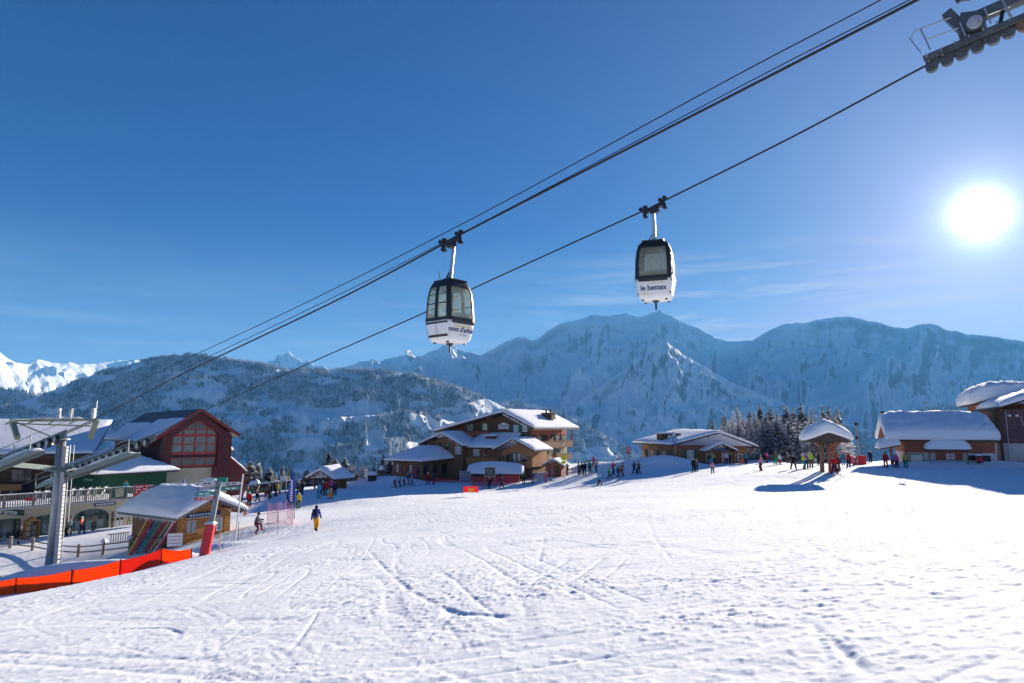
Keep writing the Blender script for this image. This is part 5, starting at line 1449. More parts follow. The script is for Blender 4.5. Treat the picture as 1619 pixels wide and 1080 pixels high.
cabin('white gondola cabin with dark front window and blue lettering, on the lower rope', ((1033, 326), L2), R(-20), 'le bettex', 3.48, dark=True)

# ---- sheave head of the next tower, top right
TW = thing('tower_head', 'steel wheel beam and handrails of a lift tower in the top corner', 'lift tower', rope_pt(1540, 68, L2))
TB = TW.location.copy()
tp = lambda px, py, off=0.0: rope_pt(px, py, L2) - TB - RN*off
TST = mat('tower_steel', (.10, .115, .125), .5, metal=.4, var=.25)
RUST = mat('rusty_wheel', (.20, .115, .085), .6, var=.3)
b_ = MB(); b_.bar(tp(1462, 98, .2), tp(1640, 23, .2), .10, .15); b_.bar(tp(1462, 98, -.2), tp(1640, 23, -.2), .10, .15); b_.bar(tp(1520, 66), tp(1640, 18), .3, .05); b_.build('wheel_beam', TST, TW)
for k in range(7): MB().bar(tp(1468 + 22*k, 95 - 10.2*k, -.3), tp(1468 + 22*k, 95 - 10.2*k, .34), .05).build('beam_bolt', STEEL, TW)
for k, (x, y) in enumerate(((1473,106),(1497,96),(1520,86),(1545,75),(1570,62),(1594,52),(1622,38),(1650,26))):
    c_ = tp(x, y); w = MB(); w.tube([c_ - RN*.08, c_ + RN*.08], .155 if k != 6 else .21, 16); w.tube([c_ - RN*.12, c_ + RN*.12], .05, 8); w.build('wheel', RUST if k == 6 else TST, TW)
    a = tp(x + 10, y - 14); MB().bar(c_, a, .10, .22).build('wheel_bracket', TST, TW)
mo = MB(); mo.bar(tp(1497, 22), tp(1528, 52), .30, .26); mo.bar(tp(1518, 34), tp(1552, 30), .34, .34); mo.bar(tp(1522, 40), tp(1530, 72), .3, .14); mo.bar(tp(1552, 52), tp(1560, 66), .3, .10); mo.build('yoke', TST, TW)
c_ = tp(1543, 43); mo = MB(); mo.tube([c_ - RN*.30, c_ + RN*.24], .23, 20); mo.build('bull_wheel', TST, TW)
mo = MB(); mo.tube([c_ - RN*.31, c_ - RN*.35], [.19, .17], 20); mo.tube([c_ - RN*.35, c_ - RN*.40], .07, 10); mo.build('wheel_cap', mat('grey_cap', (.42, .44, .46), .4, metal=.3), TW)
bb = MB(); bb.bar(tp(1535, 32), tp(1650, -18), .3, .26); bb.build('upper_beam', TST, TW)
hr_ = MB()
for off in (.55,):
    hr_.tube([tp(1461, 96, off), tp(1444, 74, off), tp(1452, 63, off), tp(1461, 59, off), tp(1508, 42, off)], .018, 6); hr_.tube([tp(1461, 60, off), tp(1476, 92, off)], .022, 6)
    hr_.tube([tp(1471, 76, off), tp(1520, 58, off)], .016, 6); hr_.tube([tp(1522, 50, off), tp(1530, 70, off)], .022, 6); hr_.tube([tp(1560, 28, off), tp(1570, 52, off)], .02, 6); hr_.tube([tp(1588, 15, off), tp(1600, 42, off)], .03, 6); hr_.tube([tp(1566, 38, off), tp(1600, 26, off)], .01, 5)
hr_.build('handrail', STEEL, TW)
hc = MB(); hc.bar(tp(1585, 10), tp(1579, 42), .05); hc.bar(tp(1589, 6), tp(1583, 36), .05); hc.build('hose', DARKST, TW)
up_ = MB(); up_.bar(tp(1512, -4), tp(1534, -6), .25, .14); up_.bar(tp(1512, 0), tp(1516, 4), .08); up_.build('upper_arm', TST, TW)
mst = rope_pt(1790, -30, L2) - TB
MB().bar(tp(1640, 10), mst + Vector((0, 0, -.2)), .4, .4).build('cross_arm', TST, TW)
mw = mst + TB; MB().tube([mst + Vector((0, 0, .3)), Vector((mst.x, mst.y, G(mw.x, mw.y) - TB.z - .5))], [.3, .45], 16).build('mast', STEEL, TW, smooth=True)
# ================================================================== FENCES, SIGNS, FLAGS
def cloth_mat(name, col, trans=.5, var=.12):
    m, n, l, b = new_mat(name); b.inputs['Roughness'].default_value = .6; b.inputs['Base Color'].default_value = col + (1,)
    tc = n.new('ShaderNodeTexCoord'); no = n.new('ShaderNodeTexNoise'); no.inputs['Scale'].default_value = 2.0; l.new(tc.outputs['Object'], no.inputs['Vector'])
    bp = n.new('ShaderNodeBump'); bp.inputs['Strength'].default_value = .6; bp.inputs['Distance'].default_value = .05; l.new(no.outputs['Fac'], bp.inputs['Height']); l.new(bp.outputs[0], b.inputs['Normal'])
    t = n.new('ShaderNodeBsdfTranslucent'); t.inputs[0].default_value = col + (1,)
    mx = n.new('ShaderNodeMixShader'); mx.inputs[0].default_value = trans
    l.new(b.outputs[0], mx.inputs[1]); l.new(t.outputs[0], mx.inputs[2]); l.new(mx.outputs[0], n['Material Output'].inputs['Surface'])
    return m
def net_mat(name, col, cover):
    m, n, l, b = new_mat(name); b.inputs['Base Color'].default_value = col + (1,); b.inputs['Roughness'].default_value = .6
    tc = n.new('ShaderNodeTexCoord'); facs = []
    for ax in ('X', 'Z'):
        w = n.new('ShaderNodeTexWave'); w.bands_direction = ax; w.inputs['Scale'].default_value = 3.2; l.new(tc.outputs['Object'], w.inputs['Vector'])
        g = n.new('ShaderNodeMath'); g.operation = 'GREATER_THAN'; g.inputs[1].default_value = 1 - cover; l.new(w.outputs['Fac'], g.inputs[0]); facs.append(g)
    mx = n.new('ShaderNodeMath'); mx.operation = 'MAXIMUM'; l.new(facs[0].outputs[0], mx.inputs[0]); l.new(facs[1].outputs[0], mx.inputs[1])
    l.new(mx.outputs[0], b.inputs['Alpha'])
    return m
ORANGE = cloth_mat('orange_tarpaulin', (.95, .20, .015), .65)
ORANGE_SHADED = cloth_mat('shaded_orange_tarpaulin', (.85, .10, .03), .55)  # same orange tarpaulin, reddened for the shade of the signpost mat
BLACKP = mat('black_pole', (.02, .02, .02), .5)
fpx = [-60, 45, 130, 204, 267, 313]; fY = [43.5, 43.2, 43.0, 42.9, 42.6, 42.3]
ftop = [938, 921, 905, 888, 875, 866]
root0 = gp(130, 43.0)
OF = thing('crash_barrier', 'long bright orange tarpaulin safety barrier at the edge of the piste', 'barrier', root0)
posts = []
for p, y, t_ in zip(fpx, fY, ftop):
    b = gp(p, y); t = b + Vector((0, 0, .55 if p > 300 else .92)); posts.append((b, t))
for k, (b, t) in enumerate(posts):
    MB().bar(b - root0 - Vector((0, 0, .4)), t - root0 + Vector((0, 0, .06)), .06).build('post', BLACKP, OF)
for k in range(5):
    (b0, t0), (b1, t1) = posts[k], posts[k+1]
    b0, b1 = Vector((b0.x, b0.y, max(b0.z - .12, t0.z - 1.15))), Vector((b1.x, b1.y, max(b1.z - .12, t1.z - 1.15)))
    nu, nv = 26, 10; P = np.zeros((nv, nu, 3)); nrm = (b1 - b0).cross(Vector((0, 0, 1))).normalized()
    for j in range(nv):
        for i in range(nu):
            u, v = i/(nu-1), j/(nv-1)
            q = (b0*(1-u) + b1*u)*(1-v) + (t0*(1-u) + t1*u)*v
            sag = math.sin(math.pi*u); q.z += -.10*sag*v
            fold = float(fbm(np.array([u*3.5 + v*2.2*(1-u)]), np.array([v*1.5 + k*5.0]), 3, 200 + k)) - .5
            q += nrm*(.10*sag*(1 - abs(2*v-1)**2) + .22*fold*(.3 + sag)*.6)
            P[j, i] = q - root0
    o = link('panel', grid_mesh('panel', P), ORANGE if k < 3 else (ORANGE_SHADED if k == 3 else ORANGE), OF)
    md = o.modifiers.new('thickness', 'SOLIDIFY'); md.thickness = .012
# timber rail fence behind it
rp_ = [(-25,63.5),(31,63),(66,62),(100,60.5),(138,59),(176,58),(217,57),(262,54)]
r0 = gp(138, 59)
RF = thing('rail_fence', 'low brown timber post and rail fence in the snow before the shop', 'fence', r0)
pp = [gp(p, y) - r0 for p, y in rp_]
for k, q in enumerate(pp):
    MB().tube([q + Vector((0, 0, -.4)), q + Vector((.03*(k % 2), 0, 1.02))], [.15, .13], 9).build('post', WD_GREY, RF)
for a, b in zip(pp[:-1], pp[1:]):
    for h in (.35, .8): MB().tube([a + Vector((0, 0, h)), (a + b)/2 + Vector((0, 0, h - .02)), b + Vector((0, 0, h))], .06, 7).build('rail', WD_GREY, RF)
for k in (0, 5, 6):
    q = pp[k]; snow_pad('post_snow', RF, lambda u, v: (q.x - .22 + .44*u, q.y - .22 + .44*v, q.z + 1.0), .3, 8, 8, 2.4, .15, seed=90 + k)

# ---- direction signpost with red mat
sp = gp(333, 42); sp.z = min(sp.z, W(333, 872, 42).z)
SP_ = thing('signpost', 'direction signpost wrapped in a tall red mat with arrow boards on top', 'signpost', sp)
tpv = W(347, 760, 42) - sp; axis = tpv.normalized()
MB().bar(Vector((0, 0, -.4)), tpv, .30, .16, up=(0, 1, 0)).build('post', mat('sign_steel', (.20, .23, .25), .5, metal=.3), SP_)
pd = MB(); h_ = 1.85
pd.tube([axis*-.1, axis*.1, axis*h_*.5, axis*(h_-.06), axis*h_], [.31, .32, .32, .31, .28], 6); pd.build('mat', mat('red_mat', (.62, .02, .035), .42, var=.08), SP_, bevel=.05)
snow_pad('mat_snow', SP_, lambda u, v: (axis.x*h_ - .29 + .58*u, axis.y*h_ - .27 + .54*v, axis.z*h_), .17, 9, 9, 2.4, .15, seed=95)
def arrow(y0, y1, x0, x1, m, txt, left, tm, name='arrow_board', sz=.19):
    zc = (W(340, (y0 + y1)/2, 42) - sp).z; h = abs(W(340, y0, 42).z - W(340, y1, 42).z)
    xa, xb = (W(x0, y0, 42) - sp).x, (W(x1, y0, 42) - sp).x
    yy = -.16; tip = .18
    if left: poly = [(xb, zc - h/2), (xb, zc + h/2), (xa + tip, zc + h/2), (xa, zc), (xa + tip, zc - h/2)]
    else: poly = [(xa, zc - h/2), (xb - tip, zc - h/2), (xb, zc), (xb - tip, zc + h/2), (xa, zc + h/2)]
    tl = .05 if True else 0
    o = MB().prism([(x, 0, z + (x - (xa + xb)/2)*tl) for x, z in poly], (0, yy, 0), (0, yy + .05, 0)).build(name, m, SP_)
    cx = (xa + xb)/2 + (.08 if left else -.08)
    if txt:
        text_obj(txt, sz, tm, o, bend=lambda c: Vector((cx + c.x*.95, yy - .006 - c.z, zc + c.y + (cx + c.x - (xa + xb)/2)*tl)))
    else:
        st = MB(); n = 8
        for k in range(n):
            x = xa + .3 + (xb - xa - .5)*k/n
            if k % 4 == 3: continue
            st.box(x, yy - .008, zc - h*.2 + (x - (xa + xb)/2)*tl, x + (xb - xa)*.07, yy - .001, zc + h*.2 + (x - (xa + xb)/2)*tl)
        st.build('lettering', tm, o)['kind'] = 'stuff'
    return o
GSIGN = mat('sign_green', (.02, .27, .20), .4); RSIGN = mat('sign_red', (.55, .03, .05), .4); LGREY = mat('sign_grey', (.58, .58, .62), .4, var=.04); DKL = mat('dark_letters', (.06, .07, .12), .5)
for a in ((761, 767, 316, 342, LGREY, None, True, DKL), (769, 775, 315, 342, LGREY, "MONT D'ARBOIS", True, DKL), (777.5, 783, 309, 341, GSIGN, None, True, WHITEP), (785, 790.5, 308, 341, RSIGN, 'ST GERVAIS', True, WHITEP),
          (762, 767, 351, 383, LGREY, None, False, DKL), (769, 774.5, 351, 383, GSIGN, None, False, WHITEP)): arrow(*a)
ub = MB(); a, b = W(331, 757, 42.4) - sp, W(361, 755, 42.4) - sp; ub.box(a.x, .25, a.z - .22, b.x, .31, a.z + .08); ub.build('top_board', GSIGN, SP_)
snow_pad('sign_snow', SP_, lambda u, v: ((W(320, 761, 42) - sp).x + .9*u, -.22 + .2*v, (W(320, 760, 42) - sp).z + .02), .13, 12, 5, 3, .2, seed=96)

def pole(name, label, cat, px, Y, h, r, m, lean=0, group=None):
    q = gp(px, Y); o = MB().tube([(0, 0, -.3), (lean*.5, 0, h*.5), (lean, 0, h)], r, 8).build(name, m); o.location = q
    return tag(o, label, cat, group)
pole('marker_pole', 'tall white pole standing behind the signpost and hut', 'pole', 379, 52, 4.9, .06, WHITEP, lean=.38)
pole('marker_pole', 'short yellowish stake just right of the red signpost mat', 'pole', 356, 43.5, 1.15, .045, mat('pale_wood', (.55, .48, .34), .7))
pole('marker_pole', 'thin dark stake in the snow left of the climbing skier', 'pole', 384, 47, 1.35, .02, BLACKP)
for k, (px, Y, h) in enumerate(((428, 60, 1.9), (444, 58, 1.6), (467, 57, 1.6), (445, 52, 1.4))):
    pole('net_pole', ['thin pole holding the far left end of the pink net', 'thin pole in the middle of the pink net', 'thin pole at the right end of the pink net under the flag', 'thin pole in front of the pink net'][k], 'pole', px, Y, h, .02, mat('pink_pole', (.5, .25, .3), .5), group='poles of the pink net')
# pink safety net
NET = net_mat('pink_netting', (.80, .25, .36), .018)
NETR = net_mat('red_netting', (.62, .04, .07), .25)
def net(name, label, pts, h, m, tops=None):
    b = [gp(p, y) for p, y in pts]; o0 = b[0].copy(); mb = MB(); P = []
    for i in range(len(b) - 1):
        for k in range(8):
            t = k/8; q = b[i]*(1-t) + b[i+1]*t; P.append(Vector((q.x, q.y, G(q.x, q.y) + .05)))
    P.append(b[-1]); vs = []
    for i, q in enumerate(P):
        s = math.sin(math.pi*((i % 8)/8)); vs += [q - o0, q - o0 + Vector((0, 0, h*(1 - .12*s)))]
    n = len(P); d = Vector((.0, .012, 0))
    mb.add([tuple(v) for v in vs] + [tuple(v + d) for v in vs], [(2*i, 2*i+2, 2*i+3, 2*i+1) for i in range(n-1)] + [(2*n + 2*i+1, 2*n + 2*i+3, 2*n + 2*i+2, 2*n + 2*i) for i in range(n-1)])
    o = mb.build(name, m); o.location = o0
    return tag(o, label, 'safety net')
net('safety_net', 'pale pink safety net beside the blue flag', [(428, 61), (446, 60), (458, 62), (469, 57)], 1.7, NET)
net('safety_net', 'pink safety net in front of the first, running down toward the climbing skier', [(427, 57.5), (440, 57.5), (452, 57.5), (468, 56.5)], 1.25, NET)
net('safety_net', 'dark red safety net along the front of the chalet terrace bar', [(745, 101), (775, 100), (800, 101), (822, 103)], 1.4, NETR)
net('safety_net', 'low red net on the snow bank left of the terrace bar', [(688, 107), (712, 106), (730, 105)], .6, NETR)
# feather flag
q = gp(470, 62)
FL = thing('feather_flag', 'blue feather shaped advertising flag on a curved pole', 'flag', q)
bend_ = [(0, 0, 0), (-.02, 0, 1.4), (-.02, 0, 3.2), (-.12, 0, 3.9), (-.3, 0, 4.15)]
MB().tube([Vector(p) for p in bend_], [.03, .025, .02, .014, .01], 7).build('pole', CHAR, FL)
P = np.zeros((26, 8, 3))
for j in range(26):
    v = j/25; z = .95 + 3.2*v; wd = .62*(min(1, v*3.0 + .15))*(1 - max(0, (v - .55)/.45)**1.6*.93); off = -.28*max(0, (v - .8)/.2)
    for i in range(8): u = i/7; P[j, i] = (off - wd*u + .0, .04*math.sin(6*v + 4*u), z - .55*u*(1 - v)*.0 + (.45*u if v < .2 else 0)*(1 - v*5))
fo = link('cloth', grid_mesh('cloth', P), cloth_mat('blue_flag_cloth', (.03, .12, .42), .5), FL); fo.modifiers.new('t', 'SOLIDIFY').thickness = .01
st = MB()
for k in range(9): st.box(-.40, -.075, 1.55 + k*.21, -.22, -.065, 1.68 + k*.21)
st.build('lettering', WHITEP, FL)['kind'] = 'stuff'
# red race banner
q = gp(745, 82)
BN = thing('piste_banner', 'small red and orange banner stretched between two thin poles on the slope', 'banner', q, R(4))
for x in (-.95, .95): MB().tube([(x, 0, -.2), (x, 0, 1.35)], .016, 6).build('pole', BLACKP, BN)
bo = MB().box(-.88, -.01, .45, .88, .01, 1.15).build('banner', cloth_mat('red_banner', (.80, .07, .05), .5), BN)
st = MB(); st.prism([(-.3, 0, .5), (.12, 0, .5), (.5, 0, 1.0), (0, 0, .85), (-.35, 0, 1.02)], (0, -.02, 0), (0, -.012, 0)); st.build('emblem', mat('banner_yellow', (.85, .45, .05), .5), bo)
# round piste signs and boards
def disc_sign(px, Y, h, col, label, r=.38, plate=True, inner=None):
    q = gp(px, Y); t = thing('piste_sign', label, 'sign', q, R(-3))
    MB().tube([(0, 0, -.3), (0, 0, h)], .04, 8).build('post', STEEL, t)
    d = MB(); d.tube([(0, -.05, h - .1), (0, -.08, h - .1)], r, 20); do = d.build('disc', col, t)
    rr = MB(); rr.tube([(0, -.081, h - .1), (0, -.088, h - .1)], r*.62, 20); rr.build('disc_ring', inner or WHITEP, do)
    rr = MB(); rr.tube([(0, -.089, h - .1), (0, -.096, h - .1)], r*.46, 20); rr.build('disc_centre', col, do)
    b = MB().box(-.05, -.104, h - .28, .05, -.097, h + .08); b.build('figure', inner or WHITEP, do)
    if plate:
        b = MB().box(-r*.8, -.07, h - .1 - r*1.95, r*.8, -.04, h - .1 - r*1.12); b.build('plate', col, t)
    return t
SBLUE = mat('sign_blue', (.02, .12, .42), .4); SYEL = mat('sign_yellow', (.85, .72, .03), .4)
disc_sign(993, 106, 2.0, RSIGN, 'red round piste sign with plate on the snow bank')
disc_sign(1067, 107, 2.7, SBLUE, 'blue round piste sign at the corner of the restaurant', .42)
disc_sign(891, 103, 3.1, SYEL, 'yellow round piste sign with plate beside the small kiosk', .45, inner=mat('sign_ochre', (.6, .45, .02), .4))
def lamp(px, Y, topy, label, globe=True):
    q = gp(px, Y); h = W(px, topy, Y).z - q.z
    t = thing('street_lamp', label, 'street lamp', q)
    MB().tube([(0, 0, -.3), (0, 0, h - .3)], [.06, .04], 8).build('post', CHAR, t)
    MB().lathe([(.05, -.3), (.16, -.22), (.2, -.08), (.15, .05), (.04, .1)], 12, (0, 0, h)).build('globe', WHITEP, t, smooth=True)
    MB().lathe([(.22, .08), (.12, .17), (.02, .3)], 12, (0, 0, h)).build('cap', CHAR, t)
lamp(890, 108, 702, 'slim dark lamp post with white globe before the hotel balcony')
lamp(1065.5, 105, 686, 'dark lamp post with white globe before the restaurant roof')
lamp(410, 92, 733, 'street lamp with white globe among the snowy trees at the left')
lamp(683, 112, 731, 'short dark lamp post in front of the dining room windows')
def board(px, Y, w, h, z, m, label, txt=True):
    q = gp(px, Y); t = thing('notice_board', label, 'sign', q, R(-4))
    for x in (-w/2 + .05, w/2 - .05): MB().box(x - .04, -.04, -.3, x + .04, .04, z + h).build('post', WD_GREY, t)
    p = MB().box(-w/2, -.1, z, w/2, -.05, z + h).build('panel', m, t)
    fr = MB(); e = .07; fr.box(-w/2 - e, -.11, z - e, -w/2, -.04, z + h + e); fr.box(w/2, -.11, z - e, w/2 + e, -.04, z + h + e); fr.box(-w/2, -.11, z - e, w/2, -.04, z); fr.box(-w/2, -.11, z + h, w/2, -.04, z + h + e); fr.build('frame', mat('pale_frame', (.55, .52, .42), .6), t)
    if txt:
        s = MB()
        for r_ in range(3):
            for k in range(5):
                if (k*2 + r_) % 3: s.box(-w*.36 + k*w*.15, -.106, z + h*(.2 + .24*r_), -w*.36 + k*w*.15 + w*.1, -.101, z + h*(.3 + .24*r_))
        s.build('lettering', mat('chalk', (.5, .52, .52), .8), p)['kind'] = 'stuff'
board(775, 99, 1.45, 1.2, 1.55, mat('chalk_board', (.045, .06, .055), .7), 'dark menu board with pale frame standing before the terrace bar')
board(736, 103, 1.5, 1.55, .25, mat('purple_blue_board', (.16, .15, .25), .5), 'grey blue information board left of the terrace bar')
board(451, 90, .8, .55, 1.75, WHITEP, 'white notice above the timber fence by the snowy trees', False)
# ---- drag lift mast and red mats at the right
q = gp(1357, 92); h = W(1354, 669, 92).z - q.z
DL = thing('lattice_mast', 'slim pale lift mast with cross bars behind the shelter', 'mast', q)
MB().tube([(.2, 0, -.4), (-.12, 0, h)], [.16, .13], 10).build('mast', STEEL, DL)
for z, w_ in ((h*.78, .6), (h*.5, .5), (h*.42, 1.2)): MB().bar((-w_*.6, 0, z), (w_*.6, 0, z + .08), .08).build('cross_bar', STEEL, DL)
for z in (h*.93, h*.6): MB().box(-.32, -.12, z, .08, .12, z + .45).build('lift_box', CHAR, DL)
MB().box(-.62, -.62, 0, .62, -.3, 1.15).build('mat', mat('red_mat', (.62, .02, .035), .42), DL, bevel=.05)
def redmat(px, Y, w, h, label):
    q = gp(px, Y); t = thing('padded_panel', label, 'safety mat', q)
    MB().box(-w/2, -.12, -.1, w/2, .12, h).build('pad', mat('red_mat', (.62, .02, .035), .42), t, bevel=.04)
    for x in (-w*.3, w*.3): MB().box(x - .05, -.135, .3, x + .05, -.121, h - .3).build('strap', WHITEP, t)
redmat(1350, 90, .7, .95, 'small red safety mat left of the lift mast'); redmat(1343, 96, .8, 1.0, 'red and white safety mat near the orange marker')
for k, (px, Y, h, lab) in enumerate(((1336, 76, 2.3, 'pale marker pole standing nearest the shelter'), (1346, 80, 2.1, 'second thin marker pole right of the shelter'), (1354, 82, 2.2, 'third thin marker pole in front of the lift mast'))):
    pole('marker_pole', lab, 'pole', px, Y, h, .03, STEEL, group='marker poles by the shelter')
pole('marker_pole', 'leaning orange slalom pole at the shelter', 'pole', 1327, 70, 1.6, .06, mat('orange_pole', (.8, .16, .04), .5), lean=-.35)
# ---- open shed, timber fence and green banners by the trees at the left
q = W(512, 773, 98); SHd = thing('open_shed', 'small open timber shed with a thick saddle of snow on its roof', 'shed', Vector((q.x, q.y, G(q.x, q.y))), R(-28))
for x in (-1.7, 1.7):
    for y in (0, 2.6): MB().box(x - .09, y - .09, -.4, x + .09, y + .09, 1.75).build('post', WD_DARK, SHd)
MB().box(-1.7, 2.5, -.3, 1.7, 2.6, 1.7).build('back_wall', WD_DARK, SHd)
gable_roof(SHd, -2.6, 1.35, 0, 2.5, 2.6, 1.35, -.9, 3.4, .14, .75, seed=44, pw=3.2, lo=.35)
f0 = gp(440, 93); FN = thing('timber_fence', 'snowy timber fence hung with green banners by the trees', 'fence', f0)
fps = [gp(p, y) - f0 for p, y in ((395, 90), (412, 90.5), (428, 91), (445, 92), (462, 93), (480, 94))]
for a in fps: MB().box(a.x - .1, a.y - .1, a.z - .4, a.x + .1, a.y + .1, a.z + 1.55).build('post', WD_GREY, FN)
for k, (a, b) in enumerate(zip(fps[:-1], fps[1:])):
    for h in (.5, 1.0, 1.45): MB().bar(a + Vector((0, -.1, h)), b + Vector((0, -.1, h)), .05, .16).build('rail', WD_GREY if h != 1.0 else WD_MID, FN)
    c0_, c1_ = a.lerp(b, .1), a.lerp(b, .9)
    bn = MB(); bn.prism([c0_ + Vector((0, -.16, .35)), c1_ + Vector((0, -.16, .35)), c1_ + Vector((0, -.16, .95)), c0_ + Vector((0, -.16, .95))], (0, 0, 0), (0, -.02, 0)); bn.build('banner', mat(('green_banner', 'teal_banner')[k > 2], ((.07, .22, .09), (.03, .16, .16))[k > 2], .5, var=.3), FN)
    snow_pad('fence_snow', FN, lambda u, v: tuple(a.lerp(b, u) + Vector((0, -.2 + .25*v, 1.54))), .16, 14, 5, 4, .2, .5, seed=100 + k)
snow_pad('fence_snow_heap', FN, lambda u, v: tuple(fps[0].lerp(fps[1], .2 + .9*u) + Vector((0, -.5 + .8*v, 1.55))), .55, 14, 10, 2.4, .15, seed=107)
def blob(px, Y, w, h, m, name, label, cat):
    q = gp(px, Y); t = thing(name, label, cat, q)
    MB().box(-w/2, -w*.35, -.3, w/2, w*.35, h).build('body', m, t, bevel=.12)
    snow_pad('snow_cap', t, lambda u, v: (-w*.58 + w*1.16*u, -w*.42 + w*.84*v, h), h*.8, 12, 12, 2.6, .25, seed=int(px))
blob(590, 105, 1.2, .75, CHAR, 'log_store', 'dark covered log pile under a round snow cap by the dining room', 'log pile')
blob(604, 107, .55, .9, WD_DARK, 'tree_stump', 'short post shaped stump capped with snow beside the covered log pile', 'stump')
# blue parasol folded on the station terrace, glazed wind screen beside it
q = W(290, 776, 80)
PSL = thing('parasol', 'folded blue parasol standing in front of the burgundy station', 'parasol', Vector((q.x, q.y, q.z - 1.2)))
MB().tube([(0, 0, -1.5), (0, 0, 2.6)], .035, 8).build('pole', STEEL, PSL)
MB().lathe([(.05, .2), (.22, .5), (.24, 1.1), (.16, 1.9), (.03, 2.55)], 12).build('canopy', mat('blue_canvas', (.03, .10, .45), .6), PSL, smooth=True)
em = MB().box(-.07, -.25, 1.2, .07, -.235, 1.38); em.build('emblem', WHITEP, PSL)
q = W(262, 779, 78); WS = thing('wind_screen', 'white framed glass wind screen on the station terrace', 'screen', q, R(8))
fr = MB(); 
for x in (-.5, 1.6, 3.6): fr.box(x - .05, -.05, -1.4, x + .05, .05, 1.05)
fr.box(-.5, -.04, .95, 3.6, .04, 1.05); fr.build('frame', WHITEP, WS)
for x in (-.45, 1.65): MB().box(x, -.01, -1.3, x + 1.9, .01, .95).build('pane', mat('screen_pane', (.18, .25, .35), .1, spec=.7), WS)
MB().box(3.75, -.1, -1.4, 3.95, .1, 1.5).build('post', CHAR, WS)
# bits before the shop: flowers, goods crates, ski rack, barrel table
def rel_shop(a, d):
    p = Vector((S0.x, S0.y, 0)) + su.normalized()*a - Vector((-su.y, su.x, 0)).normalized()*d
    return Vector((p.x, p.y, G(p.x, p.y)))
def flower_tub(a, d, label):
    t = thing('flower_tub', label, 'flower pot', rel_shop(a, d))
    MB().lathe([(.22, 0), (.3, .5), (.32, .52)], 12).build('tub', WD_MID, t)
    MB().tube([(0, 0, .5), (0, 0, 1.5)], .03, 6).build('stem', WD_DARK, t)
    lf = MB(); g = random.Random(5)
    for k in range(160):
        c = Vector((g.gauss(0, .28), g.gauss(0, .28), 1.75 + g.gauss(0, .32))); u_ = Vector((g.gauss(0, 1), g.gauss(0, 1), g.gauss(0, 1))).normalized()*.09; w_ = u_.cross(Vector((g.random(), g.random(), 1))).normalized()*.06
        lf.add([c - u_, c + w_, c + u_, c - w_], [(0, 1, 2, 3)], 0 if c.z > 1.6 else 1)
    o = lf.build('blossom', [mat('red_flowers', (.65, .03, .02), .6), mat('yellow_leaves', (.35, .33, .05), .6)], t)
flower_tub(-.35, .8, 'tub with red and yellow flowers at the shop sign')
def goods(a, d, label):
    t = thing('display_stand', label, 'display stand', rel_shop(a, d), SH.rotation_euler.z)
    for z in (.1, .65, 1.15): MB().box(-.55, -.3, z, .55, .3, z + .05).build('shelf', WD_ORANGE, t)
    for x in (-.55, .55): MB().box(x - .04, -.32, -.1, x + .04, .32, 1.6).build('side', WD_ORANGE, t)
    MB().prism([(-.65, 0, 1.6), (.65, 0, 1.6), (0, 0, 2.0)], (0, -.38, 0), (0, .38, 0)).build('roof', WD_ORANGE, t)
goods(3.0, 1.1, 'orange wooden house shaped stand before the shop')
for k, (a, d, c_, nm) in enumerate(((10.9, 1.0, (.78, .78, .80), 'white'), (10.3, 1.2, (.05, .05, .06), 'black'), (11.3, 1.0, (.8, .8, .8), 'pale'))):
    t = thing('ski_pair', f'{nm} pair of skis upright at the right arch of the shop', 'skis', rel_shop(a, d), SH.rotation_euler.z)
    for s_ in (-.07, .07): MB().prism([(s_ - .05, 0, -.05), (s_ + .05, 0, -.05), (s_ + .05, 0, 1.6), (s_, 0, 1.75), (s_ - .05, 0, 1.6)], (0, -.01, 0), (0, .02, 0)).build('ski', mat('ski_' + nm, c_, .3), t)
    MB().box(-.12, -.05, .7, .12, -.011, .95).build('binding', CHAR, t)
t = thing('ski_rack', 'low timber ski rack at the right end of the shop', 'rack', rel_shop(12.6, 1.2), SH.rotation_euler.z)
for x in (-.6, .6): MB().bar((x, -.3, 0), (x, .1, 1.1), .07).build('leg', WD_GREY, t); MB().bar((x, .4, 0), (x, .1, 1.1), .07).build('leg', WD_GREY, t)
for z, y in ((.5, -.12), (1.05, .08)): MB().bar((-.75, y, z), (.75, y, z), .06).build('rail', WD_GREY, t)
# ================================================================== TREES
def needle_mat(name, dark, frost, amount):
    m, n, l, b = new_mat(name); b.inputs['Roughness'].default_value = .8; b.inputs['Specular IOR Level'].default_value = .1
    ge = n.new('ShaderNodeNewGeometry'); no = n.new('ShaderNodeTexNoise'); no.inputs['Scale'].default_value = 1.7; no.inputs['Detail'].default_value = 4
    l.new(ge.outputs['Position'], no.inputs['Vector'])
    cr = n.new('ShaderNodeValToRGB'); cr.color_ramp.elements[0].position = .62 - amount*.4; cr.color_ramp.elements[0].color = dark + (1,)
    cr.color_ramp.elements[1].position = .80 - amount*.25; cr.color_ramp.elements[1].color = frost + (1,)
    l.new(no.outputs['Fac'], cr.inputs[0]); l.new(cr.outputs[0], b.inputs['Base Color'])
    t = n.new('ShaderNodeBsdfTranslucent'); l.new(cr.outputs[0], t.inputs[0]); mx = n.new('ShaderNodeMixShader'); mx.inputs[0].default_value = .4
    l.new(b.outputs[0], mx.inputs[1]); l.new(t.outputs[0], mx.inputs[2]); l.new(mx.outputs[0], n['Material Output'].inputs['Surface'])
    return m
SPRUCE = needle_mat('spruce_needles', (.035, .058, .054), (.54, .58, .62), .58)
LARCH = needle_mat('frosted_twigs', (.16, .125, .115), (.60, .59, .61), .58)
TSNOW = mat('branch_snow', (.80, .83, .87), .6, var=.04)
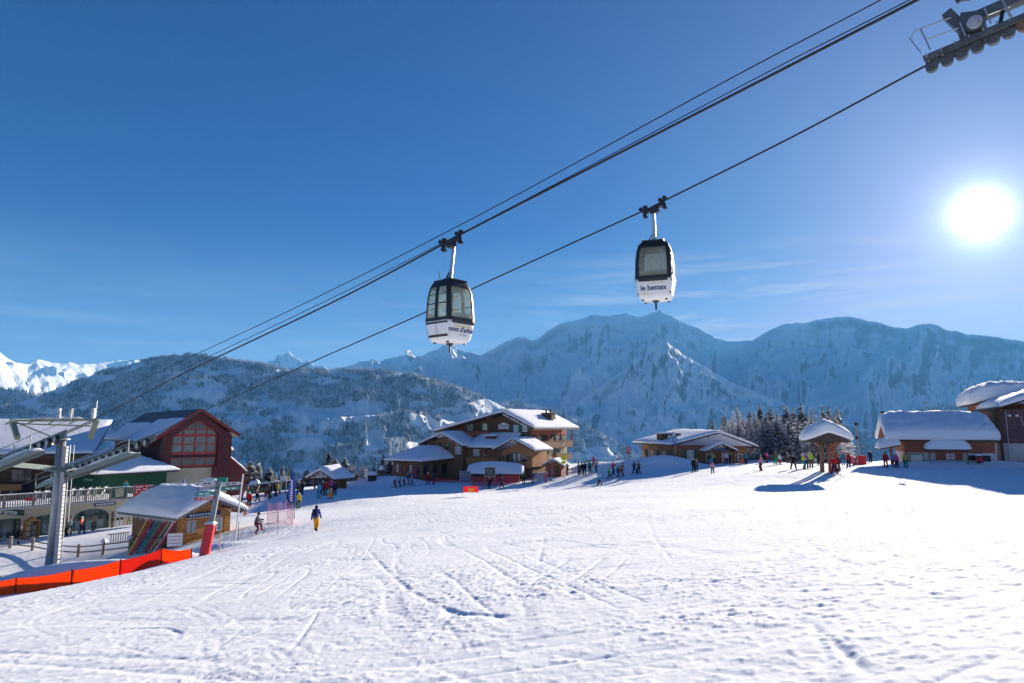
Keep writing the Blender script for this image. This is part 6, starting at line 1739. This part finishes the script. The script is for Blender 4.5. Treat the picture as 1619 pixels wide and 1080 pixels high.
BARK = mat('bark', (.07, .052, .042), .9, var=.3)
def conifer_mesh(seed, snow, R0, levels, per, twiggy=False):
    """unit height tree: returns (trunk mesh, crown mesh); crown = many drooping sprays, some with snow lying on them"""
    g = random.Random(seed); mb = MB()
    for i in range(levels):
        t = i/(levels - 1); z = .10 + .88*t**.92
        rad = R0*(1 - t)**.82*(1.0 if t > .12 else .55 + 3.5*t) + .006
        nb = max(4, int(per*(1 - .45*t)))
        for k in range(nb):
            a = 2*math.pi*(k + g.random()*.9)/nb + i*1.3; L = rad*g.uniform(.62, 1.18)
            up0 = g.uniform(-.1, .22)*(1 + t); droop = g.uniform(.30, .65)*(1 - .5*t)
            ca, sa = math.cos(a), math.sin(a); zz = z + g.uniform(-.014, .014)
            P = []
            for s in (0, .45, .8, 1.0):
                r_ = L*s; h = zz + L*(up0*s - droop*s*s*.75)
                P.append(Vector((ca*r_, sa*r_, h)))
            W_ = [.03, .34*L + .010, .28*L + .009, .014]
            side = Vector((-sa, ca, 0)); hang = Vector((0, 0, -1))
            if twiggy:
                for q in range(7):
                    s0 = g.uniform(.25, .95); c = P[1].lerp(P[3], s0); d = (side*g.uniform(-1, 1) + Vector((ca, sa, g.uniform(-.2, .7)))).normalized()*L*g.uniform(.22, .5)
                    w = Vector((g.gauss(0, 1), g.gauss(0, 1), g.gauss(0, 1))).normalized()*L*.10 + Vector((0, 0, .004))
                    mb.add([c - w, c + d*.5 + w*.7, c + d, c + d*.4 - w], [(0, 1, 2, 3)], 1 if g.random() < snow*.55 else 0)
                continue
            for s in range(3):
                a0, a1 = P[s], P[s+1]; w0, w1 = W_[s], W_[s+1]
                d0 = hang*w0*.55; d1 = hang*w1*.55
                mb.add([a0, a1, a1 + side*w1 + d1, a0 + side*w0 + d0], [(0, 1, 2, 3)], 0)
                mb.add([a0, a0 - side*w0 + d0, a1 - side*w1 + d1, a1], [(0, 1, 2, 3)], 0)
            if g.random() < snow:
                e = Vector((0, 0, .006 + .012*g.random())); f = g.uniform(.45, .95)
                for s in (0, 1) if g.random() < .6 else (1,):
                    a0, a1 = P[s] + e, P[s+1] + e; w0, w1 = W_[s]*f, W_[s+1]*f
                    mb.add([a0 + side*w0 + hang*w0*.4, a1 + side*w1 + hang*w1*.4, a1, a0], [(0, 1, 2, 3)], 1); mb.add([a0, a1, a1 - side*w1 + hang*w1*.4, a0 - side*w0 + hang*w0*.4], [(0, 1, 2, 3)], 1)
    me = bpy.data.meshes.new('crown'); me.from_pydata(mb.v, [], mb.f); me.polygons.foreach_set('material_index', mb.m)
    tk = MB().tube([(0, 0, -.06), (0, 0, .1), (.004, 0, .5), (0, 0, .985)], [.026, .02, .012, .002], 7).mesh('trunk')
    tk.materials.append(BARK)
    return tk, me
PROTO = {}
for kind, args in {'spruce': (3, .55, .20, 30, 14), 'slim': (5, .7, .155, 28, 12), 'heavy': (8, .95, .23, 22, 12), 'larch': (13, .5, .22, 34, 17, True), 'frost': (17, .95, .22, 36, 18, True)}.items():
    tk, cr = conifer_mesh(*args)
    for q in ((LARCH, TSNOW) if kind in ('larch', 'frost') else (SPRUCE, TSNOW)): cr.materials.append(q)
    PROTO[kind] = (tk, cr)
def tree(kind, px, Y, topy, label, group, wide=1.0, rz=None):
    q = gp(px, Y); h = W(px, topy, Y).z - q.z
    nm = {'spruce': 'spruce_tree', 'slim': 'spruce_tree', 'heavy': 'spruce_tree', 'larch': 'larch_tree', 'frost': 'frosted_tree'}[kind]
    t = thing(nm, label, 'tree', q, rng.uniform(0, 6.28), group)
    for i, nm_ in enumerate(('trunk', 'crown')):
        o = link(nm_, PROTO[kind][i], None, t); o.scale = (h*wide, h*wide, h)
    return t
def fl(kind, i): return {'spruce': 'dark snowy spruce', 'slim': 'slim dark spruce', 'larch': 'brownish bare larch', 'frost': 'frost covered tree'}[kind]
back = [(1128,664,'spruce'),(1146,653,'spruce'),(1166,640,'larch'),(1187,648,'spruce'),(1203,638,'spruce'),(1219,639,'slim'),(1229,646,'larch'),(1245,637,'spruce'),(1256,642,'slim'),(1269,635,'spruce'),(1285,643,'frost'),(1303,641,'slim'),(1313,640,'spruce'),(1326,642,'spruce')]
names = ['short dark spruce at the left end of the wood, over the restaurant roof', 'dark spruce second from the left end of the wood', 'tall brownish larch above the right slope of the restaurant roof', 'dark spruce right of the tall brownish larch', 'tall dark spruce above the right eave of the restaurant', 'slim spruce in the middle of the back row', 'brownish larch in the middle of the back row', 'tall spruce left of the tallest one in the wood', 'slim spruce between the two tallest in the wood', 'tallest spruce of the wood, left of the shelter roof', 'pale frosted tree just above the shelter snow', 'slim spruce behind the top of the shelter', 'spruce behind the right half of the shelter', 'last spruce at the right end of the wood']
for (px, ty, k), lab in zip(back, names): tree(k, px, 138 + (px*7 % 9), ty, lab, 'trees of the wood behind the shelter', .95)
g = random.Random(21)
ORD = ['first', 'second', 'third', 'fourth', 'fifth', 'sixth', 'seventh', 'eighth', 'ninth', 'tenth', 'eleventh', 'twelfth', 'thirteenth', 'fourteenth', 'fifteenth', 'sixteenth', 'seventeenth', 'eighteenth', 'nineteenth', 'twentieth', 'twenty-first', 'twenty-second', 'twenty-third', 'twenty-fourth']
for i in range(20):
    px = 1150 + i*9 + g.uniform(-2, 2); k = ['larch', 'frost', 'spruce', 'frost', 'larch'][i % 5]
    tree(k, px, 134 + g.uniform(0, 5), 653 + g.uniform(-6, 9), f'{fl(k, i)}, {ORD[i]} from the left in the middle row of the wood', 'middle row of the wood', 1.15)
for i in range(24):
    px = 1142 + i*7.9 + g.uniform(-2, 2); k = g.choice(['frost', 'larch', 'spruce', 'frost'])
    tree(k, px, 126 + g.uniform(0, 6), 664 + g.uniform(-10, 16), f'{fl(k, i)}, {ORD[i]} from the left in the front row of the wood', 'lower front trees of the wood', 1.3)
left = [(390,731,'slim',108,'slim snowy spruce just right of the station'), (398,728,'heavy',106,'broad snow laden spruce left of the street lamp'), (411,726,'slim',109,'tall slim spruce right behind the street lamp'), (428,738,'heavy',108,'snowy spruce between the street lamp and white notice'), (438,747,'slim',110,'small slim spruce left of the white notice'), (449,735,'slim',108,'slim spruce behind the white notice'), (458,744,'slim',111,'small spruce between the white notice and blue flag'), (488,740,'heavy',112,'dark bushy spruce left of the open shed'),
        (503,736,'heavy',112,'snowy spruce above the left slope of the shed'), (521,712,'spruce',114,'tallest spruce behind the open shed'), (532,724,'heavy',113,'snow heavy spruce behind the right end of the shed'), (546,723,'heavy',112,'broad snow clad spruce right of the shed'), (560,733,'frost',113,'frosty tree between the shed and log pile'), (574,733,'frost',114,'pale frosted tree left of the dining room'), (607,718,'spruce',118,'dark spruce beside the hotel dining room'), (617,727,'heavy',112,'snowy spruce touching the dining room eave'), (592,738,'heavy',117,'small snowy spruce left of the dark one by the hotel')]
for px, ty, k, Y, lab in left: tree(k, px, Y, ty, lab, 'snowy trees below the fence at the left', {'heavy': 2.3, 'frost': 2.0, 'spruce': 1.6}.get(k, 1.5))
for i in range(9):
    px = 384 + i*11 + g.uniform(-3, 3); tree('slim', px, 112 + g.uniform(0, 5), 746 + g.uniform(-6, 8), f'small snowy spruce behind the timber fence, {ORD[i]} from the left', 'small spruces behind the fence', 1.5)

# ================================================================== PEOPLE
def ik(a, c, l1, l2, bend):
    a, c = Vector(a), Vector(c); d = c - a; L = min(d.length, (l1 + l2)*.999); d.normalize()
    x = (l1*l1 - l2*l2 + L*L)/(2*L); h = math.sqrt(max(0, l1*l1 - x*x)); b = Vector(bend); b = (b - d*b.dot(d)).normalized()
    return a + d*x + b*h, a + d*L
def body(pose, lean, hz, feet, hands, head_fwd=.03, slim=1.0):
    """one continuous clothed figure, 1.75 m, looking along +y"""
    sl, cl = math.sin(lean), math.cos(lean)
    pel = Vector((0, -.45*sl*.6, hz)); sp1 = pel + Vector((0, .22*sl, .22*cl)); che = pel + Vector((0, .43*sl, .43*cl)); nek = pel + Vector((0, .53*sl, .55*cl)); hd = nek + Vector((0, head_fwd, .10)); ht = hd + Vector((0, .015, .13))
    V = [pel, sp1, che, nek, hd, ht]; rad = [.155, .145, .165, .065, .098, .088]; E = [(0,1),(1,2),(2,3),(3,4),(4,5)]
    seg = [(pel, sp1, 0), (sp1, che, 0), (che, nek, 0), (nek + Vector((0,0,.03)), ht, 4)]
    ext = {'hands': [], 'feet': [], 'head': hd, 'chest': che}
    for s, ft in zip((-1, 1), feet):
        hip = pel + Vector((s*.095, 0, -.06)); ank = Vector((s*.095 + ft[0], ft[1], ft[2] + .10))
        kn, ank = ik(hip, ank, .43, .43, (s*.1, 1, .1)); toe = ank + Vector((s*.03, .17, -.055)); heel = ank + Vector((0, .0, -.05))
        i = len(V); V += [hip, kn, ank, toe]; rad += [.118, .088, .078, .058]; E += [(0, i), (i, i+1), (i+1, i+2), (i+2, i+3)]
        seg += [(hip, kn, 1), (kn, ank + Vector((0, 0, .10)), 1), (ank, toe, 2), (ank + Vector((0, 0, .05)), ank, 2)]; ext['feet'].append((ank, ft))
    for s, hdn in zip((-1, 1), hands):
        sh = che + Vector((s*.185, .01*sl, .055)); hand = che + Vector((s*hdn[0], hdn[1], hdn[2]))
        el, wr = ik(sh, hand, .29, .26, (s*.5, -1, -.35)); dr = (wr - el).normalized(); tip = wr + dr*.11; th = wr + dr*.05 + Vector((-s*.055, .03, .02))
        i = len(V); V += [sh, el, wr, tip, th]; rad += [.085, .066, .052, .042, .024]; E += [(2, i), (i, i+1), (i+1, i+2), (i+2, i+3), (i+2, i+4)]
        seg += [(sh, el, 0), (el, wr, 0), (wr + dr*.02, tip, 3), (wr + dr*.03, th, 3)]; ext['hands'].append(wr + dr*.06)
    me = bpy.data.meshes.new('person_' + pose); me.from_pydata([tuple(v) for v in V], E, [])
    o = bpy.data.objects.new('person_tmp', me); COL.objects.link(o)
    md = o.modifiers.new('skin', 'SKIN'); md.use_smooth_shade = True
    for k, r_ in enumerate(rad): me.skin_vertices[0].data[k].radius = (r_*1.16*slim, r_*1.16*slim)
    me.skin_vertices[0].data[0].use_root = True
    ss = o.modifiers.new('sub', 'SUBSURF'); ss.levels = 1; ss.render_levels = 1
    dg = bpy.context.evaluated_depsgraph_get(); out = bpy.data.meshes.new_from_object(o.evaluated_get(dg)); out.name = 'person'
    bpy.data.objects.remove(o); bpy.data.meshes.remove(me)
    idx = []
    for p in out.polygons:
        c = p.center; best, bz = 9, 0
        for a, b, z in seg:
            ab = b - a; t = max(0, min(1, (c - a).dot(ab)/max(1e-9, ab.length_squared))); d = (c - a - ab*t).length
            if d < best: best, bz = d, z
        idx.append(bz)
    for k in range(5): out.materials.append(None)
    out.polygons.foreach_set('material_index', idx); out.polygons.foreach_set('use_smooth', [True]*len(idx))
    return out, ext
POSES = {
 'stand': body('stand', .03, .93, [(-.04, .0, 0), (.04, .0, 0)], [(.27, .06, -.50), (.27, .06, -.50)]),
 'hips': body('hips', .02, .93, [(-.08, .0, 0), (.08, .03, 0)], [(.24, .12, -.36), (.30, .20, -.22)]),
 'walk': body('walk', .08, .90, [(0, .26, 0), (0, -.24, .03)], [(.26, -.16, -.46), (.26, .24, -.42)]),
 'ski': body('ski', .38, .80, [(-.04, .02, 0), (.04, .08, 0)], [(.30, .32, -.28), (.30, .32, -.28)]),
 'stride': body('stride', .22, .84, [(-.10, .34, 0), (.06, -.30, .02)], [(.30, .34, -.28), (.28, -.10, -.42)]),
 'climb': body('climb', .35, .88, [(0, -.08, 0), (.02, .34, .32)], [(.24, .38, -.20), (.24, .30, -.30)]),
 'reach': body('reach', .12, .92, [(-.06, .0, 0), (.06, .05, 0)], [(.30, .46, .02), (.30, .40, -.10)]),
 'crouch': body('crouch', .62, .62, [(-.16, .20, 0), (.18, -.05, 0)], [(.30, .35, -.30), (.30, .30, -.34)]),
 'point': body('point', .04, .93, [(-.05, 0, 0), (.05, 0, 0)], [(.28, .06, -.48), (.62, .05, .02)]),
 'wide': body('wide', .06, .88, [(-.20, 0, 0), (.20, .05, 0)], [(.34, .16, -.34), (.36, .16, -.30)]),
}
HELM = MB().lathe([(.118, -.02), (.125, .03), (.115, .085), (.08, .13), (.03, .15)], 14).mesh('helmet', True)
GOGG = MB().prism([(-.095, .085, -.035), (.095, .085, -.035), (.1, .085, .03), (-.1, .085, .03)], (0, 0, 0), (0, .04, 0)).mesh('goggles')
HAIR = MB().lathe([(.09, -.09), (.116, -.03), (.12, .04), (.10, .10), (.04, .138)], 12).mesh('hair', True)
SKI = MB().prism([(0, -.80, 0), (0, .78, 0), (0, .92, .07), (0, .92, .085), (0, .78, .022), (0, -.80, .02)], (-.042, 0, 0), (.042, 0, 0)).mesh('ski')
BIND = MB().box(-.04, -.16, .02, .04, .2, .075).mesh('binding')
SBRD = MB().box(-.14, -.75, 0, .14, .75, .025).mesh('snowboard')
POLE = MB().tube([(0, 0, 0), (0, 0, -1.05)], .011, 6).lathe([(.045, -1.0), (.05, -.99), (.012, -.97)], 8).mesh('ski_pole')
PACK = MB().box(-.15, -.13, -.22, .15, .0, .24).mesh('backpack')
COLS = {'red': (.55, .02, .03), 'crimson': (.42, .02, .05), 'blue': (.03, .10, .35), 'royal': (.03, .07, .33), 'lblue': (.10, .32, .55), 'cyan': (.06, .33, .45), 'teal': (.03, .24, .28), 'navy': (.02, .03, .08), 'black': (.014, .014, .017), 'grey': (.14, .14, .15), 'green': (.03, .38, .08), 'lime': (.42, .58, .04), 'yellow': (.68, .52, .03), 'mustard': (.42, .36, .06), 'orange': (.72, .22, .03), 'coral': (.75, .16, .09), 'pink': (.70, .08, .28), 'rose': (.70, .25, .32), 'white': (.70, .70, .72), 'purple': (.18, .08, .30), 'maroon': (.16, .03, .04), 'brown': (.13, .07, .04), 'olive': (.10, .12, .06), 'gold': (.80, .36, .01), 'tan': (.45, .27, .12), 'skin': (.55, .33, .24)}
def cm(c): return mat('cloth_' + c, COLS[c], .75, spec=.15, var=.10, scale=14)
def person(px, Y, pose, jac, tro, label, face=180, s=1.0, hat='black', gear='', boots='black', group=None, dz=None):
    q = gp(px, Y)
    if dz is not None: q.z = dz
    me, ext = POSES[pose]
    o = link('person', me); o.location = q + Vector((0, 0, .02 if 'k' in gear else 0)); o.rotation_euler = (0, 0, R(face)); o.scale = (s*.97, s*.97, s)
    tag(o, label, 'person', group)
    for k, c in enumerate((jac, tro, boots, 'black', 'skin')):
        o.material_slots[k].link = 'OBJECT'; o.material_slots[k].material = cm(c)
    def part(nm, mesh, col, loc, rot=(0, 0, 0)):
        c = link(nm, mesh, None, o)
        if not mesh.materials: mesh.materials.append(None)
        c.material_slots[0].link = 'OBJECT'; c.material_slots[0].material = cm(col) if isinstance(col, str) else col
        c.location = loc; c.rotation_euler = rot; return c
    hd = ext['head']
    if 'h' in gear: part('hair', HAIR, hat, hd + Vector((0, -.025, .03)))
    else:
        part('helmet', HELM, hat, hd + Vector((0, -.01, .05)))
        if 'k' in gear: part('goggles', GOGG, 'black', hd + Vector((0, .0, .05)))
    if 'k' in gear:
        for a, ft in ext['feet']:
            if ft[2] > .2: part('ski', SKI, 'grey', a + Vector((0, .05, -.12)), (R(10), 0, 0)); continue
            part('ski', SKI, 'grey' if jac != 'grey' else 'white', Vector((a.x, a.y + .04, -.02)))
    if 'b' in gear: part('snowboard', SBRD, 'black', Vector((0, .02, -.02)), (0, 0, R(70)))
    if 'p' in gear:
        for k, h in enumerate(ext['hands']): part('ski_pole', POLE, 'grey', h, (R(-14 if pose in ('ski', 'stride') else 8), R(6*(1 if k else -1)), 0))
    if 'r' in gear: part('backpack', PACK, 'navy', ext['chest'] + Vector((0, -.12, -.08)), (R(-8), 0, 0))
    return o
P_ = person
P_(504, 47, 'walk', 'royal', 'gold', 'person in blue jacket and yellow trousers walking up the slope alone', 0, 1.0, 'navy', 'hr')
P_(412, 54, 'climb', 'grey', 'maroon', 'person in grey jacket and dark red trousers stepping uphill on skis with poles', -70, 1.0, 'black', 'kp', 'red')
P_(394, 73, 'walk', 'red', 'red', 'child in bright red ski suit at the edge of the shop path', 150, .78, 'red', 'h')
P_(398.5, 80, 'stand', 'red', 'black', 'person in round red coat above the child in red', 200, 1.0, 'white', 'h')
P_(410, 84, 'walk', 'rose', 'black', 'person in pink and black striding before the timber fence', -80, 1.0, 'brown', 'hr')
P_(424, 87, 'stand', 'red', 'red', 'small child in red standing by the green banners', 190, .68, 'red')
P_(428.5, 85, 'stand', 'black', 'black', 'first of two people all in black by the green banners', -60, 1.0, 'black', 'h')
P_(433, 87, 'hips', 'black', 'navy', 'second person in black, leaning toward the first', 120, 1.02, 'black', 'h')
P_(438, 88, 'stand', 'black', 'navy', 'person in black jacket back to back with the yellow one', -90, 1.0, 'black', 'h')
P_(442.5, 88, 'stand', 'mustard', 'grey', 'person in mustard yellow jacket before the timber fence', 100, 1.0, 'brown', 'h')
P_(461, 79, 'stand', 'navy', 'black', 'person in dark blue standing just left of the blue flag', 10, 1.0, 'purple', 'h')
P_(476, 77, 'point', 'yellow', 'olive', 'person in yellow jacket with arm out right of the blue flag', 170, 1.0, 'white', 'hp')
P_(475, 88, 'stand', 'grey', 'black', 'person in grey right behind the blue flag', 190, 1.0, 'white', 'h')
P_(481.5, 88, 'hips', 'black', 'navy', 'person in black jacket left of the open shed', 60, 1.05, 'brown', 'h')
P_(507.5, 83, 'stand', 'lblue', 'cyan', 'person in light blue suit before the open shed', 170, 1.0, 'blue', 'h')
P_(513, 86, 'stand', 'olive', 'navy', 'person in olive jacket and white hat before the shed', 180, 1.0, 'white')
P_(518, 85, 'stand', 'crimson', 'grey', 'person in long crimson coat before the shed', 170, 1.0, 'crimson')
P_(524, 82, 'crouch', 'tan', 'gold', 'person in yellow trousers bending down before the shed', -90, .95, 'tan', 'h')
P_(526.5, 88, 'stand', 'pink', 'maroon', 'person in bright pink jacket at the shed', 180, 1.0, 'pink')
P_(532, 85, 'stand', 'navy', 'navy', 'person all in navy at the right end of the shed group', 190, 1.0, 'black', 'h')
P_(354, 78, 'stand', 'brown', 'black', 'person in brown seen between signpost and white pole', 180, 1.0, 'brown', 'h')
P_(370, 78, 'stand', 'rose', 'black', 'person in pink hat and dark coat behind the hut roof', 180, 1.0, 'rose', 'h')
P_(386, 82, 'stand', 'purple', 'black', 'person in purple jacket right of the white pole', 160, 1.0, 'black', 'h')
# before the shop
P_(139, 69, 'walk', 'coral', 'navy', 'person in long orange red jacket walking before the shop arches', -90, 1.0, 'white', 'h')
P_(118, 68, 'stand', 'olive', 'black', 'person in olive jacket between the two shop arches', 100, 1.0, 'maroon', 'h')
P_(122.5, 69.5, 'stand', 'white', 'grey', 'person in white jacket beside the olive one', -60, 1.0, 'grey')
P_(43, 64.5, 'climb', 'black', 'black', 'person in black with green skis at the shop entrance', -60, 1.0, 'grey', 'h')
P_(5, 63, 'stand', 'grey', 'navy', 'person in grey under the red flowers at the left edge', 120, 1.0, 'brown', 'h')
P_(159, 72, 'stand', 'tan', 'grey', 'person in tan coat left of the upright skis', 90, 1.0, 'brown', 'h')
# ski class by the hotel
P_(625.5, 100, 'ski', 'maroon', 'maroon', 'child in maroon at the front of the ski class line', -70, .85, 'grey', 'k', group='children of the ski class')
P_(633, 101, 'ski', 'crimson', 'navy', 'child second in the ski class line', -70, .78, 'black', 'k', group='children of the ski class')
P_(639.5, 102, 'ski', 'red', 'maroon', 'child in red third in the ski class line', -70, .78, 'green', 'k', group='children of the ski class')
P_(646, 103, 'stand', 'blue', 'crimson', 'taller person in blue and red among the ski class', -80, 1.0, 'lblue', 'k')
P_(652, 102, 'stride', 'rose', 'teal', 'person in pink jacket and teal trousers ending the class line', -80, .95, 'lblue', 'k')
P_(658, 106, 'stand', 'crimson', 'purple', 'person in crimson and purple behind the ski class', -60, 1.0, 'maroon', 'h')
P_(677.5, 103, 'hips', 'red', 'maroon', 'person in bright red jacket with white hat before the dining room', 180, 1.02, 'white', 'p')
P_(686.5, 103, 'stand', 'navy', 'crimson', 'person in navy jacket right of the red one', 200, .95, 'brown', 'h')
P_(774.5, 97, 'ski', 'black', 'black', 'skier in black gliding below the menu board', 150, 1.0, 'rose', 'kp')
P_(793, 97, 'stride', 'navy', 'black', 'skier in dark blue striding before the terrace bar', -75, 1.02, 'navy', 'kp')
P_(828, 101, 'stand', 'olive', 'black', 'person in dark olive at the end of the terrace bar', 180, 1.02, 'grey', 'k')
P_(841, 101, 'reach', 'blue', 'red', 'skier in blue jacket and bright red trousers', -90, .98, 'blue', 'k')
P_(861.5, 101, 'reach', 'rose', 'pink', 'skier in pink trousers facing the lilac one', -80, .98, 'maroon', 'k')
P_(871.5, 102, 'stand', 'purple', 'teal', 'person in lilac jacket and teal trousers', 90, 1.0, 'grey', 'k')
P_(897, 106, 'hips', 'navy', 'black', 'person in navy and purple under the yellow sign', 60, 1.0, 'purple', 'k')
P_(914, 104, 'stand', 'grey', 'black', 'person in dark grey, left of the trio right of the kiosk', -60, 1.02, 'maroon', 'k', group='trio right of the kiosk')
P_(919.5, 104, 'stand', 'navy', 'grey', 'person in navy in the middle of the trio right of the kiosk', 160, 1.0, 'black', 'k', group='trio right of the kiosk')
P_(923.5, 103, 'stand', 'black', 'navy', 'tallest of the trio right of the kiosk, all in black', 170, 1.08, 'black', 'k', group='trio right of the kiosk')
P_(932, 104, 'stand', 'teal', 'black', 'person in teal jacket left of the pink one', 180, 1.05, 'black', 'k')
P_(938, 108, 'hips', 'pink', 'crimson', 'person all in pink between two dark figures', 180, .95, 'pink')
P_(943, 104, 'stand', 'cyan', 'navy', 'person in pale blue and navy by the snow bank', 100, 1.05, 'black', 'k')
P_(946, 92, 'stride', 'cyan', 'black', 'lone skier in bright blue jacket in front of everyone', -95, 1.0, 'lblue', 'kp')
P_(962, 98, 'stride', 'green', 'black', 'skier in bright green jacket in the bank shade', -90, 1.0, 'black', 'kp')
P_(968, 101, 'reach', 'red', 'navy', 'skier in red and white jacket behind the green one', -80, 1.05, 'rose', 'k')
P_(975.5, 98, 'stride', 'navy', 'purple', 'skier in navy leaning forward in the bank shade', -75, 1.0, 'teal', 'k')
P_(980.5, 99, 'wide', 'tan', 'maroon', 'skier in tan jacket with legs apart in the bank shade', 170, 1.0, 'tan', 'kr')
P_(984.5, 99.5, 'stand', 'purple', 'navy', 'person in purple beside the tan jacket', 100, 1.0, 'black', 'k')
P_(1002, 100, 'wide', 'navy', 'navy', 'left one of two dark skiers below the restaurant bank', -30, 1.0, 'navy', 'kp')
P_(1009.5, 100, 'wide', 'olive', 'black', 'right one of two dark skiers below the restaurant bank', 40, 1.02, 'black', 'kp')
P_(1095, 96, 'stand', 'black', 'black', 'person in black at the corner of the restaurant bank', 180, 1.05, 'white', 'kr')
P_(1099.5, 96.5, 'stand', 'grey', 'navy', 'person in grey right beside the black one at the bank', 190, 1.02, 'navy', 'kp')
P_(1125, 87, 'ski', 'rose', 'grey', 'child in pink and white jacket with dark trousers alone on the slope', 160, .95, 'maroon', 'h')
P_(1121, 110, 'stand', 'navy', 'lblue', 'person in navy jacket at the restaurant porch left post', 180, 1.0, 'navy', 'h')
P_(1128.5, 110, 'reach', 'lime', 'navy', 'person in lime yellow jacket at the restaurant window', 100, 1.02, 'brown', 'h')
P_(1147, 109, 'hips', 'white', 'black', 'person in white jacket under the restaurant porch', 180, 1.0, 'white', 'h')
P_(1153.5, 110, 'stand', 'olive', 'maroon', 'person in dark green and maroon under the porch', 120, 1.0, 'brown', 'h')
P_(1171, 106, 'stand', 'grey', 'coral', 'person with glowing orange red trousers right of the porch', 180, 1.0, 'tan', 'h')
P_(1178, 105, 'stand', 'teal', 'navy', 'person in bright teal jacket right of the porch', -70, 1.08, 'tan', 'h')
P_(1202, 78, 'stand', 'rose', 'maroon', 'person in pink and white jacket standing on one ski', 100, 1.0, 'cyan', 'kp')
P_(1212, 108, 'reach', 'pink', 'maroon', 'person in hot pink jacket below the wood', 90, 1.0, 'pink', 'h')
P_(1224.5, 100, 'stand', 'olive', 'green', 'person in dark green below the wood', 180, 1.1, 'black', 'h')
P_(1231, 100, 'stand', 'white', 'red', 'small person in white and red beside the green one', 180, .85, 'white')
P_(1244, 104, 'stand', 'grey', 'brown', 'person in grey brown below the frosted trees', 170, 1.0, 'tan', 'h')
P_(1252, 75, 'wide', 'black', 'black', 'skier in black left of the lime green jackets', 170, .98, 'grey', 'kp')
P_(1268, 74, 'hips', 'lime', 'teal', 'person in lime green jacket and teal trousers left of the shelter', -100, .98, 'white', 'kp')
P_(1272.5, 76, 'stand', 'purple', 'navy', 'person in purple behind the lime green jacket', 170, 1.0, 'brown', 'h')
P_(1280, 82, 'stand', 'lime', 'olive', 'second lime jacket, farther back and nearer the shelter', 180, 1.1, 'lime', 'h')
P_(1293, 92, 'stand', 'navy', 'black', 'small dark figure between the second lime jacket and shelter', 180, 1.0, 'black', 'h')
P_(1316.5, 67, 'wide', 'red', 'navy', 'person in red jacket standing under the shelter', 175, 1.0, 'grey', 'k')
P_(1321.5, 69, 'stand', 'maroon', 'brown', 'person in maroon at the right post of the shelter', 160, .98, 'brown', 'h')
P_(1331, 90, 'stand', 'teal', 'lblue', 'person in dark teal right behind the shelter', 180, 1.0, 'rose', 'h')
P_(1339, 82, 'stand', 'red', 'navy', 'person in plain red jacket between the marker poles', 180, 1.02, 'red', 'h')
P_(1374, 96, 'stand', 'navy', 'black', 'tiny dark figure between the mast and right chalet', 180, 1.0, 'rose', 'h')
P_(1398, 80.5, 'stand', 'crimson', 'crimson', 'person all in crimson at the porch of the right chalet', 150, 1.08, 'maroon', 'h')
P_(1411, 81.5, 'stand', 'lblue', 'navy', 'person in pale blue beside the pink one at the porch', 170, .95, 'white', 'h')
P_(1415, 80.5, 'stand', 'pink', 'navy', 'person in hot pink vest at the porch of the right chalet', 180, .95, 'pink', 'h')
P_(1428.5, 80.5, 'stand', 'mustard', 'teal', 'person in mustard jacket at the porch post', 180, 1.0, 'tan', 'hp')
# on the terrace over the shop
for (a, d, jac, lab) in ((-3.2, .6, 'lime', 'person in lime on the terrace behind the railing'), (-1.8, 1.0, 'navy', 'navy figure on the shadowed terrace'), (-.6, .8, 'purple', 'purple figure on the shadowed terrace'), (.6, 1.1, 'grey', 'grey figure on the shadowed terrace'), (12.2, .6, 'cyan', 'person in cyan right of the deck chairs on the terrace')):
    p = Vector((S0.x, S0.y, 0)) + su.normalized()*a + Vector((-su.y, su.x, 0)).normalized()*d
    o = person(400, 60, 'stand', jac, 'navy', lab, 180, 1.0, 'brown', 'h'); o.location = (p.x, p.y, SZ + 3.28)
